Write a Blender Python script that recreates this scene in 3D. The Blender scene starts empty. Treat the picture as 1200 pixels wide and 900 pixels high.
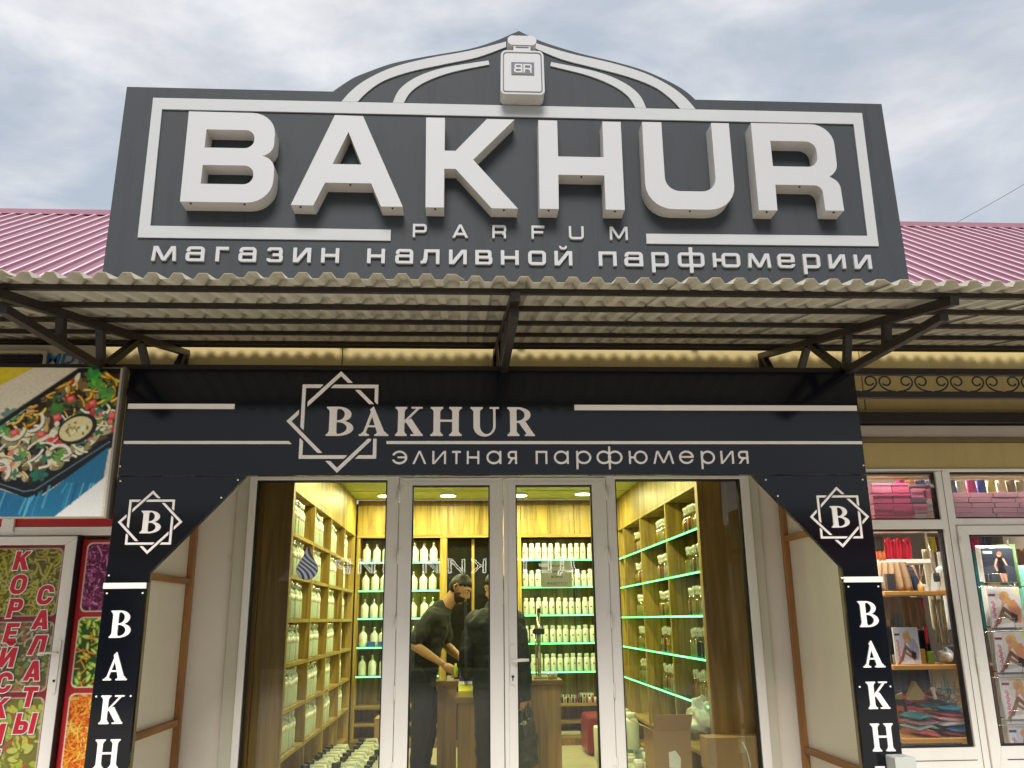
import bpy, math, random
import numpy as np
from mathutils import Vector, Matrix
from mathutils.geometry import tessellate_polygon

random.seed(7)
RND = np.random.RandomState(11)
C = bpy.context.scene.collection
SC = bpy.context.scene
R_ = math.radians

# ------------------------------------------------------------------ camera
EYE = 1.55
yaw, pitch, roll = R_(3.19), R_(15.41), R_(-0.62)
fw = Vector((math.sin(yaw)*math.cos(pitch), math.cos(yaw)*math.cos(pitch), math.sin(pitch)))
ri = Vector((math.cos(yaw), -math.sin(yaw), 0))
up = ri.cross(fw)
r2 = ri*math.cos(roll) + up*math.sin(roll)
u2 = up*math.cos(roll) - ri*math.sin(roll)
cam_d = bpy.data.cameras.new('camera')
cam = bpy.data.objects.new('camera', cam_d)
C.objects.link(cam)
cam.matrix_world = Matrix(((r2.x, u2.x, -fw.x, 0), (r2.y, u2.y, -fw.y, 0), (r2.z, u2.z, -fw.z, EYE), (0, 0, 0, 1)))
cam_d.sensor_width = 36
cam_d.lens = 30.0
cam_d.clip_start = 0.05
cam_d.clip_end = 2000
SC.camera = cam

# ------------------------------------------------------------------ sky, sun, exposure
SUN_EL, SUN_AZ = 41, 186          # azimuth: 180 = behind the camera
world = bpy.data.worlds.new('World')
SC.world = world
world.use_nodes = True
nt = world.node_tree
nt.nodes.clear()
N = nt.nodes.new
out = N('ShaderNodeOutputWorld'); bg = N('ShaderNodeBackground')
sky = N('ShaderNodeTexSky'); sky.sky_type = 'NISHITA'; sky.sun_disc = False
sky.sun_elevation = R_(SUN_EL); sky.sun_rotation = R_(SUN_AZ)
sky.dust_density = 2.0
tc = N('ShaderNodeTexCoord')
mp = N('ShaderNodeMapping'); mp.inputs['Scale'].default_value = (1.0, 1.0, 2.3); mp.inputs['Location'].default_value = (3.1, 0.4, 0.2)
n1 = N('ShaderNodeTexNoise'); n1.inputs['Scale'].default_value = 3.0; n1.inputs['Detail'].default_value = 9; n1.inputs['Roughness'].default_value = 0.55
n1.inputs['Distortion'].default_value = 0.35
r1 = N('ShaderNodeValToRGB')
r1.color_ramp.elements[0].position = 0.40; r1.color_ramp.elements[0].color = (0.0, 0.0, 0.0, 1)
r1.color_ramp.elements[1].position = 0.60; r1.color_ramp.elements[1].color = (1, 1, 1, 1)
n2 = N('ShaderNodeTexNoise'); n2.inputs['Scale'].default_value = 5.0; n2.inputs['Detail'].default_value = 10; n2.inputs['Roughness'].default_value = 0.62
r2n = N('ShaderNodeValToRGB')
r2n.color_ramp.elements[0].position = 0.3; r2n.color_ramp.elements[0].color = (3.6, 3.72, 4.1, 1)
r2n.color_ramp.elements[1].position = 0.68; r2n.color_ramp.elements[1].color = (5.5, 5.6, 5.75, 1)
mixc = N('ShaderNodeMix'); mixc.data_type = 'RGBA'
gapmix = N('ShaderNodeMix'); gapmix.data_type = 'RGBA'; gapmix.inputs['Factor'].default_value = 0.93
gapmix.inputs['B'].default_value = (3.1, 3.5, 4.05, 1)
bg.inputs['Strength'].default_value = 0.1
L = nt.links.new
L(tc.outputs['Generated'], mp.inputs['Vector']); L(mp.outputs['Vector'], n1.inputs['Vector']); L(mp.outputs['Vector'], n2.inputs['Vector'])
L(n1.outputs['Fac'], r1.inputs['Fac']); L(n2.outputs['Fac'], r2n.inputs['Fac'])
L(sky.outputs['Color'], gapmix.inputs['A'])
L(gapmix.outputs['Result'], mixc.inputs['A']); L(r2n.outputs['Color'], mixc.inputs['B']); L(r1.outputs['Color'], mixc.inputs['Factor'])
L(mixc.outputs['Result'], bg.inputs['Color']); L(bg.outputs['Background'], out.inputs['Surface'])

sd = bpy.data.lights.new('sun', 'SUN'); sd.energy = 2.2; sd.angle = R_(26); sd.color = (1.0, 0.97, 0.93)
so = bpy.data.objects.new('sun', sd); C.objects.link(so)
el, az = R_(SUN_EL), R_(SUN_AZ)
sdir = Vector((math.sin(az)*math.cos(el), math.cos(az)*math.cos(el), math.sin(el)))
so.rotation_euler = sdir.to_track_quat('Z', 'Y').to_euler()
so.location = (0, -5, 12)

SC.view_settings.view_transform = 'Standard'
SC.view_settings.look = 'None'
SC.view_settings.exposure = 0.72
SC.view_settings.gamma = 1.0
SC.view_settings.use_curve_mapping = False
SC.cycles.max_bounces = 8
SC.cycles.diffuse_bounces = 4
SC.cycles.glossy_bounces = 4
SC.cycles.transparent_max_bounces = 16
SC.cycles.transmission_bounces = 4
SC.cycles.caustics_reflective = False
SC.cycles.caustics_refractive = False
SC.cycles.sample_clamp_indirect = 4

# ------------------------------------------------------------------ materials
MATS = {}
def lin(c):
    return tuple(((v/255)/12.92 if v/255 <= 0.04045 else ((v/255+0.055)/1.055)**2.4) for v in c)

def mat(name, col, rough=0.5, metal=0.0, var=0.12, nscale=6.0, bump=0.0, bscale=60.0, spec=0.5, emit=None, estr=0.0,
        streak=0.0, streakcol=(0.1, 0.08, 0.06), coat=0.0, alpha=None, roughvar=0.0, stretch=(1, 1, 1), spots=0.0):
    if name in MATS: return MATS[name]
    m = bpy.data.materials.new(name); m.use_nodes = True
    t = m.node_tree; b = t.nodes['Principled BSDF']; nn = t.nodes.new; ln = t.links.new
    b.inputs['Roughness'].default_value = rough; b.inputs['Metallic'].default_value = metal
    b.inputs['Specular IOR Level'].default_value = spec
    if coat: b.inputs['Coat Weight'].default_value = coat; b.inputs['Coat Roughness'].default_value = 0.08
    tcn = nn('ShaderNodeTexCoord'); mpn = nn('ShaderNodeMapping'); mpn.inputs['Scale'].default_value = stretch
    ln(tcn.outputs['Object'], mpn.inputs['Vector'])
    no = nn('ShaderNodeTexNoise'); no.inputs['Scale'].default_value = nscale; no.inputs['Detail'].default_value = 6
    ln(mpn.outputs['Vector'], no.inputs['Vector'])
    mx = nn('ShaderNodeMix'); mx.data_type = 'RGBA'
    lo = tuple(c*(1-var) for c in col)+(1,); hi = tuple(min(1, c*(1+var)) for c in col)+(1,)
    mx.inputs['A'].default_value = lo; mx.inputs['B'].default_value = hi
    ln(no.outputs['Fac'], mx.inputs['Factor'])
    cur = mx.outputs['Result']
    if streak > 0:
        m2 = nn('ShaderNodeMapping'); m2.inputs['Scale'].default_value = (7.0, 7.0, 0.55)
        ln(tcn.outputs['Object'], m2.inputs['Vector'])
        n3 = nn('ShaderNodeTexNoise'); n3.inputs['Scale'].default_value = 2.2; n3.inputs['Detail'].default_value = 8; n3.inputs['Roughness'].default_value = 0.7
        ln(m2.outputs['Vector'], n3.inputs['Vector'])
        rp = nn('ShaderNodeValToRGB'); rp.color_ramp.elements[0].position = 0.52; rp.color_ramp.elements[1].position = 0.78
        rp.color_ramp.elements[0].color = (0, 0, 0, 1); rp.color_ramp.elements[1].color = (streak,)*3+(1,)
        ln(n3.outputs['Fac'], rp.inputs['Fac'])
        m3 = nn('ShaderNodeMix'); m3.data_type = 'RGBA'; m3.inputs['B'].default_value = tuple(streakcol)+(1,)
        ln(cur, m3.inputs['A']); ln(rp.outputs['Color'], m3.inputs['Factor']); cur = m3.outputs['Result']
    if spots > 0:
        n4 = nn('ShaderNodeTexNoise'); n4.inputs['Scale'].default_value = 3.1; n4.inputs['Detail'].default_value = 10; n4.inputs['Roughness'].default_value = 0.75
        ln(tcn.outputs['Object'], n4.inputs['Vector'])
        rp = nn('ShaderNodeValToRGB'); rp.color_ramp.elements[0].position = 0.6; rp.color_ramp.elements[1].position = 0.72
        rp.color_ramp.elements[0].color = (0, 0, 0, 1); rp.color_ramp.elements[1].color = (spots,)*3+(1,)
        ln(n4.outputs['Fac'], rp.inputs['Fac'])
        m3 = nn('ShaderNodeMix'); m3.data_type = 'RGBA'; m3.inputs['B'].default_value = tuple(streakcol)+(1,)
        ln(cur, m3.inputs['A']); ln(rp.outputs['Color'], m3.inputs['Factor']); cur = m3.outputs['Result']
    ln(cur, b.inputs['Base Color'])
    if roughvar > 0:
        mr = nn('ShaderNodeMapRange'); mr.inputs['To Min'].default_value = max(0.02, rough-roughvar); mr.inputs['To Max'].default_value = rough+roughvar
        ln(no.outputs['Fac'], mr.inputs['Value']); ln(mr.outputs['Result'], b.inputs['Roughness'])
    if bump > 0:
        nb = nn('ShaderNodeTexNoise'); nb.inputs['Scale'].default_value = bscale; nb.inputs['Detail'].default_value = 4
        ln(mpn.outputs['Vector'], nb.inputs['Vector'])
        bp = nn('ShaderNodeBump'); bp.inputs['Strength'].default_value = bump; bp.inputs['Distance'].default_value = 0.01
        ln(nb.outputs['Fac'], bp.inputs['Height']); ln(bp.outputs['Normal'], b.inputs['Normal'])
    if emit:
        b.inputs['Emission Color'].default_value = tuple(emit)+(1,); b.inputs['Emission Strength'].default_value = estr
    MATS[name] = m
    return m

def wood(name, c1, c2, rough=0.45, axis='Z', scale=1.0, planks=0.0):
    if name in MATS: return MATS[name]
    m = bpy.data.materials.new(name); m.use_nodes = True
    t = m.node_tree; b = t.nodes['Principled BSDF']; nn = t.nodes.new; ln = t.links.new
    b.inputs['Roughness'].default_value = rough
    tcn = nn('ShaderNodeTexCoord'); mpn = nn('ShaderNodeMapping')
    s = {'Z': (14, 14, 0.9), 'X': (0.9, 14, 14), 'Y': (14, 0.9, 14)}[axis]
    mpn.inputs['Scale'].default_value = tuple(v*scale for v in s)
    ln(tcn.outputs['Object'], mpn.inputs['Vector'])
    no = nn('ShaderNodeTexNoise'); no.inputs['Scale'].default_value = 1.3; no.inputs['Detail'].default_value = 8; no.inputs['Distortion'].default_value = 1.2
    ln(mpn.outputs['Vector'], no.inputs['Vector'])
    rp = nn('ShaderNodeValToRGB'); rp.color_ramp.elements[0].position = 0.33; rp.color_ramp.elements[1].position = 0.68
    rp.color_ramp.elements[0].color = tuple(c1)+(1,); rp.color_ramp.elements[1].color = tuple(c2)+(1,)
    ln(no.outputs['Fac'], rp.inputs['Fac'])
    cur = rp.outputs['Color']
    # broad boards of slightly different tone
    m2 = nn('ShaderNodeMapping'); ss = {'Z': (7, 7, 0.4), 'X': (0.4, 7, 7), 'Y': (7, 0.4, 7)}[axis]; m2.inputs['Scale'].default_value = ss
    ln(tcn.outputs['Object'], m2.inputs['Vector'])
    vo = nn('ShaderNodeTexNoise'); vo.inputs['Scale'].default_value = 1.0; vo.inputs['Detail'].default_value = 1
    ln(m2.outputs['Vector'], vo.inputs['Vector'])
    mr = nn('ShaderNodeMapRange'); mr.inputs['From Min'].default_value = 0.3; mr.inputs['From Max'].default_value = 0.7
    mr.inputs['To Min'].default_value = 0.68; mr.inputs['To Max'].default_value = 1.2
    ln(vo.outputs['Fac'], mr.inputs['Value'])
    mm = nn('ShaderNodeMix'); mm.data_type = 'RGBA'; mm.blend_type = 'MULTIPLY'; mm.inputs['Factor'].default_value = 1
    ln(cur, mm.inputs['A']); ln(mr.outputs['Result'], mm.inputs['B'])
    ln(mm.outputs['Result'], b.inputs['Base Color'])
    bp = nn('ShaderNodeBump'); bp.inputs['Strength'].default_value = 0.15; bp.inputs['Distance'].default_value = 0.004
    ln(no.outputs['Fac'], bp.inputs['Height']); ln(bp.outputs['Normal'], b.inputs['Normal'])
    MATS[name] = m
    return m

def glass(name, tint=(0.96, 0.98, 0.97), ior=1.5, wob=0.02, gain=1.0, rough=0.0):
    if name in MATS: return MATS[name]
    m = bpy.data.materials.new(name); m.use_nodes = True
    t = m.node_tree; t.nodes.clear(); nn = t.nodes.new; ln = t.links.new
    o = nn('ShaderNodeOutputMaterial'); mx = nn('ShaderNodeMixShader'); tr = nn('ShaderNodeBsdfTransparent'); gl = nn('ShaderNodeBsdfGlossy')
    tr.inputs['Color'].default_value = tuple(tint)+(1,); gl.inputs['Roughness'].default_value = rough
    fr = nn('ShaderNodeFresnel'); fr.inputs['IOR'].default_value = ior
    ml = nn('ShaderNodeMath'); ml.operation = 'MULTIPLY'; ml.inputs[1].default_value = gain; ml.use_clamp = True
    tcn = nn('ShaderNodeTexCoord'); no = nn('ShaderNodeTexNoise'); no.inputs['Scale'].default_value = 1.4
    bp = nn('ShaderNodeBump'); bp.inputs['Strength'].default_value = wob; bp.inputs['Distance'].default_value = 0.05
    ln(tcn.outputs['Object'], no.inputs['Vector']); ln(no.outputs['Fac'], bp.inputs['Height']); ln(bp.outputs['Normal'], gl.inputs['Normal'])
    ln(fr.outputs['Fac'], ml.inputs[0]); ln(ml.outputs[0], mx.inputs['Fac']); ln(tr.outputs[0], mx.inputs[1]); ln(gl.outputs[0], mx.inputs[2]); ln(mx.outputs[0], o.inputs['Surface'])
    MATS[name] = m
    return m

def emis(name, col, s):
    if name in MATS: return MATS[name]
    m = bpy.data.materials.new(name); m.use_nodes = True
    t = m.node_tree; t.nodes.clear()
    o = t.nodes.new('ShaderNodeOutputMaterial'); e = t.nodes.new('ShaderNodeEmission')
    e.inputs['Color'].default_value = tuple(col)+(1,); e.inputs['Strength'].default_value = s
    t.links.new(e.outputs[0], o.inputs['Surface'])
    MATS[name] = m
    return m

def printmat(name, rough=0.45, spec=0.4):
    if name in MATS: return MATS[name]
    m = bpy.data.materials.new(name); m.use_nodes = True
    t = m.node_tree; b = t.nodes['Principled BSDF']; a = t.nodes.new('ShaderNodeVertexColor'); a.layer_name = 'print'
    t.links.new(a.outputs['Color'], b.inputs['Base Color']); b.inputs['Roughness'].default_value = rough; b.inputs['Specular IOR Level'].default_value = spec
    MATS[name] = m
    return m

M_sign = mat('sign_composite_grey', (0.042, 0.047, 0.052), 0.6, var=0.07, nscale=1.2, spec=0.2, streak=0.45, streakcol=(0.018, 0.018, 0.018), bump=0.03, bscale=3, roughvar=0.05)
M_letter = mat('letter_acrylic_white', (0.405, 0.405, 0.41), 0.55, var=0.025, nscale=2.5, streak=0.07, streakcol=(0.35, 0.3, 0.25))
M_letterside = mat('letter_return_cream', (0.56, 0.53, 0.50), 0.5, var=0.06, nscale=5, streak=0.25, streakcol=(0.28, 0.22, 0.17))
M_vinyl = mat('vinyl_white', (0.395, 0.40, 0.40), 0.6, var=0.04, streak=0.1, streakcol=(0.3, 0.27, 0.22))
M_black = mat('portal_black_composite', (0.004, 0.005, 0.008), 0.10, var=0.1, nscale=2, spec=0.38, roughvar=0.02)
M_silver = mat('brushed_silver_letter', (0.92, 0.85, 0.80), 0.5, metal=0.0, var=0.06, nscale=14, stretch=(1, 1, 0.2))
M_pvc = mat('white_pvc', (0.90, 0.86, 0.80), 0.35, var=0.04, nscale=2, streak=0.10, streakcol=(0.35, 0.29, 0.22), spots=0.12)
M_gasket = mat('black_gasket', (0.01, 0.01, 0.01), 0.6)
M_yellow = mat('yellow_plaster', (0.53, 0.41, 0.17), 0.75, var=0.10, nscale=2.5, bump=0.2, bscale=90, streak=0.22, streakcol=(0.12, 0.09, 0.05))
M_plaster = mat('cream_plaster', (0.82, 0.76, 0.66), 0.85, var=0.06, nscale=3, bump=0.2, bscale=120, spots=0.5, streakcol=(0.34, 0.30, 0.25))
M_screen = mat('side_sheet', (0.82, 0.75, 0.60), 0.45, var=0.08, nscale=2.2, bump=0.06, bscale=5, spots=0.15, streakcol=(0.45, 0.34, 0.26))
M_batten = wood('batten_wood', (0.26, 0.11, 0.035), (0.40, 0.19, 0.06), 0.6)
M_battenX = wood('batten_wood_cross', (0.26, 0.11, 0.035), (0.40, 0.19, 0.06), 0.6, axis='Y')
M_steel = mat('dark_painted_steel', (0.016, 0.011, 0.009), 0.45, var=0.35, nscale=9, spots=0.5, streakcol=(0.05, 0.02, 0.012), bump=0.2, bscale=60)
M_sheet = mat('beige_sheet_steel', (0.54, 0.50, 0.40), 0.6, var=0.12, nscale=1.5, streak=0.4, streakcol=(0.26, 0.21, 0.13))
M_sheet_top = M_sheet
M_pink = mat('pink_roof_steel', (0.31, 0.14, 0.185), 0.6, var=0.10, nscale=0.8, streak=0.12, streakcol=(0.6, 0.35, 0.38))
M_pinkrib = mat('roof_rib_highlight', (0.68, 0.54, 0.58), 0.5, var=0.06, nscale=2)  # pale colour paints in the highlight along each rib top
M_oak = wood('oak_panel', (0.27, 0.165, 0.035), (0.56, 0.40, 0.085))
M_endp = wood('oak_end_panel', (0.26, 0.14, 0.045), (0.42, 0.25, 0.085))
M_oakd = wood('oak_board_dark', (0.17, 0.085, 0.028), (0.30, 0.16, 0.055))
M_oakx = wood('oak_shelf', (0.26, 0.16, 0.035), (0.46, 0.32, 0.08), axis='X')
M_glass = glass('window_glass', (0.93, 0.95, 0.90), 1.5, 0.015, gain=.8)
M_glassR = glass('window_glass_right', (0.96, 0.96, 0.96), 1.5, 0.02, gain=.7)
M_shelfglass = glass('shelf_glass', (0.80, 0.95, 0.86), 1.45, 0.0)
M_led = emis('led_green_edge', (0.16, 1.0, 0.28), 2.8)
M_lamp = emis('lamp_disc', (1.0, 0.98, 0.80), 9.0)
M_red = mat('red_panel', (0.50, 0.012, 0.018), 0.4, var=0.06)
M_print = printmat('print')
M_printbox = printmat('print_gloss', 0.3)

# ------------------------------------------------------------------ object helpers
WLOC = {}
def tag(o, label=None, cat=None, group=None, kind=None):
    if label: o['label'] = label
    if cat: o['category'] = cat
    if group: o['group'] = group
    if kind: o['kind'] = kind
    return o

def thing(name, loc, label, cat, group=None, parent=None):
    o = bpy.data.objects.new(name, None); C.objects.link(o)
    o.empty_display_size = 0.1
    WLOC[o.name] = Vector(loc)
    if parent:
        o.parent = parent; o.location = Vector(loc)-WLOC[parent.name]
    else:
        o.location = loc
        tag(o, label, cat, group)
    return o

def rloop(pts, seg=8):
    """closed loop with rounded corners; pts = (x, z[, r])"""
    n = len(pts); out = []
    for i, p in enumerate(pts):
        r = p[2] if len(p) > 2 else 0
        P = np.array(p[:2], float)
        if r <= 0: out.append(tuple(P)); continue
        A = np.array(pts[i-1][:2], float)-P; B = np.array(pts[(i+1) % n][:2], float)-P
        la, lb = np.linalg.norm(A), np.linalg.norm(B); A /= la; B /= lb
        ang = math.acos(max(-1, min(1, float(A@B))))
        d = min(r/math.tan(ang/2), la*0.98, lb*0.98); rr = d*math.tan(ang/2)
        c = P+(A+B)/np.linalg.norm(A+B)*(rr/math.sin(ang/2))
        s = P+A*d-c; e = P+B*d-c
        a0 = math.atan2(s[1], s[0]); a1 = math.atan2(e[1], e[0])
        da = (a1-a0+math.pi) % (2*math.pi)-math.pi
        for k in range(seg+1):
            a = a0+da*k/seg; out.append((c[0]+rr*math.cos(a), c[1]+rr*math.sin(a)))
    return out

class MB:
    def __init__(s): s.v = []; s.f = []; s.m = []; s.sm = []
    def add(s, vs, fs, mi=0, smooth=False):
        b = len(s.v); s.v += [tuple(v) for v in vs]
        for f in fs: s.f.append(tuple(i+b for i in f)); s.m.append(mi); s.sm.append(smooth)
        return s
    def box(s, x0, x1, y0, y1, z0, z1, mi=0):
        x0, x1 = sorted((x0, x1)); y0, y1 = sorted((y0, y1)); z0, z1 = sorted((z0, z1))
        vs = [(x0, y0, z0), (x1, y0, z0), (x1, y1, z0), (x0, y1, z0), (x0, y0, z1), (x1, y0, z1), (x1, y1, z1), (x0, y1, z1)]
        return s.add(vs, [(0, 3, 2, 1), (4, 5, 6, 7), (0, 1, 5, 4), (1, 2, 6, 5), (2, 3, 7, 6), (3, 0, 4, 7)], mi)
    def bar(s, a, b, w, h, mi=0, upv=(0, 0, 1)):
        a = Vector(a); b = Vector(b); d = (b-a).normalized(); u = Vector(upv)
        if abs(d.dot(u)) > 0.99: u = Vector((0, 1, 0))
        sd_ = d.cross(u).normalized(); u = sd_.cross(d).normalized()
        vs = []
        for P in (a, b):
            for i, j in ((-1, -1), (1, -1), (1, 1), (-1, 1)): vs.append(P+sd_*(i*w/2)+u*(j*h/2))
        return s.add(vs, [(0, 1, 2, 3), (7, 6, 5, 4), (0, 4, 5, 1), (1, 5, 6, 2), (2, 6, 7, 3), (3, 7, 4, 0)], mi)
    def tube(s, pts, r, n=8, mi=0, cap=True, closed=False):
        pts = [Vector(p) for p in pts]; rs = r if isinstance(r, (list, tuple)) else [r]*len(pts)
        vs = []; prev = None; m = len(pts)
        for i, p in enumerate(pts):
            if closed: d = (pts[(i+1) % m]-pts[i-1]).normalized()
            else: d = (pts[min(i+1, m-1)]-pts[max(i-1, 0)]).normalized()
            if prev is None:
                u = Vector((0, 0, 1)) if abs(d.z) < 0.9 else Vector((0, 1, 0))
                u = (u-d*u.dot(d)).normalized()
            else: u = (prev-d*prev.dot(d)).normalized()
            prev = u; w = d.cross(u)
            for k in range(n):
                a = 2*math.pi*k/n; vs.append(p+(u*math.cos(a)+w*math.sin(a))*rs[i])
        fs = []
        for i in range(m if closed else m-1):
            for k in range(n):
                i2 = (i+1) % m
                fs.append((i*n+k, i*n+(k+1) % n, i2*n+(k+1) % n, i2*n+k))
        s.add(vs, fs, mi, True)
        if cap and not closed:
            b = len(s.v)-len(vs)
            s.f.append(tuple(b+k for k in reversed(range(n)))); s.m.append(mi); s.sm.append(False)
            s.f.append(tuple(b+(m-1)*n+k for k in range(n))); s.m.append(mi); s.sm.append(False)
        return s
    def lathe(s, prof, n=12, c=(0, 0, 0), mi=0, smooth=True, sx=1, sy=1):
        vs = []; fs = []
        for r, z in prof:
            for k in range(n):
                a = 2*math.pi*k/n; vs.append((c[0]+r*sx*math.cos(a), c[1]+r*sy*math.sin(a), c[2]+z))
        m = len(prof)
        for i in range(m-1):
            for k in range(n): fs.append((i*n+k, i*n+(k+1) % n, (i+1)*n+(k+1) % n, (i+1)*n+k))
        s.add(vs, fs, mi, smooth)
        b = len(s.v)-len(vs)
        if prof[0][0] > 1e-4: s.f.append(tuple(b+k for k in reversed(range(n)))); s.m.append(mi); s.sm.append(False)
        if prof[-1][0] > 1e-4: s.f.append(tuple(b+(m-1)*n+k for k in range(n))); s.m.append(mi); s.sm.append(False)
        return s
    def prism(s, loops, y0, y1, mi=0, mside=None, smooth_side=False, back=True):
        """separate islands (each outline with its own holes) are filled one by one"""
        V = [[Vector((p[0], p[1], 0)) for p in lp] for lp in loops]
        par = [[j for j in range(len(V)) if j != i and inside(V[i][0], V[j])] for i in range(len(V))]
        for i in range(len(V)):
            if len(par[i]) % 2 == 0:
                holes = [loops[j] for j in range(len(V)) if len(par[j]) == len(par[i])+1 and i in par[j]]
                s.prism1([loops[i]]+holes, y0, y1, mi, mside, smooth_side, back)
        return s
    def prism1(s, loops, y0, y1, mi=0, mside=None, smooth_side=False, back=True):
        """loops in the XZ plane extruded from front y0 to back y1 (holes allowed)"""
        mside = mi if mside is None else mside
        polys = [[Vector((p[0], p[1], 0)) for p in lp] for lp in loops]
        flat = [p for lp in polys for p in lp]
        tris = tessellate_polygon(polys)
        n = len(flat)
        vs = [(p.x, y0, p.y) for p in flat]+[(p.x, y1, p.y) for p in flat]
        fs = []
        for a, b, c in tris:
            ar = (flat[b]-flat[a]).cross(flat[c]-flat[a]).z
            if abs(ar) < 1e-12: continue
            # front looks toward -Y : (x,z) ccw seen from -Y
            t = (a, b, c) if ar > 0 else (a, c, b)
            fs.append(t)
        s.add(vs, fs, mi)
        b0 = len(s.v)-len(vs)
        if back:
            for t in fs: s.f.append(tuple(b0+n+i for i in reversed(t))); s.m.append(mi); s.sm.append(False)
        k = 0
        for li, lp in enumerate(polys):
            m = len(lp); area = sum(lp[i].x*lp[(i+1) % m].y-lp[(i+1) % m].x*lp[i].y for i in range(m))
            # outer loops ccw, holes cw for outward normals: determine by nesting parity
            par = 0
            for lj, lq in enumerate(polys):
                if lj != li and inside(lp[0], lq): par += 1
            ccw = (area > 0) == (par % 2 == 0)
            for i in range(m):
                a = k+i; bq = k+(i+1) % m
                q = (a, a+n, bq+n, bq) if ccw else (a, bq, bq+n, a+n)
                s.f.append(tuple(b0+j for j in q)); s.m.append(mside); s.sm.append(smooth_side)
            k += m
        return s
    def build(s, name, mats, parent=None, label=None, cat=None, group=None, kind=None, bevel=0, loc=None, origin=None, bseg=2):
        if not isinstance(mats, (list, tuple)): mats = [mats]
        va = np.array(s.v, float)
        if loc is not None:   # vertices are already local
            off = np.zeros(3); oloc = Vector(loc)
        elif parent is not None:
            off = np.array(WLOC[parent.name]); oloc = Vector((0, 0, 0))
        else:
            mn = va.min(0); mx_ = va.max(0)
            off = np.array(origin) if origin is not None else np.array(((mn[0]+mx_[0])/2, (mn[1]+mx_[1])/2, mn[2]))
            oloc = Vector(off)
        va = va-off
        me = bpy.data.meshes.new(name)
        me.from_pydata([tuple(v) for v in va], [], s.f)
        for m in mats: me.materials.append(m)
        me.polygons.foreach_set('material_index', s.m)
        me.polygons.foreach_set('use_smooth', s.sm)
        me.update()
        o = bpy.data.objects.new(name, me); C.objects.link(o)
        if parent is not None:
            o.parent = parent
            if loc is not None: o.location = loc
            WLOC[o.name] = WLOC[parent.name]+o.location
        else:
            o.location = oloc; WLOC[o.name] = oloc.copy()
        tag(o, label, cat, group, kind)
        if bevel:
            b = o.modifiers.new('bevel', 'BEVEL'); b.width = bevel; b.segments = bseg; b.limit_method = 'ANGLE'; b.angle_limit = R_(40)
        return o

def inside(p, lp):
    c = False; n = len(lp); x, y = p.x, p.y
    for i in range(n):
        a, b = lp[i], lp[i-1]
        if (a.y > y) != (b.y > y) and x < (b.x-a.x)*(y-a.y)/(b.y-a.y)+a.x: c = not c
    return c

def copytree(o, loc, rotz=None, label=None, group=None, parent=None, rot=None):
    c = o.copy(); C.objects.link(c)
    c.location = loc; WLOC[c.name] = Vector(loc)
    if rotz is not None: c.rotation_euler = (0, 0, rotz)
    if rot is not None: c.rotation_euler = rot
    if label: c['label'] = label
    if group: c['group'] = group
    if parent is not None: c.parent = parent
    for ch in list(o.children):
        d = ch.copy(); C.objects.link(d); d.parent = c
        for g in list(ch.children):
            e = g.copy(); C.objects.link(e); e.parent = d
    return c

# ------------------------------------------------------------------ glyphs: distance fields traced to outlines
def march(F, xs, zs):
    """contours of F=0 (inside F<0) as closed loops"""
    ny, nx = F.shape
    ins = F < 0
    segs = {}
    def ex(j, i, horiz):
        if horiz: a, b = F[j, i], F[j, i+1]; t = a/(a-b); return (xs[i]+(xs[i+1]-xs[i])*t, zs[j])
        a, b = F[j, i], F[j+1, i]; t = a/(a-b); return (xs[i], zs[j]+(zs[j+1]-zs[j])*t)
    code = ins[:-1, :-1]*1+ins[:-1, 1:]*2+ins[1:, 1:]*4+ins[1:, :-1]*8
    T = {1: [('L', 'B')], 2: [('B', 'R')], 3: [('L', 'R')], 4: [('R', 'T')], 5: [('L', 'B'), ('R', 'T')], 6: [('B', 'T')], 7: [('L', 'T')],
         8: [('T', 'L')], 9: [('T', 'B')], 10: [('T', 'L'), ('B', 'R')], 11: [('T', 'R')], 12: [('R', 'L')], 13: [('R', 'B')], 14: [('B', 'L')]}
    jj, ii = np.nonzero((code > 0) & (code < 15))
    for j, i in zip(jj.tolist(), ii.tolist()):
        K = {'B': (j, i, True), 'T': (j+1, i, True), 'L': (j, i, False), 'R': (j, i+1, False)}
        for a, b in T[int(code[j, i])]: segs[K[a]] = K[b]
    loops = []
    while segs:
        st = next(iter(segs)); cur = st; lp = []
        while cur in segs:
            nx_ = segs.pop(cur); lp.append(ex(*cur)); cur = nx_
        if len(lp) > 3: loops.append(lp)
    return loops

def simplify(lp, tol):
    P = np.array(lp)
    n = len(P)
    i0 = int(np.argmax(((P-P.mean(0))**2).sum(1))); P = np.roll(P, -i0, 0)
    i1 = int(np.argmax(((P-P[0])**2).sum(1)))
    def dp(a, b):
        if b-a < 2: return []
        A = P[a]; B = P[b % n]; d = B-A; L_ = np.hypot(*d)+1e-12
        q = P[a+1:b]; dist = np.abs((q[:, 0]-A[0])*d[1]-(q[:, 1]-A[1])*d[0])/L_
        k = int(np.argmax(dist))
        if dist[k] < tol: return []
        k += a+1
        return dp(a, k)+[k]+dp(k, b)
    idx = [0]+dp(0, i1)+[i1]+dp(i1, n)
    return [tuple(P[i % n]) for i in idx]

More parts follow.
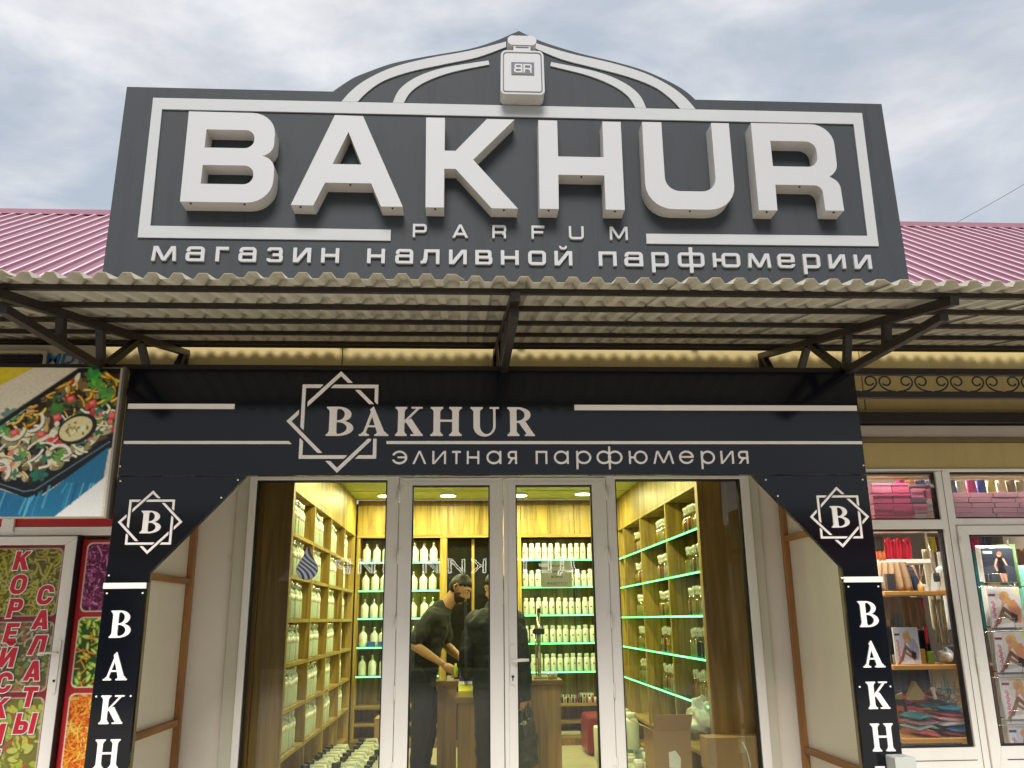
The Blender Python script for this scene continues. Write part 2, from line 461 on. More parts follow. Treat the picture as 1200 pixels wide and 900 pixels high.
class G:
    """a small glyph canvas"""
    def __init__(s, x0, x1, z0, z1, res=48):
        p = 0.12
        s.xs = np.arange(x0-p, x1+p, 1/res)+0.0003; s.zs = np.arange(z0-p, z1+p, 1/res)+0.0003
        s.X, s.Z = np.meshgrid(s.xs, s.zs); s.F = np.full(s.X.shape, 9.0); s.res = res
    def rect(s, x0, z0, x1, z1): return np.maximum(np.abs(s.X-(x0+x1)/2)-abs(x1-x0)/2, np.abs(s.Z-(z0+z1)/2)-abs(z1-z0)/2)
    def seg(s, x0, z0, x1, z1, w):
        dx, dz = x1-x0, z1-z0; L_ = math.hypot(dx, dz); dx /= L_; dz /= L_
        u = (s.X-(x0+x1)/2)*dx+(s.Z-(z0+z1)/2)*dz; v = -(s.X-(x0+x1)/2)*dz+(s.Z-(z0+z1)/2)*dx
        return np.maximum(np.abs(u)-L_/2, np.abs(v)-w/2)
    def rr(s, x0, z0, x1, z1, r):
        qx = np.abs(s.X-(x0+x1)/2)-(x1-x0)/2+r; qz = np.abs(s.Z-(z0+z1)/2)-(z1-z0)/2+r
        return np.hypot(np.maximum(qx, 0), np.maximum(qz, 0))+np.minimum(np.maximum(qx, qz), 0)-r
    def ring(s, x0, z0, x1, z1, r, t, tz=None):
        tz = tz or t
        return np.maximum(s.rr(x0, z0, x1, z1, r), -s.rr(x0+t, z0+tz, x1-t, z1-tz, max(0.02, r-t)))
    def ell(s, cx, cz, a, b): return (np.sqrt(((s.X-cx)/a)**2+((s.Z-cz)/b)**2)-1)*min(a, b)
    def poly(s, pts):
        n = len(pts); d = np.full(s.X.shape, 1e9); sg = np.zeros(s.X.shape, bool)
        for i in range(n):
            ax, az_ = pts[i]; bx, bz = pts[i-1]
            ex, ez = bx-ax, bz-az_; wx, wz = s.X-ax, s.Z-az_
            t = np.clip((wx*ex+wz*ez)/(ex*ex+ez*ez+1e-12), 0, 1)
            d = np.minimum(d, (wx-ex*t)**2+(wz-ez*t)**2)
            if az_ != bz:
                c = ((az_ > s.Z) != (bz > s.Z)) & (s.X < (bx-ax)*(s.Z-az_)/(bz-az_)+ax); sg ^= c
        d = np.sqrt(d); return np.where(sg, -d, d)
    def u(s, *a):
        for q in a: s.F = np.minimum(s.F, q)
        return s
    def sub(s, *a):
        for q in a: s.F = np.maximum(s.F, -q)
        return s
    def loops(s, grow=0): return [simplify(l, 0.12/s.res) for l in march(s.F-grow, s.xs, s.zs)]

def ext_glyph(ch, W, t=0.23):
    """wide square lower-case cyrillic, x-height 1"""
    g = G(-0.05, W+0.05, -0.5, 1.5, 44); r = 0.27
    st = lambda x: g.rect(x, 0, x+t, 1)
    if ch in 'нпгий': g.u(st(0))
    if ch == 'н': g.u(st(W-t), g.rect(0, 0.5-t*.42, W, 0.5+t*.42))
    elif ch == 'п': g.u(st(W-t), g.rect(0, 1-t*.85, W, 1))
    elif ch == 'г': g.u(g.rect(0, 1-t*.9, W, 1))
    elif ch in 'ий':
        g.u(st(W-t), g.poly([(0.05, 0), (0.05+t*1.25, 0), (W-0.05, 1), (W-0.05-t*1.25, 1)]))
        if ch == 'й': g.u(np.maximum(g.ring(W*.28, 1.12, W*.72, 1.62, 0.2, 0.13), g.rect(0, 1.0, W, 1.36)))
    elif ch == 'м': g.u(g.poly([(0, 0), (t*.95, 0), (t*1.2, 1), (t*.35, 1)]), g.poly([(W, 0), (W-t*.95, 0), (W-t*1.2, 1), (W-t*.35, 1)]),
                        g.poly([(t*.35, 1), (t*1.6, 1), (W/2+t*.5, 0.02), (W/2-t*.5, 0.02)]), g.poly([(W-t*.35, 1), (W-t*1.6, 1), (W/2-t*.5, 0.02), (W/2+t*.5, 0.02)]))
    elif ch == 'л': g.u(st(W-t), g.rect(0.24, 1-t*.85, W, 1), g.poly([(0.22, 1), (0.22+t, 1), (0.2+t, 0.3), (0.12+t, 0.06), (0, 0), (-0.02, t*.8), (0.1, t*.9), (0.18, 0.4)]))
    elif ch == 'о': g.u(g.ring(0, 0, W, 1, r, t, t*.85))
    elif ch == 'а':
        g.u(g.ring(0, 0, W, 0.62, 0.2, t, t*.75), np.maximum(g.ring(0.03, 0, W, 1, r, t, t*.8), g.rect(0.03, 0.66, W, 1.1)), g.rect(W-t, 0, W, 0.75))
    elif ch == 'е':
        g.u(g.ring(0, 0, W, 1, r, t, t*.8)); g.sub(g.rect(W*.6, 0.27, W+.1, 0.42)); g.u(g.rect(t*.5, 0.41, W-0.02, 0.41+t*.7))
    elif ch == 'з':
        g.u(g.ring(0, 0, W, 0.58, 0.2, t, t*.75), g.ring(0.02, 0.42, W-.03, 1, 0.2, t, t*.75)); g.sub(g.rect(-.1, 0.24, W*.36, 0.76))
    elif ch == 'в':
        g.u(g.ring(0, 0, W, 0.58, 0.2, t, t*.75), g.ring(0, 0.42, W-.05, 1, 0.2, t, t*.75), st(0))
    elif ch == 'р': g.u(g.ring(0, 0, W, 1, r, t, t*.85), g.rect(0, -0.42, t, 1))
    elif ch == 'ф': g.u(g.ring(0, 0, W, 1, r, t, t*.85), g.rect(W/2-t/2, -0.42, W/2+t/2, 1.38))
    elif ch == 'ю': g.u(st(0), g.rect(0.1, 0.5-t*.4, 0.7, 0.5+t*.4), g.ring(W*.32, 0, W, 1, r, t, t*.85))
    return g.loops()

def cap_glyph(ch, W, t=0.16):
    g = G(-0.05, W+0.05, 0, 1, 44); r = 0.22
    if ch in 'PRFB': g.u(g.rect(0, 0, t, 1))
    if ch == 'P': g.u(g.ring(0, 0.36, W, 1, r, t, t)); g.u(g.rect(0, 0.36, 0.2, 1)); g.sub(g.rect(t, 0.36+t, 0.25, 1-t))
    elif ch == 'R':
        g.u(g.ring(0, 0.36, W, 1, r, t, t), g.rect(W-t-.02, 0, W-.02, 0.3), g.rect(W-t-.12, 0.26, W-.03, 0.4), g.rect(0, 0.36, 0.2, 0.36+t), g.rect(0, 1-t, 0.2, 1))
    elif ch == 'B':
        g.u(g.ring(0, 0, W, 0.56, r, t, t), g.ring(0, 0.44, W-.05, 1, r, t, t), g.rect(0, 0, t, 1), g.rect(0, 0, .2, t), g.rect(0, 1-t, .2, 1))
    elif ch == 'F': g.u(g.rect(0, 1-t, W, 1), g.rect(0, 0.42, W*.9, 0.42+t))
    elif ch == 'U': g.u(np.maximum(g.ring(0, 0, W, 1.6, 0.26, t, t), g.rect(0, 0, W, 1)))
    elif ch == 'A': g.u(g.poly([(0, 0), (t*1.15, 0), (W/2+t*.55, 1), (W/2-t*.55, 1)]), g.poly([(W, 0), (W-t*1.15, 0), (W/2-t*.55, 1), (W/2+t*.55, 1)]), g.rect(W*.22, 0.2, W*.78, 0.2+t))
    elif ch == 'M': g.u(g.rect(0, 0, t, 1), g.rect(W-t, 0, W, 1), g.poly([(0, 1), (t*1.4, 1), (W/2+t*.5, 0.1), (W/2-t*.5, 0.1)]), g.poly([(W, 1), (W-t*1.4, 1), (W/2-t*.5, 0.1), (W/2+t*.5, 0.1)]))
    return g.loops()

def thin_glyph(ch, W, t=0.15):
    """light geometric lower-case cyrillic, x-height 1"""
    g = G(-0.05, W+0.05, -0.5, 1.35, 40)
    st = lambda x: g.rect(x, 0, x+t, 1)
    circ = lambda x0, x1: np.maximum(g.ell((x0+x1)/2, 0.5, (x1-x0)/2, 0.52), -g.ell((x0+x1)/2, 0.5, (x1-x0)/2-t, 0.52-t))
    if ch == 'э': g.u(circ(0, W)); g.sub(g.poly([(-.2, 0.22), (W*.5, 0.5), (-.2, 0.78)])); g.u(g.rect(W*.38, 0.44, W-.05, 0.44+t*.9))
    elif ch == 'л': g.u(g.poly([(0, 0), (t*1.05, 0), (W/2+t*.5, 1), (W/2-t*.5, 1)]), g.poly([(W, 0), (W-t*1.05, 0), (W/2-t*.5, 1), (W/2+t*.5, 1)]))
    elif ch == 'и': g.u(st(0), st(W-t), g.poly([(0.02, 0), (0.02+t*1.1, 0), (W-.02, 1), (W-.02-t*1.1, 1)]))
    elif ch == 'т': g.u(g.rect(0, 1-t, W, 1), g.rect(W/2-t/2, 0, W/2+t/2, 1))
    elif ch == 'н': g.u(st(0), st(W-t), g.rect(0, 0.5-t/2, W, 0.5+t/2))
    elif ch == 'п': g.u(st(0), st(W-t), g.rect(0, 1-t, W, 1))
    elif ch == 'а': g.u(circ(0, W), g.rect(W-t, 0, W, 1))
    elif ch == 'р': g.u(circ(0, W), g.rect(0, -0.42, t, 1))
    elif ch == 'ф': g.u(circ(0, W*.56), circ(W*.44, W), g.rect(W/2-t/2, -0.42, W/2+t/2, 1.35))
    elif ch == 'ю': g.u(st(0), g.rect(0, 0.5-t/2, W*.35, 0.5+t/2), circ(W*.27, W))
    elif ch == 'м': g.u(g.poly([(0, 0), (t, 0), (W*.2+t*.5, 1), (W*.2-t*.4, 1)]), g.poly([(W, 0), (W-t, 0), (W*.8-t*.5, 1), (W*.8+t*.4, 1)]),
                        g.poly([(W*.2-t*.4, 1), (W*.2+t*.7, 1), (W/2+t*.5, 0.05), (W/2-t*.5, 0.05)]), g.poly([(W*.8+t*.4, 1), (W*.8-t*.7, 1), (W/2-t*.5, 0.05), (W/2+t*.5, 0.05)]))
    elif ch == 'е': g.u(circ(0, W)); g.sub(g.poly([(W*.5, 0.5), (W+.2, 0.5), (W+.2, 0.22)])); g.u(g.rect(t*.6, 0.46, W-.02, 0.46+t*.9))
    elif ch == 'я': g.u(g.rect(W-t, 0, W, 1), np.maximum(g.ring(0, 0.36, W*1.3, 1, 0.3, t, t), g.rect(0, 0.3, W, 1)), g.poly([(0, 0), (t*1.2, 0), (W*.66, 0.45), (W*.66-t*1.2, 0.45)]))
    return g.loops()

def serif_glyph(ch, W):
    """bold old-style capitals, cap height 1"""
    g = G(-0.05, W+0.05, 0, 1, 60); s = 0.22; h = 0.055
    def foot(x, z, w=0.40):   # bracketed slab, z=0 bottom or 1 top
        if z == 0: g.u(g.rect(x-w/2, 0, x+w/2, h), g.poly([(x-w/2+.03, h-.01), (x+w/2-.03, h-.01), (x+s*.5, h+.09), (x-s*.5, h+.09)]))
        else: g.u(g.rect(x-w/2, 1-h, x+w/2, 1), g.poly([(x-w/2+.03, 1-h+.01), (x+w/2-.03, 1-h+.01), (x+s*.5, 1-h-.09), (x-s*.5, 1-h-.09)]))
    if ch == 'B':
        x = 0.20; g.u(g.rect(x-s/2, 0, x+s/2, 1)); foot(x-.01, 0, .38); foot(x-.01, 1, .38)
        for z0, z1, xe in ((0.0, 0.53, W), (0.47, 1.0, W-.07)):
            o = np.maximum(g.ell(0.34, (z0+z1)/2, xe-0.34, (z1-z0)/2), 0.34-g.X); o = np.minimum(o, g.rect(0.15, z0, 0.34, z1))
            i = np.maximum(g.ell(0.34, (z0+z1)/2, xe-0.34-.2, (z1-z0)/2-.06), 0.34-g.X); i = np.minimum(i, g.rect(0.2+s/2, z0+.06, 0.34, z1-.06))
            g.u(np.maximum(o, -i))
        g.u(g.rect(x-s/2, 0, x+s/2, 1))
    elif ch == 'A':
        a = W/2
        g.u(g.poly([(W-.10, h), (W-.36, h), (a-.14, 0.9), (a-.02, 1.02)]), g.poly([(.12, h), (.21, h), (a, 0.86), (a-.06, 0.96)]), g.rect(a-.26, 0.30, a+.18, 0.36))
        g.u(g.rect(0, 0, .34, h), g.poly([(.05, h-.01), (.30, h-.01), (.22, h+.07), (.12, h+.07)]), g.rect(W-.46, 0, W, h), g.poly([(W-.42, h-.01), (W-.04, h-.01), (W-.1, h+.08), (W-.36, h+.08)]))
    elif ch == 'K':
        x = 0.22; g.u(g.rect(x-s/2, 0, x+s/2, 1)); foot(x, 0); foot(x, 1)
        g.u(g.poly([(0.3, 0.40), (0.3, 0.50), (W-.2, 0.97), (W-.1, 0.97)]), g.poly([(0.36, 0.50), (0.56, 0.60), (W-.02, 0.03), (W-.28, 0.03)]))
        g.u(g.rect(W-.4, 1-h, W-.02, 1), g.rect(W-.42, 0, W, h))
    elif ch == 'H':
        for x in (0.22, W-.22): g.u(g.rect(x-s/2, 0, x+s/2, 1)); foot(x, 0, .42); foot(x, 1, .42)
        g.u(g.rect(.22, .49, W-.22, .56))
    elif ch == 'U':
        x = 0.22; foot(x, 1, .42); xr = W-.16; g.u(g.rect(W-.32, 1-h, W, 1))
        o = np.minimum(g.ell((x-s/2+xr+.04)/2, 0.34, (xr+.04-x+s/2)/2, 0.36), g.rect(x-s/2, 0.34, xr+.04, 0.98))
        i = np.minimum(g.ell((x+s/2+xr-.04)/2, 0.36, (xr-.04-x-s/2)/2, 0.30), g.rect(x+s/2, 0.36, xr-.04, 1.2))
        g.u(np.maximum(o, -i))
    elif ch == 'R':
        x = 0.22; g.u(g.rect(x-s/2, 0, x+s/2, 1)); foot(x, 0); foot(x-.01, 1, .38)
        o = np.minimum(np.maximum(g.ell(0.36, 0.73, W-.14-.36, 0.27), 0.36-g.X), g.rect(.2, .46, .36, 1))
        i = np.minimum(np.maximum(g.ell(0.36, 0.73, W-.14-.36-.2, 0.21), 0.36-g.X), g.rect(.2+s/2, .52, .36, .94))
        g.u(np.maximum(o, -i), g.poly([(0.38, .50), (.60, .54), (W-.02, .03), (W-.25, .03)]), g.rect(W-.34, 0, W, h), g.rect(x-s/2, 0, x+s/2, 1))
    return g.loops()

def block_glyph(ch):
    """heavy upright poster capitals, height 1; returns the canvas and width"""
    t = .25; W = {'О': .82, 'С': .78, 'Е': .66, 'Р': .72, 'Т': .74, 'Ы': 1.04, 'Л': .84, 'А': .86}.get(ch, .80)
    g = G(-.1, W+.1, -.1, 1.4, 40)
    if ch in 'КРЕЙИЫ': g.u(g.rect(0, 0, t, 1))
    if ch == 'К': g.u(g.poly([(t-.02, .38), (t-.02, .66), (W-.30, 1), (W-.02, 1)]), g.poly([(t+.02, .52), (t+.22, .66), (W+.02, 0), (W-.28, 0)]))
    elif ch == 'О': g.u(g.ring(0, -.01, W, 1.01, .38, t*.95, t*.85))
    elif ch == 'С': g.u(g.ring(0, -.01, W+.03, 1.01, .38, t*.95, t*.85)); g.sub(g.rect(W*.5, .36, W+.2, .64))
    elif ch == 'Р': g.u(g.ring(0, .36, W, 1, .27, t*.95, t*.8), g.rect(0, .7, .2, 1))
    elif ch == 'Е': g.u(g.rect(0, 0, W, t*.85), g.rect(0, 1-t*.85, W, 1), g.rect(0, .40, W*.92, .60))
    elif ch in 'ИЙ':
        g.u(g.rect(W-t, 0, W, 1), g.poly([(.06, .04), (.06+t*.8, 0), (W-.06, .96), (W-.06-t*.8, 1)]))
        if ch == 'Й': g.u(np.maximum(g.ring(W*.22, 1.08, W*.78, 1.6, .24, .13), g.rect(0, 1, W, 1.3)))
    elif ch == 'А': g.u(g.poly([(0, 0), (t*1.05, 0), (W/2+.10, 1), (W/2-.14, 1)]), g.poly([(W, 0), (W-t*1.05, 0), (W/2-.10, 1), (W/2+.14, 1)]), g.rect(W*.22, .18, W*.78, .36))
    elif ch == 'Л': g.u(g.poly([(0, 0), (t*1.05, 0), (W/2+.06, 1), (W/2-.20, 1)]), g.rect(W-t, 0, W, 1), g.rect(W/2-.18, 1-t*.85, W, 1))
    elif ch == 'Т': g.u(g.rect(0, 1-t*.85, W, 1), g.rect(W/2-t/2, 0, W/2+t/2, 1))
    elif ch == 'Ы': g.u(g.ring(0, 0, .70, .62, .26, t*.95, t*.8), g.rect(W-t, 0, W, 1), g.rect(0, 0, .2, .3))
    return g, W
def place(loops, x, z, sx, sz=None, mirror=False, W=0, shear=0.0):
    sz = sz or sx
    return [[(x+((W-p[0]) if mirror else p[0])*sx+p[1]*shear*sz, z+p[1]*sz) for p in lp] for lp in loops]

def letter(name, loops, y0, y1, mats, parent, bevel=0, side=None):
    m = MB(); m.prism(loops, y0, y1, 0, side)
    return m.build(name, mats, parent, bevel=bevel, bseg=1)

def font_loops(txt, bold=0.0, size=1.0):
    """outlines of the built-in font as a filled mesh: returns (verts, faces) in XZ"""
    cu = bpy.data.curves.new('t', 'FONT'); cu.body = txt; cu.size = size; cu.offset = bold; cu.resolution_u = 3
    o = bpy.data.objects.new('t', cu); C.objects.link(o)
    dg = bpy.context.evaluated_depsgraph_get(); me = bpy.data.meshes.new_from_object(o.evaluated_get(dg))
    vs = [tuple(v.co) for v in me.vertices]; fs = [tuple(p.vertices) for p in me.polygons]
    bpy.data.objects.remove(o); bpy.data.curves.remove(cu); bpy.data.meshes.remove(me)
    return vs, fs

def flat_text(name, txt, x, z, y, size, mats, parent, bold=0.0, th=0.0015, sx=1.0, center=False, shear=0.0, mi=0, mb=None, align_h=False):
    vs, fs = font_loops(txt, bold)
    if not vs: return None
    xs_ = [v[0] for v in vs]; zs_ = [v[1] for v in vs]; ox = (min(xs_)+max(xs_))/2 if center else min(xs_)
    oz = (min(zs_)+max(zs_))/2 if center else 0
    P = [(x+(v[0]-ox)*size*sx+(v[1]-oz)*shear*size, z+(v[1]-oz)*size) for v in vs]
    m = mb or MB()
    fl = [tuple(reversed(f)) if sum((P[f[i]][0]*P[f[(i+1) % len(f)]][1]-P[f[(i+1) % len(f)]][0]*P[f[i]][1]) for i in range(len(f))) < 0 else f for f in fs]
    n = len(P)
    # front face plus rim
    m.add([(p[0], y, p[1]) for p in P]+[(p[0], y+th, p[1]) for p in P], fl, mi)
    b = len(m.v)-2*n
    cnt = {}
    for f in fl:
        for i in range(len(f)): cnt[(f[i], f[(i+1) % len(f)])] = 1
    for (a, c) in cnt:
        if (c, a) not in cnt: m.f.append((b+a, b+a+n, b+c+n, b+c)); m.m.append(mi); m.sm.append(False)
    if mb: return m
    return m.build(name, mats, parent)

# ------------------------------------------------------------------ printed pictures: paint on a fine grid of vertices
class Paint:
    def __init__(s, w, h, bgc):
        s.w, s.h, s.k = w, h, 2
        s.I = np.zeros((h*2, w*2, 3)); s.I[:] = lin(bgc)
        s.Y, s.X = np.mgrid[0:h*2, 0:w*2]; s.X = (s.X+.5)/2; s.Y = (s.Y+.5)/2
    def _bb(s, x0, x1, y0, y1):
        return slice(max(0, int(y0*2)-2), max(0, min(s.h*2, int(y1*2)+3))), slice(max(0, int(x0*2)-2), max(0, min(s.w*2, int(x1*2)+3)))
    def put(s, sl, mask, col, a=1.0):
        if mask.size == 0: return
        c = np.array(lin(col)); sub = s.I[sl]; m = (mask*a)[..., None]; s.I[sl] = sub*(1-m)+c*m
    def ellipse(s, cx, cy, a, b, ang, col, al=1.0):
        R = max(a, b); sl = s._bb(cx-R, cx+R, cy-R, cy+R); X = s.X[sl]-cx; Y = s.Y[sl]-cy
        u = X*math.cos(ang)+Y*math.sin(ang); v = -X*math.sin(ang)+Y*math.cos(ang)
        s.put(sl, ((u/a)**2+(v/b)**2 < 1).astype(float), col, al)
    def poly(s, pts, col, al=1.0):
        xs_ = [p[0] for p in pts]; ys_ = [p[1] for p in pts]; sl = s._bb(min(xs_), max(xs_), min(ys_), max(ys_)); X = s.X[sl]; Y = s.Y[sl]
        if X.size == 0: return
        c = np.zeros(X.shape, bool); n = len(pts)
        for i in range(n):
            ax, ay = pts[i]; bx, by = pts[i-1]
            if ay != by: c ^= ((ay > Y) != (by > Y)) & (X < (bx-ax)*(Y-ay)/(by-ay)+ax)
        s.put(sl, c.astype(float), col, al)
    def line(s, pts, w, col, al=1.0):
        for i in range(len(pts)-1):
            (ax, ay), (bx, by) = pts[i], pts[i+1]
            sl = s._bb(min(ax, bx)-w, max(ax, bx)+w, min(ay, by)-w, max(ay, by)+w); X = s.X[sl]-ax; Y = s.Y[sl]-ay
            if X.size == 0: continue
            ex, ey = bx-ax, by-ay; t = np.clip((X*ex+Y*ey)/(ex*ex+ey*ey+1e-9), 0, 1)
            s.put(sl, (np.hypot(X-ex*t, Y-ey*t) < w/2).astype(float), col, al)
    def strip(s, cx, cy, ln_, w, ang, curv, col, shade=None):
        pts = []; a = ang; x, y = cx-math.cos(ang)*ln_/2, cy-math.sin(ang)*ln_/2
        for k in range(7):
            pts.append((x, y)); x += math.cos(a)*ln_/6; y += math.sin(a)*ln_/6; a += curv/6
        if shade: s.line([(p[0]+w*.25, p[1]+w*.3) for p in pts], w*1.15, shade)
        s.line(pts, w, col)
        s.line([(p[0]-w*.16, p[1]-w*.18) for p in pts], w*.34, tuple(min(255, int(v*1.18+22)) for v in col), .7)
    def result(s):
        I = s.I.copy(); I[1:-1, 1:-1] = (I[1:-1, 1:-1]*2+I[:-2, 1:-1]+I[2:, 1:-1]+I[1:-1, :-2]+I[1:-1, 2:])/6
        return I.reshape(s.h, 2, s.w, 2, 3).mean((1, 3))

def print_sheet(name, paint, x0, x1, z0, z1, y, parent, matl=None, grain=False):
    """flat print: image row 0 at the top"""
    I = paint.result(); h, w, _ = I.shape
    q_ = RND.rand(h//3+2, w//3+2); I = I*(0.95+0.10*np.kron(q_, np.ones((3, 3)))[:h, :w, None])*(0.94+0.12*RND.rand(h, w, 1)); I = np.clip(I*(1.45 if grain else 1.15), 0, .9)
    xs_ = np.linspace(x0, x1, w); zs_ = np.linspace(z1, z0, h)
    XX, ZZ = np.meshgrid(xs_, zs_)
    vs = np.stack([XX.ravel(), np.full(w*h, y), ZZ.ravel()], 1)
    j, i = np.mgrid[0:h-1, 0:w-1]; a = (j*w+i).ravel()
    fs = np.stack([a, a+w, a+w+1, a+1], 1)
    off = np.array(WLOC[parent.name]) if parent is not None else np.array(((x0+x1)/2, y, z0))
    me = bpy.data.meshes.new(name); me.from_pydata((vs-off).tolist(), [], fs.tolist())
    ca = me.color_attributes.new('print', 'FLOAT_COLOR', 'POINT')
    col = np.ones((w*h, 4), np.float32); col[:, :3] = I.reshape(-1, 3); ca.data.foreach_set('color', col.ravel())
    me.materials.append(matl or M_print)
    o = bpy.data.objects.new(name, me); C.objects.link(o)
    if parent is not None: o.parent = parent; WLOC[o.name] = WLOC[parent.name].copy()
    else: o.location = off; WLOC[o.name] = Vector(off)
    return o
# ================================================================== ground and building shell
GZ = 0.0        # street level
FZ = 0.25       # shop floor level
M_asph = mat('asphalt', (0.06, 0.06, 0.06), 0.9, var=0.3, nscale=4, bump=0.5, bscale=80)
M_pave = mat('paving_concrete', (0.60, 0.56, 0.48), 0.85, var=0.15, nscale=3, bump=0.3, bscale=60)
m = MB(); m.add([(-250, -250, 0), (250, -250, 0), (250, 250, 0), (-250, 250, 0)], [(0, 1, 2, 3)])
m.build('ground', M_asph, kind='structure', origin=(0, 0, 0))
m = MB().box(-30, 30, -9.5, 5.85, 0.0, 0.12); m.build('pavement', M_pave, kind='structure', bevel=0.01)
M_tile = mat('floor_tile', (0.55, 0.50, 0.36), 0.25, var=0.08, nscale=2, bump=0.02)
M_grout = mat('tile_grout', (0.2, 0.18, 0.13), 0.9)
m = MB().box(-1.95, 2.4, 6.0, 11.2, 0.12, 0.243); m.build('shop_floor', M_grout, kind='structure')
floor = bpy.data.objects['shop_floor']
tile0 = None
for i in range(11):
    for j in range(13):
        x0, y0 = -1.95+i*0.4, 6.04+j*0.4
        if x0 > 2.38 or y0 > 11.0: continue
        if tile0 is None:
            tb = MB().box(0.004, min(0.396, 2.4-x0), 0.004, 0.396, 0, 0.008)
            tile0 = tb.build('tile', M_tile, parent=floor, loc=(0, 0, 0)); tile0.location = Vector((x0, y0, 0.243))-WLOC['shop_floor']
        else:
            c = tile0.copy(); C.objects.link(c); c.location = Vector((x0, y0, 0.243))-WLOC['shop_floor']
m = MB().box(-3.9, -1.98, 6.3, 9.5, 0.1, 0.2).box(2.45, 6.2, 6.3, 9.6, 0.1, 0.2); m.build('neighbour_floor', M_pave, kind='structure')

bld = thing('shop_building', (0.2, 8.5, 0), 'long single storey yellow market building with a pink ribbed metal roof', 'building')
def W(name, *boxes, mat_=M_yellow, bevel=0.0):
    m = MB()
    for b in boxes: m.box(*b)
    return m.build(name, mat_, parent=bld, bevel=bevel)
for a, b in ((-9.0, -3.55), (-3.544, -0.905), (-0.899, 2.955), (2.961, 9.0)):
    W('fascia_panel', (a, b, 6.0, 6.2, 3.02, 3.56), bevel=0.004)
W('fascia_wall', (-9, 9, 6.004, 6.2, 2.53, 3.02), (-9, 9, 6.05, 6.25, 3.02, 3.75))
W('column', (-1.83, -1.492, 6.0, 6.2, 0.1, 2.53), mat_=M_plaster, bevel=0.006)
W('column', (2.022, 2.29, 6.0, 6.2, 0.1, 2.53), mat_=M_plaster, bevel=0.006)
W('step', (-1.95, 2.35, 5.55, 5.99, 0.12, 0.25), mat_=M_pave, bevel=0.01)
# red front of the salad shop on the left
W('red_wall', (-2.585, -1.84, 6.0, 6.15, 0.12, 2.10), mat_=M_red)
W('red_band', (-6, -1.84, 5.985, 6.0, 2.19, 2.29), mat_=M_red)
W('door_head', (-6, -1.84, 5.98, 6.1, 2.128, 2.186), mat_=M_pvc, bevel=0.004)
W('head_block', (-3.12, -3.04, 5.96, 5.984, 2.15, 2.28), mat_=M_pvc, bevel=0.003)
# right: shadow gap bar, ledge, lintel above the clothes shop
W('shadow_gap_bar', (2.25, 9, 5.86, 5.995, 2.895, 2.968), mat_=M_steel)  # near-black bar stands in for the shade of a gap
W('ledge', (2.25, 9, 5.93, 6.0, 2.795, 2.885), mat_=mat('stained_ledge', (0.55, 0.47, 0.41), 0.7, var=0.12, nscale=6, spots=0.6, streakcol=(0.25, 0.2, 0.16)), bevel=0.004)
W('ledge_trim', (2.25, 9, 5.91, 5.996, 2.768, 2.79), mat_=mat('dull_brown_trim', (0.16, 0.12, 0.06), 0.6))
W('lintel_panel', (2.25, 9, 5.97, 6.003, 2.575, 2.765), bevel=0.003)
# pink roof behind the big sign
roof_s = math.tan(math.radians(34.6)); y_e, z_e, y_r = 7.4, 4.25, 12.25
def rz(y): return z_e+(y-y_e)*roof_s
panel = None
nx = math.sin(math.radians(34.6)); nz = math.cos(math.radians(34.6))
RP = 0.20; NR = 5
for i in range(-13, 15):
    X0 = i*RP*NR
    if panel is None:
        m = MB(); prof = []
        for k in range(NR):
            prof += [(k*RP, 0.0), (k*RP+RP*.72, 0.0), (k*RP+RP*.76, 0.03), (k*RP+RP*.93, 0.03)]
        prof.append((NR*RP-0.002, 0.0))
        vs = []
        for yy, zz in ((y_e, z_e), (y_r, rz(y_r))):
            for x, h in prof: vs.append((x, yy-h*nx, zz+h*nz))
        n = len(prof)
        for j in range(n-1):
            rib = 1 if (j % 4) in (2,) else 0
            m.add([vs[j], vs[j+1], vs[n+j+1], vs[n+j]], [(0, 1, 2, 3)], rib)
        m.v = [(x, y, z) for x, y, z in m.v]
        panel = m.build('roof_sheet', [M_pink, M_pinkrib], parent=bld, loc=(0, 0, 0))
        panel.location = Vector((X0, 0, 0))-WLOC['shop_building']
        ro = panel.location.copy()
    else:
        c = panel.copy(); C.objects.link(c); c.location = Vector((X0, 0, 0.004*(i % 2)))-WLOC['shop_building']
W('ridge_cap', (-14, 14, y_r-0.12, y_r+0.2, rz(y_r)-0.05, rz(y_r)+0.03), mat_=M_pink)
W('roof_deck', (-13, 13, 6.25, 7.5, 3.75, 3.95), mat_=M_plaster)
# room of the perfume shop
M_ceil = mat('shop_ceiling', (0.50, 0.56, 0.20), 0.5, var=0.04)
W('ceiling', (-1.95, 2.4, 6.2, 9.72, 2.862, 2.92), mat_=M_ceil)
for y in (6.9, 7.6, 8.3, 9.0): W('ceiling_joint', (-1.9, 2.35, y, y+0.006, 2.8585, 2.8615), mat_=M_oakd)
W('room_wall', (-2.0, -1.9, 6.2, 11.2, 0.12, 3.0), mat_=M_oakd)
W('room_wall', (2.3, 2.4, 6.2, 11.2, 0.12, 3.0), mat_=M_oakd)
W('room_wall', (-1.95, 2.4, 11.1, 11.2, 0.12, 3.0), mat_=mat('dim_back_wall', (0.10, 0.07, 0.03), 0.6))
W('back_room_ceiling', (-1.9, 2.3, 9.75, 11.1, 2.75, 2.8), mat_=mat('dim_back_wall', (0.10, 0.07, 0.03), 0.6))
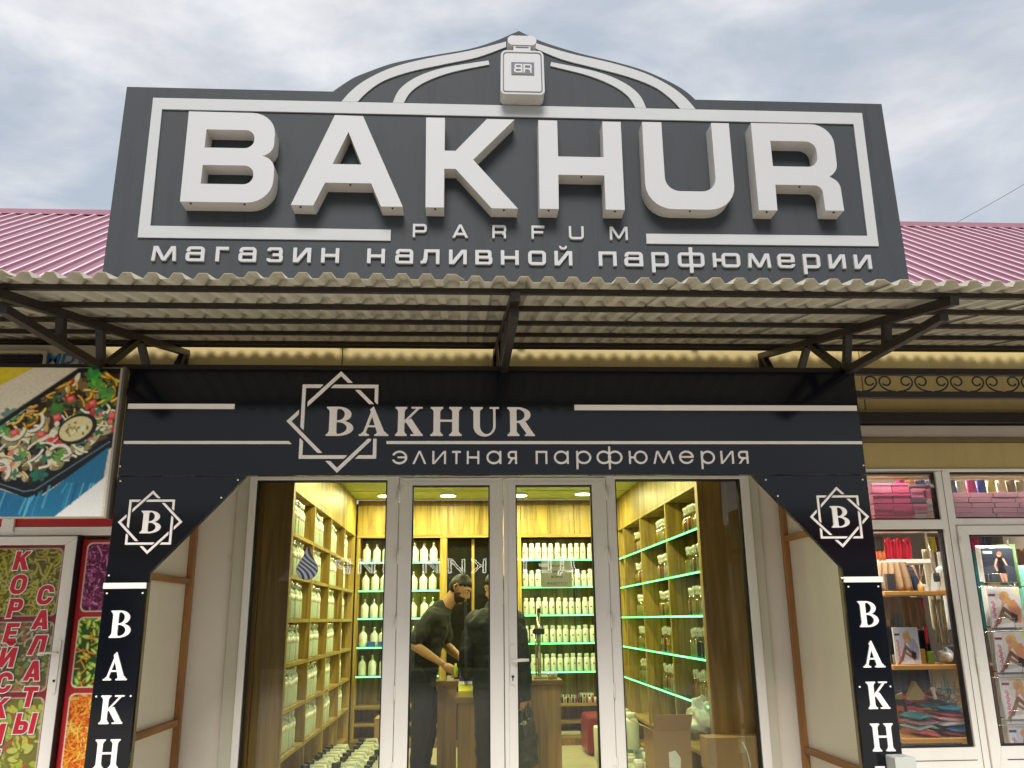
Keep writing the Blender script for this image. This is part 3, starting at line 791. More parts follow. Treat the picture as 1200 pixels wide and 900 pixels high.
# partition walls of the neighbours' rooms
W('room_wall', (-3.9, -3.8, 6.3, 9.4, 0.1, 3.4), (-3.9, -2.0, 9.4, 9.5, 0.1, 3.4), mat_=M_plaster)
W('room_wall', (2.42, 2.5, 6.3, 9.4, 0.1, 3.4), (6.1, 6.2, 6.3, 9.4, 0.1, 3.4), (2.5, 6.1, 9.4, 9.5, 0.1, 3.4), mat_=M_plaster)
W('neighbour_ceiling', (2.5, 6.1, 6.3, 9.4, 2.9, 2.95), mat_=M_plaster)
W('neighbour_ceiling', (-3.8, -2.0, 6.3, 9.4, 2.9, 2.95), mat_=M_plaster)

# ------------------------------------------------------------------ perfume shop front: fixed frame, windows, doors
fr = MB().prism([rloop([(-1.49, .25), (2.018, .25), (2.018, 2.53), (-1.49, 2.53)]),
                 rloop([(-1.442, .34), (-.546, .34), (-.546, 2.497), (-1.442, 2.497)]),
                 rloop([(-.462, .262), (.988, .262), (.988, 2.514), (-.462, 2.514)]),
                 rloop([(1.054, .34), (1.955, .34), (1.955, 2.5), (1.054, 2.5)])], 5.955, 6.035)
frame = fr.build('window_frame', M_pvc, parent=bld, bevel=0.006, label='white plastic frame of the perfume shop front')
WLOC[frame.name] = WLOC[bld.name]
def gasket(parent, x0, x1, z0, z1, y0, y1, w=0.008):
    m = MB().prism([[(x0, z0), (x1, z0), (x1, z1), (x0, z1)], [(x0+w, z0+w), (x1-w, z0+w), (x1-w, z1-w), (x0+w, z1-w)]], y0, y1)
    return m.build('gasket', M_gasket, parent=parent)
def paneat(parent, x0, x1, z0, z1, y, m_=M_glass):
    return MB().box(x0, x1, y, y+0.006, z0, z1).build('pane', m_, parent=parent)
for x0, x1, z1 in ((-1.442, -.546, 2.497), (1.054, 1.955, 2.5)):
    gasket(frame, x0+.0005, x1-.0005, .3405, z1-.0005, 5.97, 6.03); paneat(frame, x0+.005, x1-.005, .345, z1-.005, 6.0)
W('reveal_strip', (-1.575, -1.492, 5.972, 5.998, .25, 2.53), mat_=mat('reveal_cream', (0.62, 0.58, 0.47), 0.5, var=0.05), bevel=0.004)
W('reveal_strip', (2.021, 2.085, 5.972, 5.998, .25, 2.53), mat_=mat('reveal_cream', (0.62, 0.58, 0.47), 0.5, var=0.05), bevel=0.004)
def door(x0, x1, gx0, gx1, side):
    lf = MB()
    oz0, oz1, iz0, iz1 = .27, 2.508, .44, 2.457
    # four mitred rails
    y0, y1 = 5.942, 6.012
    for q in ([(x0, oz0), (gx0, iz0), (gx0, iz1), (x0, oz1)], [(x1, oz0), (x1, oz1), (gx1, iz1), (gx1, iz0)],
              [(x0+.0012, oz1), (gx0+.0012, iz1), (gx1-.0012, iz1), (x1-.0012, oz1)], [(x0+.0012, oz0), (x1-.0012, oz0), (gx1-.0012, iz0), (gx0+.0012, iz0)]):
        lf.prism([q], y0, y1)
    d = lf.build('door', M_pvc, parent=bld, bevel=0.004, label='glazed white plastic door leaf, %s one of the pair' % side)
    WLOC[d.name] = WLOC[bld.name]
    # raised glazing bead
    MB().prism([[(gx0-.022, iz0-.022), (gx1+.022, iz0-.022), (gx1+.022, iz1+.022), (gx0-.022, iz1+.022)], [(gx0, iz0), (gx1, iz0), (gx1, iz1), (gx0, iz1)]], 5.938, 5.9415).build('glazing_bead', M_pvc, parent=d)
    gasket(d, gx0+.0005, gx1-.0005, iz0+.0005, iz1-.0005, 5.95, 6.0); paneat(d, gx0+.005, gx1-.005, iz0+.005, iz1-.005, 5.985)
    xh = x0-.002 if side == 'left' else x1+.002
    for z in (2.40, 1.97, 1.535, 1.09, .63):
        h = MB(); h.tube([(xh, 5.932, z-.05), (xh, 5.932, z+.05)], .007, 8); s_ = 1 if side == 'left' else -1
        h.box(xh-.002, xh+s_*.028, 5.9345, 5.9415, z+.002, z+.05); h.box(xh+.002, xh-s_*.024, 5.947, 5.9545, z-.05, z-.002)
        h.build('hinge', M_pvc, parent=d)
    return d
dl = door(-.458, .258, -.37, .167, 'left')
dr = door(.266, .984, .347, .884, 'right')
MB().prism([rloop([(.262, .28), (.290, .28), (.290, 2.5), (.262, 2.5)])], 5.928, 5.9375).build('cover_strip', M_pvc, parent=dr, bevel=.003)
hd = MB(); hd.prism([rloop([(.300, 1.135, .012), (.330, 1.135, .012), (.330, 1.385, .012), (.300, 1.385, .012)])], 5.925, 5.9375)
hd.tube([(.315, 5.93, 1.288), (.315, 5.885, 1.288)], .009, 8); hd.tube([(.305, 5.885, 1.288), (.33, 5.882, 1.288), (.42, 5.882, 1.290)], [.010, .011, .009], 8)
hd.build('handle', M_pvc, parent=dr)
kk = MB(); kk.tube([(.315, 5.9245, 1.185), (.315, 5.9205, 1.185)], .009, 10); kk.box(.312, .318, 5.9225, 5.9248, 1.158, 1.18); kk.build('keyhole', M_gasket, parent=dr)

# ================================================================== rooftop sign
SX, SZ = 0.4, 3.80
sign = thing('rooftop_sign', (SX, 5.85, SZ), 'large dark grey rooftop sign board with raised white BAKHUR letters and a domed top', 'sign')
dome = [(-1.035, 5.484), (-.972, 5.539), (-.885, 5.607), (-.78, 5.662), (-.584, 5.748), (-.32, 5.819), (.015, 5.897), (.217, 5.975), (.345, 6.042), (.408, 6.075),
        (.471, 6.042), (.625, 5.968), (.895, 5.88), (1.166, 5.812), (1.40, 5.738), (1.60, 5.640), (1.72, 5.56), (1.795, 5.484)]
def smooth(pts, k=4, close=False):
    out = []
    for i in range(len(pts)-1):
        p0 = np.array(pts[max(i-1, 0)]); p1 = np.array(pts[i]); p2 = np.array(pts[i+1]); p3 = np.array(pts[min(i+2, len(pts)-1)])
        for j in range(k):
            t = j/k; out.append(tuple(0.5*((2*p1)+(-p0+p2)*t+(2*p0-5*p1+4*p2-p3)*t*t+(-p0+3*p1-3*p2+p3)*t**3)))
    out.append(pts[-1]); return out
dm = smooth(dome[:10])[:-1]+smooth(dome[9:])
outline = [(-2.595, SZ-.05), (3.32, SZ-.05), (3.300, 5.482), ]+list(reversed(dm))+[(-2.587, 5.486)]
MB().prism([outline], 5.80, 5.92).build('board', M_sign, parent=sign, bevel=0.008)
for x in (-1.62, -.28, .98, 2.2): MB().box(x-.0012, x+.0012, 5.7985, 5.8002, 3.85, 5.45).build('panel_joint', mat('joint_dark', (0.02, 0.02, 0.022), .7), parent=sign)
tw = MB()   # pale trim along the edge of the board
ed = [(-2.587, SZ), (-2.587, 5.486)]+dm+[(3.300, 5.482), (3.32, SZ)]
tw.tube([(x, 5.86, z+.004) for x, z in ed], .0085, 6); tw.build('edge_trim', mat('trim_pale', (0.55, 0.56, 0.56), 0.4), parent=sign)
fl = [(-.557, 4.233), (-2.372, 4.233), (-2.376, 5.386), (3.122, 5.386), (3.112, 4.240), (1.338, 4.236), (1.338, 4.318), (3.033, 4.325), (3.041, 5.284), (-2.300, 5.288), (-2.290, 4.328), (-.557, 4.322)]
MB().prism([fl], 5.786, 5.799).build('frame_line', M_vinyl, parent=sign, bevel=.002)
def band(o, i): return smooth(o, 5)+list(reversed(smooth(i, 5)))
B1o = [(-.962, 5.388), (-.891, 5.485), (-.777, 5.589), (-.583, 5.700), (-.319, 5.788), (.015, 5.868), (.305, 5.961)]
B1i = [(-.842, 5.388), (-.764, 5.483), (-.646, 5.580), (-.45, 5.665), (-.185, 5.740), (.082, 5.813), (.305, 5.913)]
B2o = [(-.572, 5.388), (-.520, 5.510), (-.393, 5.620), (-.185, 5.708), (.165, 5.784)]
B2i = [(-.488, 5.388), (-.433, 5.490), (-.316, 5.584), (-.118, 5.672), (.172, 5.748)]
mir = lambda L_: [(2*.412-x, z) for x, z in L_]
for o, i in ((B1o, B1i), (B2o, B2i)):
    MB().prism([band(o, i)], 5.787, 5.799).build('arch_line', M_vinyl, parent=sign)
    MB().prism([band(mir(o), mir(i))], 5.787, 5.799).build('arch_line', M_vinyl, parent=sign)
BIG = {
 'B': [[(-2.052, 5.190), (-1.415, 5.186, .17), (-1.415, 4.86, .10), (-1.492, 4.834), (-1.402, 4.80, .11), (-1.402, 4.456, .18), (-2.050, 4.456)],
       [(-1.912, 5.043), (-1.560, 5.043, .07), (-1.560, 4.893, .07), (-1.914, 4.893)], [(-1.915, 4.752), (-1.548, 4.752, .07), (-1.548, 4.600, .07), (-1.917, 4.600)]],
 'A': [[(-.984, 5.184), (-.776, 5.180), (-.464, 4.441), (-.622, 4.441), (-.697, 4.625), (-1.030, 4.625), (-1.106, 4.441), (-1.266, 4.443)],
       [(-.878, 5.045), (-.984, 4.777), (-.772, 4.777)]],
 'K': [[(-.307, 5.179), (-.167, 5.179), (-.167, 4.904), (-.085, 4.904), (.147, 5.177), (.355, 5.177), (.045, 4.833), (.372, 4.440), (.181, 4.440), (-.084, 4.755), (-.167, 4.755), (-.167, 4.440), (-.300, 4.440)]],
 'H': [[(.535, 5.176), (.678, 5.176), (.678, 4.873), (1.02, 4.873), (1.022, 5.176), (1.162, 5.176), (1.160, 4.443), (1.019, 4.443), (1.019, 4.722), (.676, 4.722), (.672, 4.442), (.532, 4.442)]],
 'U': [[(1.326, 5.18), (1.473, 5.18), (1.473, 4.603, .11), (1.857, 4.603, .11), (1.857, 5.183), (1.994, 5.183), (1.994, 4.455, .2), (1.322, 4.455, .2)]],
 'R': [[(2.166, 5.19), (2.800, 5.19, .17), (2.800, 4.78, .12), (2.728, 4.746), (2.806, 4.70, .1), (2.812, 4.463), (2.669, 4.463), (2.665, 4.670, .06), (2.308, 4.67), (2.304, 4.457), (2.164, 4.457)],
       [(2.304, 5.040), (2.655, 5.040, .08), (2.655, 4.824, .08), (2.304, 4.824)]]}
for ch, lps in BIG.items():
    q = letter('letter', [rloop(l, 7) for l in lps], 5.655, 5.798, [M_letter, M_letterside], sign, side=1)
    # thin bright rim round the face
t_ = [('м', -2.256, -2.082), ('а', -2.016, -1.884), ('г', -1.805, -1.715), ('а', -1.642, -1.516), ('з', -1.442, -1.327), ('и', -1.254, -1.126), ('н', -1.053, -.924), ('н', -.722, -.594),
      ('а', -.519, -.389), ('л', -.334, -.198), ('и', -.129, .001), ('в', .063, .188), ('н', .25, .382), ('о', .451, .582), ('й', .645, .777), ('п', .973, 1.106), ('а', 1.163, 1.303), ('р', 1.367, 1.494),
      ('ф', 1.564, 1.763), ('ю', 1.827, 2.033), ('м', 2.091, 2.265), ('е', 2.317, 2.447), ('р', 2.511, 2.641), ('и', 2.706, 2.836), ('и', 2.902, 3.035)]
cache = {}
def small_letter(key, fn, ch, x0, x1, z, h, y0, y1, mats, parent, side=None):
    W_ = (x1-x0)/h; k = (key, ch, round(W_, 1))
    if k not in cache: cache[k] = (fn(ch, W_), W_)
    lp, w0 = cache[k]
    return letter('letter', place(lp, x0, z, (x1-x0)/w0, h), y0, y1, mats, parent, side=side)
for ch, a, b in t_: small_letter('ext', ext_glyph, ch, a, b, 4.052, .113, 5.778, 5.799, [M_letter, M_letterside], sign, side=1)
for ch, a, b in (('P', -.396, -.294), ('A', -.106, .010), ('R', .189, .292), ('F', .479, .576), ('U', .758, .868), ('M', 1.064, 1.198)):
    small_letter('cap', cap_glyph, ch, a, b, 4.262, .105, 5.778, 5.799, [M_letter, M_letterside], sign, side=1)
# perfume bottle emblem
M_ink = mat('emblem_ink', (0.035, 0.038, 0.05), 0.5)
ES = 5.65/5.5
def emb(pts): return rloop([(p[0]*ES, 1.55+(p[1]-1.55)*ES)+tuple(q*ES for q in p[2:]) for p in pts])
def EY(y): return 5.65+(y-5.5)
eb = MB().prism([emb([(.246, 5.292, .035), (.574, 5.292, .035), (.570, 5.668, .045), (.250, 5.668, .045)])], 5.65, 5.798, 0, 1)
eb = eb.build('bottle_emblem', [M_letter, M_letterside], parent=sign, bevel=.004); WLOC[eb.name] = WLOC[sign.name]
MB().prism([emb([(.262, 5.308, .02), (.558, 5.308, .02), (.555, 5.652, .03), (.265, 5.652, .03)]), emb([(.270, 5.316, .015), (.550, 5.316, .015), (.547, 5.644, .025), (.273, 5.644, .025)])], 5.647, 5.6495).build('outline', M_ink, parent=eb)
MB().prism([emb([(.346, 5.669), (.474, 5.669), (.474, 5.75), (.346, 5.75)])], 5.662, 5.70, 0, 1).build('neck', [M_letter, M_letterside], parent=eb)
MB().prism([emb([(.362, 5.700), (.460, 5.700), (.460, 5.708), (.362, 5.708)])], 5.658, 5.6615).build('neck_slot', M_ink, parent=eb)
MB().prism([emb([(.302, 5.72, .038), (.520, 5.72, .038), (.520, 5.802, .038), (.302, 5.802, .038)])], 5.655, 5.798, 0, 1).build('cap', [M_letter, M_letterside], parent=eb, bevel=.003)
MB().prism([emb([(.327, 5.455), (.497, 5.455), (.497, 5.562), (.327, 5.562)])], 5.645, 5.6485).build('label_plate', M_ink, parent=eb)
lb = cap_glyph('B', .85, .17); lr = cap_glyph('R', .85, .17)
def embl(L_): return [[(x*ES, 1.55+(z-1.55)*ES) for x, z in l] for l in L_]
MB().prism(embl(place(lb, .346, 5.471, .075, .075, mirror=True, W=.85)), 5.642, 5.6445).build('letter', M_letter, parent=eb)
MB().prism(embl(place(lr, .416, 5.471, .075, .075)), 5.642, 5.6445).build('letter', M_letter, parent=eb)
# small screws in the letters' undersides
sc = MB()
for x, z in ((-1.98, 4.456), (-1.6, 4.456), (-1.2, 4.441), (-.54, 4.441), (-.23, 4.44), (.27, 4.44), (.6, 4.442), (1.09, 4.443), (1.65, 4.455), (2.23, 4.457), (2.74, 4.463), (-.85, 4.625), (.85, 4.722), (2.5, 4.67)):
    sc.box(x-.006, x+.006, 5.67, 5.682, z-.009, z-.001)
sc.build('screw', M_steel, parent=sign)
# steel props behind the board
for x in (-2.2, -.9, .4, 1.7, 3.0):
    MB().bar((x, 5.97, 3.5), (x, 5.97, 5.3), .05, .05).build('prop', M_steel, parent=sign)
    MB().bar((x, 5.97, 5.1), (x, 7.2, 3.95), .04, .04).build('brace', M_steel, parent=sign)

# ================================================================== canopy
can = thing('canopy', (0.3, 6.0, 2.93), 'sloping canopy of corrugated beige sheet on dark steel trusses above the shop fronts', 'canopy')
SL = 0.205
def zc(y): return 3.452-SL*(6.0-y)      # underside of the purlins
YF = 3.42
SP = 0.105; NS = 9
sheet = None
for i in range(-5, 7):
    X0 = i*SP*NS-0.03
    if sheet is None:
        m = MB(); prof = []
        for k in range(NS): prof += [(k*SP, 0), (k*SP+.034, 0), (k*SP+.052, .027), (k*SP+.087, .027)]
        prof.append((NS*SP+.02, .002))
        n = len(prof); vs = []
        for yy in (YF, 5.935):
            for x, h in prof: vs.append((x, yy, zc(yy)+.026+h))
        for x, h in prof: vs.append((x, YF, zc(YF)+.026+h+.0012))
        for x, h in prof: vs.append((x, 5.935, zc(5.935)+.026+h+.0012))
        fs = [(j, n+j, n+j+1, j+1) for j in range(n-1)]+[(2*n+j, 2*n+j+1, 3*n+j+1, 3*n+j) for j in range(n-1)]+[(j, j+1, 2*n+j+1, 2*n+j) for j in range(n-1)]
        m.add(vs, fs)
        sheet = m.build('roof_sheet', M_sheet, parent=can, loc=(0, 0, 0)); sheet.location = Vector((X0, 0, 0))-WLOC[can.name]
    else:
        c = sheet.copy(); C.objects.link(c); c.location = Vector((X0, random.uniform(-.012, .012), .0025*(i % 2)))-WLOC[can.name]
for y in (3.58, 4.05, 4.57, 5.09, 5.62, 5.79):
    MB().box(-4.8, 6.2, y-.0125, y+.0125, zc(y), zc(y)+.023).build('purlin', M_steel, parent=can)
for tx in (-2.015, .215, 2.2, 4.42):
    tr = MB()
    tr.bar((tx, 3.5, zc(3.5)-.024), (tx, 6.0, zc(6.0)-.024), .042, .042)
    tr = tr.build('truss', M_steel, parent=can); WLOC[tr.name] = WLOC[can.name]
    zb = 2.915
    ch_ = lambda a, b, nm='brace', w=.04: MB().bar((tx, a[0], a[1]), (tx, b[0], b[1]), w, w).build(nm, M_steel, parent=tr)
    ch_((3.60, 2.875), (4.64, zb), 'bottom_chord')
    ch_((4.66, zb), (5.98, zb), 'bottom_chord')
    ch_((4.15, zb+.0), (4.12, zc(4.12)-.045)); ch_((4.63, zb+.02), (4.57, zc(4.57)-.045)); ch_((4.68, zb+.02), (5.09, zc(5.09)-.045))
    ch_((5.50, zb+.02), (5.14, zc(5.14)-.045)); ch_((5.53, zb+.02), (5.92, zc(5.92)-.045)); ch_((5.97, zb+.02), (5.97, zc(5.97)-.045), 'wall_post')
# scrolled lattice beam in front of the wall
lat = MB().box(-3.3, 5.6, 4.66, 4.70, 2.905, 2.942).build('lattice_beam', M_steel, parent=can); WLOC[lat.name] = WLOC[can.name]
MB().box(-3.3, 5.6, 4.66, 4.70, 2.765, 2.802).build('rail', M_steel, parent=lat)
def scroll_pts(cx, s):
    pts = []
    # an S stroke: bottom centre -> up and curl outwards into a spiral
    for k in range(26):
        t = k/25
        if t < .45:
            u = t/.45; a = -math.pi/2+u*math.pi/2*1.05
            pts.append((cx+s*(.020-.075*math.cos(0)*0+0.0)+s*(.0)+(-s)*(-.0)+s*0, 0))
    return pts
def scroll(cx):
    m = MB()
    for s in (-1, 1):
        # big bowl springing from the bottom rail, touching its twin at mid height, then curling outwards
        P = []
        for k in range(9):
            a = math.radians(-90+k*90/8*1.0); P.append((cx+s*(-.098+.090*math.cos(a)) if False else cx+s*(.098-.090*math.cos(math.radians(90-k*90/8))), 2.806+.060*(1-math.sin(math.radians(90-k*90/8)))))
        # spiral
        c0x, c0z = cx+s*.046, 2.866
        for k in range(16):
            a = math.radians(180-k*22); r = .038*(1-k/16*.45)
            P.append((c0x+s*(r*math.cos(a)), c0z+.0+r*math.sin(a)*.92))
        m.tube([(x, 4.68, z) for x, z in P], .0052, 6)
    return m
sc0 = scroll(0.0).build('scroll', M_steel, parent=lat, loc=(0, 0, 0))
sc0.location = Vector((2.40, 0, 0))-WLOC[can.name]
for k in list(range(-3, 0))+list(range(1, 15)):
    c = sc0.copy(); C.objects.link(c); c.location = Vector((2.40+.215*k, 0, 0))-WLOC[can.name]

# ================================================================== black portal round the shop front
por = thing('portal_sign', (0.2, 4.62, 0.12), 'black shop portal with silver BAKHUR lettering across its header and down both posts', 'sign')
PY = 4.62
MB().prism([rloop([(-1.852, 2.3095), (2.236, 2.3095), (2.236, 2.903), (-1.852, 2.903)])], PY, PY+.03).build('header_panel', M_black, parent=por, bevel=.003)
MB().prism([[(-1.856, 1.752), (-1.640, 1.752), (-1.640, 1.795), (-1.175, 2.3065), (-1.853, 2.3065)]], PY, PY+.03).build('corner_panel', M_black, parent=por, bevel=.003)
MB().prism([[(2.236, 1.752), (2.236, 2.3065), (1.585, 2.3065), (2.042, 1.795), (2.042, 1.752)]], PY, PY+.03).build('corner_panel', M_black, parent=por, bevel=.003)
MB().box(-1.858, -1.646, PY, PY+.03, .12, 1.749).build('post_panel', M_black, parent=por, bevel=.003)
MB().box(2.040, 2.246, PY, PY+.03, .12, 1.749).build('post_panel', M_black, parent=por, bevel=.003)
MB().box(-1.860, -1.642, PY-.012, PY-.001, 1.722, 1.752).build('silver_bar', M_silver, parent=por, bevel=.002)
MB().box(2.036, 2.252, PY-.012, PY-.001, 1.722, 1.752).build('silver_bar', M_silver, parent=por, bevel=.002)
M_edge = mat('raw_edge', (0.20, 0.15, 0.09), 0.7, var=0.2)
for x0, x1 in ((-1.70, -1.650), (-1.855, -1.80), (2.046, 2.096), (2.18, 2.23)): MB().box(x0, x1, PY+.031, PY+.075, .12, 2.30).build('stud', M_edge, parent=por)
MB().box(-1.85, 2.23, PY+.031, PY+.05, 2.31, 2.36).build('stud', M_edge, parent=por)
B_ = lambda x0, x1, z0, z1: MB().box(x0, x1, PY-.007, PY-.0005, z0, z1).build('silver_line', M_silver, parent=por)
B_(-1.838, -1.267, 2.676, 2.704); B_(.606, 2.224, 2.674, 2.704)
MB().prism([[(-1.838, 2.481), (-.946, 2.481), (-.962, 2.497), (-1.838, 2.497)]], PY-.007, PY-.0005).build('silver_line', M_silver, parent=por)
B_(-.434, 2.230, 2.481, 2.497)
def star(cx, cz, hs, r, w, cut=None):
    g = G(0, 0, 0, 0); res = 1/(w/7); X0 = r+w*1.5
    g.xs = np.arange(-X0, X0, 1/res); g.zs = g.xs.copy(); g.X, g.Z = np.meshgrid(g.xs, g.zs); g.F = np.full(g.X.shape, 9.0); g.res = res
    sq = np.maximum(np.abs(g.X), np.abs(g.Z)); di = (np.abs(g.X)+np.abs(g.Z))/math.sqrt(2); rd = r/math.sqrt(2)
    S = np.abs(sq-hs)-w/2; D = np.abs(di-rd)-w/2
    # interlacing: at each crossing one strand passes under (gap)
    gapS = np.abs(di-rd)-w*1.1; gapD = np.abs(sq-hs)-w*1.1
    ang = np.degrees(np.arctan2(g.Z, g.X)) % 360
    k = np.floor(((ang) % 360)/45).astype(int) % 2    # alternate crossings
    off = r-hs
    cr = []
    S2 = np.where((k == 0) & (gapS < 0), 9, S); D2 = np.where((k == 1) & (gapD < 0), 9, D)
    # keep only the inner side gap so that corners stay whole
    g.F = np.minimum(S2, D2)
    if cut: g.F = np.maximum(g.F, -g.rect(*cut))
    lo = [simplify(l, .15/res) for l in march(g.F, g.xs, g.zs)]
    return [[(x+cx, z+cz) for x, z in l] for l in lo if len(l) > 4]
def lay_star(cx, cz, hs, r, w, cut=None, y0=PY-.007, y1=PY-.0005, par=None):
    g = star(cx, cz, hs, r, w, cut)
    MB().prism(g, y0, y1).build('star_emblem', M_silver, parent=por)
lay_star(-.696, 2.608, .199, .272, .019, cut=(.12, -.098, .40, .098))
lay_star(-1.657, 2.063, .112, .158, .0115); lay_star(2.053, 2.074, .112, .158, .0115)
def serif(ch, x0, x1, z, h, y0, y1):
    k = ('ser', ch); w0 = {'B': .82, 'A': .98, 'K': .96, 'H': 1.06, 'U': .98, 'R': .94}[ch]
    if k not in cache: cache[k] = serif_glyph(ch, w0)
    return letter('letter', place(cache[k], x0, z, (x1-x0)/w0, h), y0, y1, M_silver, por)
pxx = lambda p: -.403+(p-459)*.004717
for ch, a, b in (('B', 381, 412.4), ('A', 418.9, 453), ('K', 460, 493), ('H', 501.3, 538.6), ('U', 548, 582), ('R', 591, 624)):
    serif(ch, pxx(a)+.006, pxx(b)+.006, 2.526, .163, PY-.010, PY-.0005)
for ch, a, b in (('э', 458.9, 476.8), ('л', 482.9, 498.9), ('и', 505.7, 521.5), ('т', 528.4, 538.6), ('н', 545.5, 560), ('а', 568.3, 585.6), ('я', 593, 603.8), ('п', 625.7, 639.3), ('а', 646.9, 664.3),
                 ('р', 673.2, 690.8), ('ф', 697, 727.6), ('ю', 735.2, 757.3), ('м', 764, 788.5), ('е', 794.7, 812.3), ('р', 820.8, 837.5), ('и', 844.3, 860), ('я', 865.3, 877.4)):
    small_letter('thin', thin_glyph, ch, pxx(a), pxx(b), 2.370, .072, PY-.008, PY-.0005, M_silver, por)
serif('B', -1.706, -1.600, 2.004, .118, PY-.008, PY-.0005); serif('B', 2.003, 2.106, 2.015, .118, PY-.008, PY-.0005)
for k, ch in enumerate('BAKHUR'):
    w = {'B': .105, 'A': .118, 'K': .118, 'H': .122, 'U': .118, 'R': .115}[ch]
    serif(ch, -1.752-w/2, -1.752+w/2, 1.480-.2045*k, .134, PY-.008, PY-.0005)
    serif(ch, 2.150-w/2, 2.150+w/2, 1.490-.2045*k, .134, PY-.008, PY-.0005)
rv = MB()
for x, z in ((-1.835, 2.28), (-1.22, 2.285), (-1.84, 1.79), (-1.835, 1.2), (-1.667, 1.2), (-1.84, 1.70), (-1.66, 1.70), (2.21, 2.28), (1.66, 2.28), (2.06, 1.70), (2.225, 1.70), (2.06, 1.19), (2.225, 1.19), (-1.30, 2.19), (1.72, 2.19), (-1.845, 2.36), (2.225, 2.36)):
    rv.tube([(x, PY-.003, z), (x, PY-.0002, z)], .005, 6)
rv.build('rivet', M_silver, parent=por)
# grey box fixed to the right post
eb2 = MB().prism([rloop([(2.155, .60, .01), (2.262, .60, .01), (2.262, .862, .01), (2.155, .862, .01)])], PY-.10, PY-.001)
eb2.build('cable_box', mat('grey_green_plastic', (0.50, 0.52, 0.47), 0.5, var=.05, spots=.3, streakcol=(.3, .28, .24)), label='small pale grey box fixed low on the right black post', cat='box', bevel=.006)

# ================================================================== side screens between portal and wall
for sx_, xs0, lab in ((-1, -1.866, 'left'), (1, 2.268, 'right')):
    t = thing('side_screen', (xs0, 5.3, .12), 'cream side sheet on brown wooden battens, %s of the perfume shop windows' % lab, 'partition')
    i_ = -sx_
    MB().box(xs0-.003, xs0+.003, 4.70, 5.985, .14, 2.42).build('sheet', M_screen, parent=t)
    MB().box(xs0+i_*.004, xs0+i_*.044, 5.945, 5.99, .12, 2.42).build('post', M_batten, parent=t, bevel=.003)
    for z in ((1.815, .935) if sx_ < 0 else (2.075, .70)):
        MB().box(xs0+i_*.004, xs0+i_*.036, 4.71, 5.944, z-.02, z+.02).build('batten', M_battenX, parent=t, bevel=.003)

# overhead cable top right
cb = MB().tube([(8.35+.45*k, 12.9, 8.0+.268*k-.04*math.sin(math.pi*k/6)) for k in range(7)], .004, 5)
cb.build('overhead_cable', M_steel, label='thin cable rising to the right against the sky', cat='cable')
# ================================================================== inside the perfume shop
M_white = mat('bottle_white', (0.78, 0.84, 0.74), 0.25, var=0.05)
M_frost = mat('frosted_bottle', (0.62, 0.70, 0.58), 0.12, var=0.12, nscale=40)
M_cap = mat('silver_cap', (0.80, 0.80, 0.74), 0.18, metal=0.75, var=0.05)
M_wcap = mat('white_cap', (0.85, 0.86, 0.78), 0.3, var=0.03)
M_pglass = glass('perfume_glass', (0.985, 0.99, 0.96), 1.5, 0.0, gain=1.5, rough=0.03)
M_tag = mat('bottle_label', (0.85, 0.84, 0.76), 0.6, var=0.1, nscale=50)
LV = [2.165, 1.870, 1.570, 1.270, 0.970, 0.670]      # shelf heights
ZT = 2.455

def plank(m, *b): m.box(*b); return m
# ---- left unit: cubbies facing +X
LX = -1.22
lu = thing('shelving_unit', (-1.4, 8.0, FZ), 'oak cubby shelving along the left wall packed with tall capped bottles', 'shelving')
LY = [6.17, 7.04, 7.92, 8.80, 9.64]
MB().box(-1.895, LX-.0, 6.13, 6.168, FZ, 2.80).build('end_panel', M_endp, parent=lu)
MB().box(-1.46, -1.42, 6.09, 6.128, FZ, 2.70).build('end_batten', M_oakd, parent=lu)
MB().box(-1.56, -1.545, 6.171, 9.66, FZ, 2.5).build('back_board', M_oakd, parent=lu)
for i, y in enumerate(LY):
    MB().box(-1.544, LX, y, y+.028, FZ, ZT).build('divider', M_oak, parent=lu)
for i in range(4):
    y0, y1 = LY[i]+.029, LY[i+1]-.001
    for z in LV+[0.37]:
        MB().box(-1.544, LX-.003, y0, y1, z-.026, z).build('shelf', M_oakx, parent=lu)
MB().box(-1.544, LX-.002, 6.171, 9.68, ZT+.001, 2.50).build('top_board', M_oak, parent=lu)
for i in range(8):   # upper panels, board by board
    y0 = 6.171+i*.44; MB().box(-1.56, LX-.004, y0, min(9.70, y0+.437), 2.502, 2.861).build('upper_panel', M_oak, parent=lu, bevel=.002)
# ---- right unit facing -X
RX = 1.72
ru = thing('shelving_unit', (2.0, 8.0, FZ), 'oak cubby shelving along the right wall with green lit glass shelves of perfume bottles', 'shelving')
RY = [6.30, 7.32, 8.42, 9.35, 9.70]
MB().box(RX, 2.296, 6.26, 6.298, FZ, 2.80).build('end_panel', M_endp, parent=ru)
MB().box(2.08, 2.10, 6.301, 9.7, FZ, 2.5).build('back_board', M_oakd, parent=ru)
for y in RY: MB().box(RX, 2.078, y, y+.028, FZ, 2.50).build('divider', M_oak, parent=ru)
RLV = [2.19, 1.875, 1.56, 1.255, 0.94]
for i in range(4):
    y0, y1 = RY[i]+.029, RY[i+1]-.001
    for z in RLV:
        g = MB().box(RX+.004, 2.078, y0, y1, z-.008, z).build('glass_shelf', M_shelfglass, parent=ru); WLOC[g.name] = WLOC[ru.name]
        MB().box(RX-.001, RX+.003, y0, y1, z-.010, z+.003).build('led_strip', M_led, parent=g)
    for z in (.60, .36): MB().box(RX+.003, 2.078, y0, y1, z-.026, z).build('shelf', M_oakx, parent=ru)
MB().box(RX+.002, 2.078, 6.301, 9.7, 2.502, 2.53).build('top_board', M_oak, parent=ru)
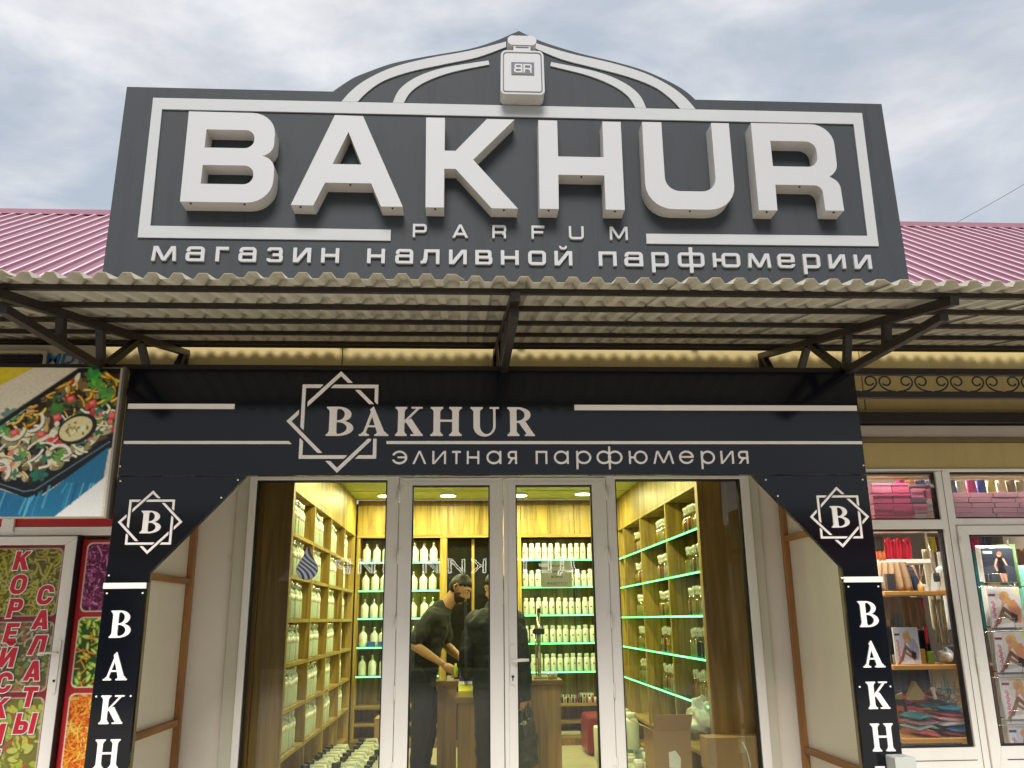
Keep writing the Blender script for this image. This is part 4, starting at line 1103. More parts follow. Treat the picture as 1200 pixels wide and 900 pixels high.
for i in range(8):
    y0 = 6.301+i*.43; MB().box(RX+.004, 2.10, y0, min(9.70, y0+.427), 2.532, 2.861).build('upper_panel', M_oak, parent=ru, bevel=.002)
# ---- back unit
bu = thing('shelving_unit', (0.2, 9.85, FZ), 'oak back wall unit with panelled top and green lit shelves of white bottles', 'shelving')
YB = 9.72
for a, b in ((-1.21, -.87), (-.867, -.59), (-.587, -.20), (-.197, .10), (.103, .62), (.623, .93), (.933, 1.23), (1.233, 1.72)):
    MB().box(a, b, YB, YB+.03, 2.475, 2.80).build('upper_panel', M_oak, parent=bu, bevel=.003)
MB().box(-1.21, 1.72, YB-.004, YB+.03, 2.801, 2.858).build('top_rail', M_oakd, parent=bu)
MB().box(-1.21, 1.72, YB-.008, YB+.028, 2.44, 2.474).build('lower_rail', M_oakx, parent=bu)
for a, b in ((-1.21, -1.172), (-.283, -.205), (.275, .625), (1.45, 1.50)):
    MB().box(a, b, YB, YB+.30, FZ, 2.439).build('upright', M_oak, parent=bu)
MB().box(-1.172, -.284, YB+.31, YB+.33, FZ, 2.44).build('back_board', M_oak, parent=bu)
MB().box(.626, 1.449, YB+.31, YB+.33, FZ, 2.44).build('back_board', M_oak, parent=bu)
MB().box(1.501, 1.72, YB+.0, YB+.03, FZ, 2.44).build('side_panel', M_oak, parent=bu)
MB().box(-.204, .274, YB+.12, YB+.14, FZ, 2.439).build('dark_mirror', mat('smoked_mirror', (0.012, 0.012, 0.01), 0.12, spec=.4), parent=bu)
MB().box(.07, .10, YB+.09, YB+.118, FZ, 2.43).build('mirror_post', M_oak, parent=bu)
for (a, b, lv) in ((-1.171, -.285, [2.172, 1.868, 1.573, 1.271, .974]), (.627, 1.449, [2.19, 1.893, 1.592, 1.294, .995])):
    for z in lv:
        g = MB().box(a, b, YB+.004, YB+.30, z-.008, z).build('glass_shelf', M_shelfglass, parent=bu); WLOC[g.name] = WLOC[bu.name]
        MB().box(a, b, YB-.002, YB+.003, z-.012, z+.003).build('led_strip', M_led, parent=g)
    for z in (.672, .50, .35): MB().box(a, b, YB, YB+.30, z-.03, z).build('shelf', M_oakx, parent=bu)
    for k in range(1, 4):
        x = a+(b-a)*k/4; MB().box(x-.01, x+.01, YB+.285, YB+.309, .7, 2.43).build('back_batten', M_oakd, parent=bu)
MB().box(-1.2, 1.7, YB-.003, YB+.02, FZ, .318).build('plinth', M_oakd, parent=bu)

# ---- lamps
lamp_n = ['nearest the left shelving, at the back', 'over the back wall left of centre', 'over the back wall right of centre', 'nearest the right shelving, at the back',
          'in the middle row, left', 'in the middle row, right', 'above the left window', 'above the right window']
for (x, y), nm in zip(((-.86, 9.22), (-.19, 9.22), (.58, 9.22), (1.26, 9.12), (-.7, 7.9), (1.1, 7.9), (-.7, 6.7), (1.1, 6.7)), lamp_n):
    t = thing('ceiling_light', (x, y, 2.84), 'round white ceiling light '+nm, 'light')
    MB().lathe([(.088, .0), (.088, .021)], 24, (x, y, 2.8395), 0, False).build('rim', M_pvc, parent=t)
    MB().lathe([(.080, 0), (.080, .004)], 24, (x, y, 2.835), 0, False).build('diffuser', M_lamp, parent=t)
    ld = bpy.data.lights.new('lamp', 'AREA'); ld.shape = 'DISK'; ld.size = .16; ld.energy = 12; ld.color = (1.0, .97, .50)
    lo = bpy.data.objects.new('lamp', ld); C.objects.link(lo); lo.parent = t; lo.location = (0, 0, -.012)

# ---- bottles
M_rtag = mat('rust_label', (0.45, 0.16, 0.08), 0.6)
def proto_bottle(name, body, bmat, capm=None, cmat=None, label=None):
    o = body.build(name, bmat, loc=(0, 0, 0), label='x', cat='bottle')
    if capm: capm.build('cap', cmat, parent=o, loc=(0, 0, 0))
    if label: label.build('paper_label', M_rtag if name == 'round_bottle' else M_tag, parent=o, loc=(0, 0, 0))
    return o
tallb = proto_bottle('tall_bottle', MB().lathe([(.022, 0), (.024, .01), (.024, .185), (.020, .20), (.010, .212), (.010, .222)], 10), M_frost,
                     MB().lathe([(.015, .2225), (.016, .228), (.016, .262), (.012, .266)], 8), M_cap, MB().lathe([(.0245, .13), (.0245, .175)], 10))
sprayb = proto_bottle('spray_bottle', MB().lathe([(.042, 0), (.045, .01), (.045, .125), (.038, .145), (.016, .165), (.014, .178)], 10), M_white,
                      MB().lathe([(.015, .1785), (.016, .21), (.010, .222)], 8), M_cap)
canb = proto_bottle('round_bottle', MB().lathe([(.030, 0), (.033, .008), (.033, .128), (.030, .142), (.022, .150)], 10), M_white,
                    MB().lathe([(.024, .1505), (.025, .156), (.025, .180), (.020, .186)], 8), M_wcap, MB().box(-.010, .010, -.0345, -.0335, .075, .092))
liqs = [mat('liquid_amber', (0.85, 0.5, 0.06), 0.2), mat('liquid_yellow', (0.9, 0.8, 0.14), 0.2), mat('liquid_pale', (0.85, 0.88, 0.50), 0.2), mat('liquid_rose', (0.65, 0.12, 0.16), 0.2), mat('liquid_dark', (0.02, 0.03, 0.05), 0.2), mat('liquid_brown', (0.3, 0.12, 0.03), 0.2)]
def perf(i):
    o = MB().lathe([(.024, 0), (.026, .006), (.026, .10), (.022, .122), (.010, .138), (.009, .150)], 10).build('perfume_bottle', M_pglass, loc=(0, 0, 0), label='x', cat='bottle')
    MB().lathe([(.0235, .006), (.0235, .095), (.019, .112)], 8).build('liquid', liqs[i], parent=o, loc=(0, 0, 0))
    MB().lathe([(.009, .151), (.011, .166), (.006, .172), (.013, .186), (.015, .198), (.012, .212), (.003, .220)], 10).build('stopper', mat('stopper_glass', (0.80, 0.82, 0.68), 0.1, metal=.3, var=.1), parent=o, loc=(0, 0, 0))
    return o
perfs = [perf(i) for i in range(6)]
used = set(); vr = random.Random(8)
def put(proto, loc, label, group, rz=0):
    if proto.name not in used:
        used.add(proto.name); proto.location = loc; proto['label'] = label; proto['group'] = group; proto.rotation_euler = (0, 0, rz); return proto
    o = copytree(proto, loc, rz, label, group); s = 1+vr.uniform(-.055, .03); o.scale = (s*(1+vr.uniform(-.05, .05)), s, s); return o
rown = ['top', 'second', 'third', 'fourth', 'fifth', 'sixth']
coln = ['nearest the glass', 'second from the glass', 'third from the glass', 'farthest from the glass']
rr = random.Random(3)
ordn = ['first', 'second', 'third', 'fourth', 'fifth', 'sixth', 'seventh', 'eighth', 'ninth', 'tenth', 'eleventh']+['number %d' % q for q in range(12, 40)]; ordn[11:16] = ['twelfth', 'thirteenth', 'fourteenth', 'fifteenth', 'sixteenth']
for c in range(4):
    for r in range(6):
        n = (8, 8, 7, 5)[c]-(rr.random() < .3)
        grp = 'bottles in the %s row cubby %s on the left' % (rown[r], coln[c])
        if c == 3 and r in (3, 4): n = 3
        for k in range(n):
            y = LY[c]+.075+k*.078+rr.uniform(-.008, .008)
            for d in ((0,) if (c > 1 or r > 3) else (0, 1)):
                if d and k % 2: continue
                put(tallb, (LX-.045-.07*d+rr.uniform(-.008, .005), y+.037*d, LV[r]+.0005), '%s %s tall bottle in the %s row cubby %s, left shelving' % (ordn[k], ['front', 'rear'][d], rown[r], coln[c]), grp, rr.uniform(0, 6))
for r, z in enumerate([2.172, 1.868, 1.573, 1.271, .974]):
    for k in range(8):
        put(sprayb, (-1.11+k*.108+rr.uniform(-.01, .01), YB+.08+rr.uniform(-.01, .02), z+.0005), '%s white pump bottle from the left on the %s shelf left of the mirror' % (ordn[k], rown[r]), 'pump bottles on the %s back shelf' % rown[r], rr.uniform(0, 6))
for r, z in enumerate([2.19, 1.893, 1.592, 1.294, .995]):
    for k in range(11):
        put(canb, (.672+k*.0735+rr.uniform(-.004, .004), YB+.07, z+.0005), '%s round white bottle from the left on the %s shelf right of the mirror' % (ordn[k], rown[r]), 'round bottles on the %s back shelf' % rown[r], rr.uniform(-.5, .5))
for c in range(3):
    for r, z in enumerate(RLV):
        for k in range(8 if c < 2 else 7):
            for d in (0, 1):
                if d and (k+r) % 3 == 0: continue
                p = perfs[rr.choice([1, 2, 2, 1, 0, 3, 4, 2, 1, 5] if c == 0 else [1, 1, 2, 2, 0, 2, 1, 3])]
                y = RY[c]+.075+k*.068+rr.uniform(-.008, .008)+d*.032
                put(p, (RX+.05+.07*d, y, z+.0005), '%s %s %s perfume bottle, %s right glass shelf, cell %s' % (ordn[k], ['front', 'rear'][d], ['amber', 'yellow', 'pale green', 'rose', 'black', 'brown'][perfs.index(p)], rown[r], coln[c]),
                    '%s perfume bottles on the %s right shelf %s' % (['amber', 'yellow', 'pale green', 'rose', 'black', 'brown'][perfs.index(p)], rown[r], coln[c]), rr.uniform(0, 6))
for p in perfs:
    if p.name not in used:
        for ch_ in list(p.children)+[p]: bpy.data.objects.remove(ch_)
# blue boxes on the back shelf, small testers below
M_blue = mat('blue_carton', (0.03, 0.12, 0.45), 0.4)
for k, x in enumerate((-1.02, -.90, -.80)):
    MB().box(x-.045, x+.045, YB+.01, YB+.05, 1.2715, 1.33).build('blue_carton', M_blue, label='small blue carton on the fourth back shelf, %s of three' % ['left', 'middle', 'right'][k], cat='box')
tm = [mat('tester_black', (0.02, 0.02, 0.02), 0.2), mat('tester_gold', (0.5, 0.33, 0.08), 0.3, metal=.6), mat('tester_red', (0.4, 0.03, 0.03), 0.3), M_wcap]
def tester(i):
    o = MB().lathe([(.012, 0), (.013, .055), (.008, .06)], 8).build('tester_vial', tm[i], loc=(0, 0, 0), label='x', cat='vial')
    MB().lathe([(.009, .0605), (.009, .085)], 6).build('cap', tm[(i+1) % 2], parent=o, loc=(0, 0, 0)); return o
tes = [tester(i) for i in range(4)]
tc_ = {}
for k in range(26):
    i = rr.choice([0, 1, 1, 0, 2, 3]); tc_[i] = tc_.get(i, -1)+1; put(tes[i], (.66+k*.030, YB+.03+rr.uniform(0, .02), .6725), '%s %s tester vial from the left on the low wooden back shelf' % (ordn[tc_[i]], ['black', 'gold', 'red', 'white'][i]), '%s tester vials on the low back shelf' % ['black', 'gold', 'red', 'white'][i])
for k in range(10):
    i = rr.choice([0, 3, 1]); put(tes[i], (RX+.05+.04*(k % 2), 7.45+k*.07, .6005), '%s %s tester vial from the glass, low shelf of the right shelving' % (ordn[k], ['black', 'gold', 'red', 'white'][i]), '%s tester vials on the low right shelf' % ['black', 'gold', 'red', 'white'][i])
# small white paper heaps on the back shelf
wp = MB()
for k in range(4): wp.box(.66+.2*k, .80+.2*k, YB+.10, YB+.25, .6725, .74+.02*(k % 2))
wp.build('paper_stack', M_wcap, label='low stacks of white leaflets behind the tester vials', cat='papers')
for k, (x, z, w) in enumerate(((.70, .5005, .22), (.98, .3505, .26))):
    MB().box(x-.03, x+w, YB+.04, YB+.26, z, z+.035).build('folder', M_wcap, label='white folder lying on the %s of the two lowest back shelves' % ['upper', 'lower'][k], cat='folder', bevel=.004)

# ---- jerrycans on the floor, left
M_can = mat('jerrycan_plastic', (0.80, 0.82, 0.68), 0.4, var=.05)
def jerry():
    o = MB()
    o.prism([rloop([(-.10, 0, .02), (.10, 0, .02), (.10, .25, .035), (-.10, .25, .035)], 4)], -.055, .055)
    j = o.build('jerrycan', M_can, loc=(0, 0, 0), label='x', cat='jerrycan', bevel=.012)
    MB().tube([(-.02, 0, .245), (-.02, 0, .285), (.07, 0, .285), (.08, 0, .245)], .011, 6).build('handle', M_can, parent=j, loc=(0, 0, 0))
    MB().lathe([(.026, .25), (.027, .255), (.027, .290), (.022, .293)], 10, (-.065, 0, 0)).build('cap', mat('black_cap', (0.01, 0.01, 0.012), 0.35), parent=j, loc=(0, 0, 0))
    return j
jp = jerry()
for a in range(3):
    for k in range(9):
        if a == 0 and k > 7: continue
        put(jp, (-1.10+a*.225+k*.004, 6.80+k*.165, FZ+.001), '%s black capped jerrycan from the glass in the %s floor row from the left' % (ordn[k], ['first', 'second', 'third'][a]), 'jerrycans in the %s row on the floor' % ['first', 'second', 'third'][a], rr.uniform(-.04, .04))
def put2():
    pass
# ---- white tubs on the floor, right
tub = proto_bottle('white_tub', MB().lathe([(.05, 0), (.055, .01), (.055, .20), (.045, .23), (.03, .24)], 12), M_can, MB().lathe([(.036, .2405), (.037, .275), (.03, .28)], 10), M_wcap)
tub['category'] = 'tub'
for a in range(3):
    for k in range(8):
        put(tub, (1.16+a*.125+.02*(k % 2), 6.75+k*.15, FZ+.001+(.0 if k else 0)), '%s white tub from the glass in the %s floor row from the left' % (ordn[k], ['first', 'second', 'third'][a]), 'white tubs in the %s row on the floor' % ['first', 'second', 'third'][a])
for a in range(2):
    for k in range(4):
        put(tub, (1.22+a*.125, 7.3+k*.15, FZ+.285), '%s white tub from the glass stacked on other tubs, %s row' % (ordn[k], ['left', 'right'][a]), 'upper white tubs, %s row' % ['left', 'right'][a])

# ---- cartons
M_card = mat('cardboard', (0.40, 0.24, 0.11), 0.85, var=.08, nscale=5, bump=.1)
M_tape = mat('parcel_tape', (0.48, 0.34, 0.18), 0.3)
def carton(x0, x1, y0, y1, z0, z1, lab, open_=True, tape=True, label_=False):
    t = thing('carton', ((x0+x1)/2, (y0+y1)/2, z0), lab, 'box')
    m = MB(); th = .005
    m.box(x0, x1, y0, y0+th, z0, z1); m.box(x0, x1, y1-th, y1, z0, z1); m.box(x0, x0+th, y0+th, y1-th, z0, z1); m.box(x1-th, x1, y0+th, y1-th, z0, z1); m.box(x0+th, x1-th, y0+th, y1-th, z0, z0+th)
    m.build('body', M_card, parent=t)
    if open_:
        def flap(a, b, d, l):
            a, b, d = Vector(a), Vector(b), Vector(d).normalized()*l; n_ = (b-a).cross(d).normalized()*.004
            vs = [a, b, b+d, a+d]; vs += [v+n_ for v in vs]
            MB().add(vs, [(0, 1, 2, 3), (7, 6, 5, 4), (0, 4, 5, 1), (1, 5, 6, 2), (2, 6, 7, 3), (3, 7, 4, 0)]).build('flap', M_card, parent=t)
        l = min(x1-x0, y1-y0)*.5
        flap((x0, y0, z1+.001), (x1, y0, z1+.001), (.02, -.5, .8), l); flap((x0, y0+.02, z1+.001), (x0, y1, z1+.001), (-.8, 0, .35), l)
        flap((x1, y0+.02, z1+.001), (x1, y1, z1+.001), (.7, 0, .5), l*.8)
    else:
        MB().box(x0-.002, x1+.002, y0-.002, y1+.002, z1+.001, z1+.006).build('lid', M_card, parent=t)
    if tape: MB().box((x0+x1)/2-.02, (x0+x1)/2+.03, y0-.002, y0-.0005, z1-.09, z1-.002).build('tape', M_tape, parent=t)
    if label_: MB().prism([[((x0+x1)/2-.03, z1-.24), ((x0+x1)/2+.05, z1-.25), ((x0+x1)/2+.055, z1-.18), ((x0+x1)/2+.02, z1-.13), ((x0+x1)/2-.03, z1-.14)]], y0-.002, y0-.0005).build('paper_label', M_tag, parent=t)
    return t
carton(1.33, 1.60, 6.42, 6.74, FZ, .775, 'tall open carton with a raised flap and torn label behind the right window', True, False, True)
carton(1.62, 2.08, 6.07, 6.25, .565, .762, 'flat brown carton topmost at the right end of the right window', False)
carton(1.74, 2.12, 6.075, 6.25, FZ, .56, 'brown carton with black print under the flat one at the right window', False)
for k, x in enumerate((1.86, 1.90, 1.94)): pass
carton(-.90, -.62, 9.15, 9.5, FZ, .60, 'old open carton on the floor before the back shelves', False)
# strap over the upper carton
MB().tube([(1.86, 6.066, .74), (1.885, 6.062, .68), (1.90, 6.062, .60), (1.895, 6.064, .55)], .005, 6).build('strap', M_wcap, label='loose white strap hanging over the flat carton', cat='strap')
# plastic bag on the cartons
def blob(name, c, s, seed, mt, label, cat, n=20, m_=12, amp=.22, group=None, topnarrow=0.0):
    r_ = random.Random(seed); ph = [(r_.uniform(2, 6), r_.uniform(0, 6.28), r_.uniform(2, 7), r_.uniform(0, 6.28)) for _ in range(6)]
    vs = []; fs = []
    for j in range(m_+1):
        v = j/m_*math.pi
        for i in range(n):
            u = i/n*2*math.pi
            d = 1+amp*sum(math.sin(a*u+b)*math.sin(cc*v+dd) for a, b, cc, dd in [(round(p[0]), p[1], p[2], p[3]) for p in ph])/3
            tn = 1-topnarrow*(0.5+0.5*math.cos(v))
            vs.append((c[0]+s[0]*math.sin(v)*math.cos(u)*d*tn, c[1]+s[1]*math.sin(v)*math.sin(u)*d*tn, c[2]+s[2]*(math.cos(v)*d+1)))
    for j in range(m_):
        for i in range(n): fs.append((j*n+i, (j+1)*n+i, (j+1)*n+(i+1) % n, j*n+(i+1) % n))
    o = MB().add(vs, fs, 0, True).build(name, mt, label=label, cat=cat, group=group)
    if 'bag' in name:
        sb = o.modifiers.new('sub', 'SUBSURF'); sb.levels = sb.render_levels = 2
        for nm, sc_, st in (('crumple', .045, .045), ('crease', .018, .012)):
            tx = bpy.data.textures.get(nm) or bpy.data.textures.new(nm, 'VORONOI' if nm == 'crumple' else 'CLOUDS'); tx.noise_scale = sc_*2
            ds = o.modifiers.new(nm, 'DISPLACE'); ds.texture = tx; ds.strength = st; ds.mid_level = .5
    return o
M_bag = mat('thin_plastic_bag', (0.72, 0.76, 0.64), 0.45, var=.25, nscale=9, bump=.5, bscale=14)
blob('plastic_bag', (1.73, 6.46, .755), (.19, .13, .115), 5, M_bag, 'crumpled translucent white plastic bag on the cartons behind the right window', 'bag', 28, 18, .35, topnarrow=.45)

# ---- counters
M_ctr = wood('counter_oak', (0.22, 0.12, 0.035), (0.36, 0.21, 0.07), .4)
M_ctrtop = wood('counter_top', (0.20, 0.11, 0.035), (0.30, 0.17, 0.06), .4, axis='X')
def counter(x0, x1, y0, y1, z1, lab):
    t = thing('counter', ((x0+x1)/2, (y0+y1)/2, FZ), lab, 'counter')
    MB().box(x0, x1, y0, y1, FZ, z1-.045).build('body', M_ctr, parent=t)
    MB().box(x0-.02, x1+.02, y0-.02, y1+.02, z1-.044, z1).build('top', M_ctrtop, parent=t, bevel=.004)
counter(.40, .80, 7.55, 8.3, 1.055, 'tall oak counter behind the right hand door')
counter(-.06, .12, 7.56, 8.1, .925, 'oak counter end with a yellow box behind the left hand door')
counter(-.24, -.075, 7.95, 8.2, 1.03, 'dim oak counter end just beside the assistant')
MB().box(.26, .38, 7.9, 8.2, FZ, 1.0).build('oak_slab', M_ctr, label='narrow oak panel standing between the two counters', cat='panel')
# on the counter: spray bottle, metal stand
t = thing('spray_flask', (.505, 7.62, 1.056), 'white squeeze bottle with a tapered neck on the tall counter', 'bottle')
MB().lathe([(.046, 0), (.05, .01), (.05, .10), (.04, .13), (.018, .165), (.014, .20)], 14, (.505, 7.62, 1.0565)).build('body', M_wcap, parent=t)
MB().lathe([(.016, .2005), (.013, .235), (.006, .25)], 10, (.505, 7.62, 1.0565)).build('cap', M_wcap, parent=t)
MB().box(.478, .532, 7.567, 7.569, 1.10, 1.125).build('paper_label', mat('red_print_label', (0.55, .1, .07), .5), parent=t)
M_chr = mat('chrome', (0.55, 0.53, 0.45), 0.2, metal=.9, var=.1)
t = thing('bottle_press', (.64, 7.72, 1.056), 'upright chrome bottling stand on the tall counter', 'stand')
MB().box(.59, .70, 7.66, 7.78, 1.0565, 1.075).build('base', M_chr, parent=t, bevel=.004)
MB().tube([(.64, 7.72, 1.075), (.64, 7.72, 1.62)], .017, 10).build('column', M_chr, parent=t)
MB().tube([(.612, 7.72, 1.075), (.612, 7.72, 1.45)], .007, 8).build('guide_rod', M_chr, parent=t)
MB().box(.60, .69, 7.69, 7.75, 1.42, 1.47).build('clamp', tm[0], parent=t, bevel=.006)
MB().tube([(.585, 7.70, 1.445), (.60, 7.70, 1.445)], .018, 10).build('knob', tm[0], parent=t)
MB().box(.625, .655, 7.64, 7.70, 1.60, 1.64).build('head', tm[0], parent=t, bevel=.004)
# small pot and cup on that counter
for k, (x, y) in enumerate(((.72, 7.62), (.765, 7.66))):
    MB().lathe([(.02, 0), (.022, .04), (.018, .05)], 10, (x, y, 1.0565)).build('cream_pot', [M_cap, M_frost][k], label=['small silver pot on the tall counter', 'small pale pot at the right edge of the tall counter'][k], cat='pot')
# yellow box on the lower counter
t = thing('display_box', (.04, 7.66, .926), 'yellow box with a blue and white lid on the counter end', 'box')
MB().box(-.055, .115, 7.58, 7.74, .926, .972).build('body', mat('yellow_card', (0.70, 0.62, 0.04), .4), parent=t)
MB().add([(-.055, 7.58, .973), (.115, 7.58, .973), (.115, 7.74, 1.06), (-.055, 7.74, 1.06)], [(0, 1, 2, 3)]).build('yellow_leaf', mat('yellow_card', (0.70, 0.62, 0.04), .4), parent=t)
MB().add([(-.05, 7.70, 1.045), (.08, 7.70, 1.045), (.06, 7.76, 1.12), (-.05, 7.76, 1.12)], [(0, 1, 2, 3)]).build('blue_leaf', mat('blue_card', (0.02, 0.04, 0.35), .4), parent=t)
MB().add([(-.05, 7.66, 1.022), (.09, 7.66, 1.022), (.085, 7.70, 1.044), (-.05, 7.70, 1.044)], [(0, 1, 2, 3)]).build('white_leaf', M_wcap, parent=t)
MB().box(-.16, -.10, 7.99, 8.05, 1.031, 1.07).build('receipt_pad', M_wcap, label='small white pad on the dim counter end by the assistant', cat='pad')
# red seat at the back right
t = thing('red_pouf', (1.42, 9.2, FZ), 'dark red padded seat on the floor behind the right hand door', 'seat')
MB().box(1.20, 1.62, 8.95, 9.4, FZ+.02, .62).build('cushion', mat('dark_red_leather', (0.22, 0.012, 0.02), .35, bump=.2, bscale=20), parent=t, bevel=.03)
MB().box(1.24, 1.58, 9.0, 9.36, FZ, FZ+.019).build('foot', M_oakd, parent=t)
t = thing('white_bin', (1.32, 8.55, FZ), 'slim white canister standing before the dark red seat', 'canister')
MB().lathe([(.05, 0), (.055, .30), (.05, .32)], 14, (1.27, 8.6, FZ)).build('body', M_wcap, parent=t)

# ---- notice and stickers on the glass
def paper_mat():
    m = mat('notice_paper', (0.75, 0.75, 0.66), .7, var=.03)
    b = m.node_tree.nodes['Principled BSDF']; o = [n for n in m.node_tree.nodes if n.type == 'OUTPUT_MATERIAL'][0]
    tl = m.node_tree.nodes.new('ShaderNodeBsdfTranslucent'); tl.inputs['Color'].default_value = (.8, .8, .72, 1)
    mx = m.node_tree.nodes.new('ShaderNodeMixShader'); mx.inputs['Fac'].default_value = .5
    m.node_tree.links.new(b.outputs[0], mx.inputs[1]); m.node_tree.links.new(tl.outputs[0], mx.inputs[2]); m.node_tree.links.new(mx.outputs[0], o.inputs['Surface'])
    return m
t = thing('paper_notice', (.63, 6.0, 1.76), 'white printed notice with a phone number behind the right hand door glass', 'notice')
pp = Paint(150, 125, (196, 196, 178))
MB().box(.524, .733, 5.9925, 5.9935, 1.757, 1.935).build('sheet', paper_mat(), parent=t)
M_inkk = mat('print_ink', (0.05, 0.05, 0.05), .6)
for s, z, sz in (('Закрыто', 1.895, .019), ('Звонить на', 1.858, .021), ('номер', 1.818, .021), ('89650717171', 1.775, .021)):
    flat_text('lettering', s, .63, z+.008, 5.9915, sz*1.25, M_inkk, t, center=True, th=.0006)
# blue-white drop sticker on the left window
def drop_outline(cx, cz, w, h, n=26):
    P = []
    for k in range(n):
        a = 2*math.pi*k/n; r = 1
        x = math.sin(a)*w*(.5-.5*math.cos(a))**.7*1.05; z = -math.cos(a)
        P.append((cx+x, cz-z*h))
    return P
t = thing('drop_sticker', (-1.075, 6.0, 1.81), 'pale blue striped drop shaped sticker on the left window', 'sticker')
M_stk = mat('sticker_blue', (0.80, 0.88, 1.0), .3); M_stk2 = mat('sticker_navy', (0.10, 0.10, 0.30), .3)
g = G(0, 0, 0, 0); g.xs = np.arange(-.1, .1, .0015); g.zs = np.arange(-.14, .16, .0015); g.X, g.Z = np.meshgrid(g.xs, g.zs); g.res = 1/.0015
dr_ = np.minimum(g.ell(0, -.035, .072, .068), g.poly([(-.062, 0), (.062, 0), (.03, .06), (-.006, .128), (-.03, .06)]))
st_ = np.sin((g.X*1.1+g.Z*.75+.03*np.sin(g.Z*26))*150)*.008-.001
def lay(F, y0, y1, m_, nm):
    lo = [simplify(l, .0003) for l in march(F, g.xs, g.zs)]
    MB().prism([[(x-1.075, z+1.925) for x, z in l] for l in lo if len(l) > 5], y0, y1).build(nm, m_, parent=t)
lay(dr_, 5.9975, 5.9985, M_stk2, 'backing'); lay(np.maximum(dr_+.002, st_), 5.996, 5.9972, M_stk, 'stripes')
# outlined letters stuck on the glass, read from inside
def outline_text(txt, x, z, y, size, parent, mirror=True, th=.0045, W_=1.0):
    pass
# ================================================================== people
def V3(p): return Vector(p)
def solid(name, parts, mt, parent, vox=.011, it=3):
    """overlapping rounded volumes fused into one continuous surface"""
    m = MB()
    for p in parts:
        if p[0] == 'limb':       # points and radii
            pts = [V3(q) for q in p[1]]; rs = list(p[2]); P = []; Rr = []
            d0 = (pts[0]-pts[1]).normalized(); d1 = (pts[-1]-pts[-2]).normalized()
            for c, s in ((.96, .25), (.7, .7), (.35, .93)): P.append(pts[0]+d0*rs[0]*c); Rr.append(rs[0]*s)
            P += pts; Rr += rs
            for c, s in ((.35, .93), (.7, .7), (.96, .25)): P.append(pts[-1]+d1*rs[-1]*c); Rr.append(rs[-1]*s)
            m.tube(P, Rr, 14)
        elif p[0] == 'loft':     # stations (centre, a, b) with side and depth directions
            side, dep = V3(p[2]).normalized(), V3(p[3]).normalized(); n = 22; vs = []; fs = []
            st = p[1]
            for c, a, b in st:
                for k in range(n):
                    t = 2*math.pi*k/n; ct, st_ = math.cos(t), math.sin(t)
                    vs.append(V3(c)+side*a*math.copysign(abs(ct)**.85, ct)+dep*b*math.copysign(abs(st_)**.85, st_))
            for i in range(len(st)-1):
                for k in range(n): fs.append((i*n+k, i*n+(k+1) % n, (i+1)*n+(k+1) % n, (i+1)*n+k))
            fs.append(tuple(reversed(range(n)))); fs.append(tuple((len(st)-1)*n+k for k in range(n)))
            m.add(vs, fs, 0, True)
        elif p[0] == 'ell':      # centre, radii, axes
            c, r3, f, u = V3(p[1]), p[2], V3(p[3]).normalized(), V3(p[4]); s_ = f.cross(u).normalized(); u = s_.cross(f).normalized(); vs = []; fs = []; n, mm = 18, 12
            for j in range(mm+1):
                v = math.pi*j/mm
                for i in range(n):
                    a = 2*math.pi*i/n; vs.append(c+f*math.sin(v)*math.cos(a)*r3[0]+s_*math.sin(v)*math.sin(a)*r3[1]+u*math.cos(v)*r3[2])
            for j in range(mm):
                for i in range(n): fs.append((j*n+i, (j+1)*n+i, (j+1)*n+(i+1) % n, j*n+(i+1) % n))
            m.add(vs, fs, 0, True)
    o = m.build(name, mt, parent=parent)
    r_ = o.modifiers.new('fuse', 'REMESH'); r_.mode = 'VOXEL'; r_.voxel_size = vox; r_.use_smooth_shade = True
    s_ = o.modifiers.new('soft', 'SMOOTH'); s_.iterations = it; s_.factor = .5
    if mt is not M_skin:
        tx = bpy.data.textures.get('folds') or bpy.data.textures.new('folds', 'CLOUDS'); tx.noise_scale = .085
        ds = o.modifiers.new('folds', 'DISPLACE'); ds.texture = tx; ds.strength = .035; ds.mid_level = .25; ds.texture_coords = 'LOCAL'
    return o
M_skin = mat('skin', (0.52, 0.28, 0.16), .5, var=.06, nscale=20)
M_tee = mat('black_tshirt_cloth', (0.026, 0.029, 0.027), .85, var=.25, nscale=9, bump=.15, bscale=7)
M_trs = mat('dark_trousers_cloth', (0.010, 0.011, 0.014), .85, var=.2, bump=.1, bscale=7)
M_jkt = mat('dark_jacket_cloth', (0.006, 0.009, 0.014), .65, var=.25, bump=.2, bscale=6)
M_hair = mat('black_hair', (0.008, 0.006, 0.005), .5, bump=.6, bscale=70)
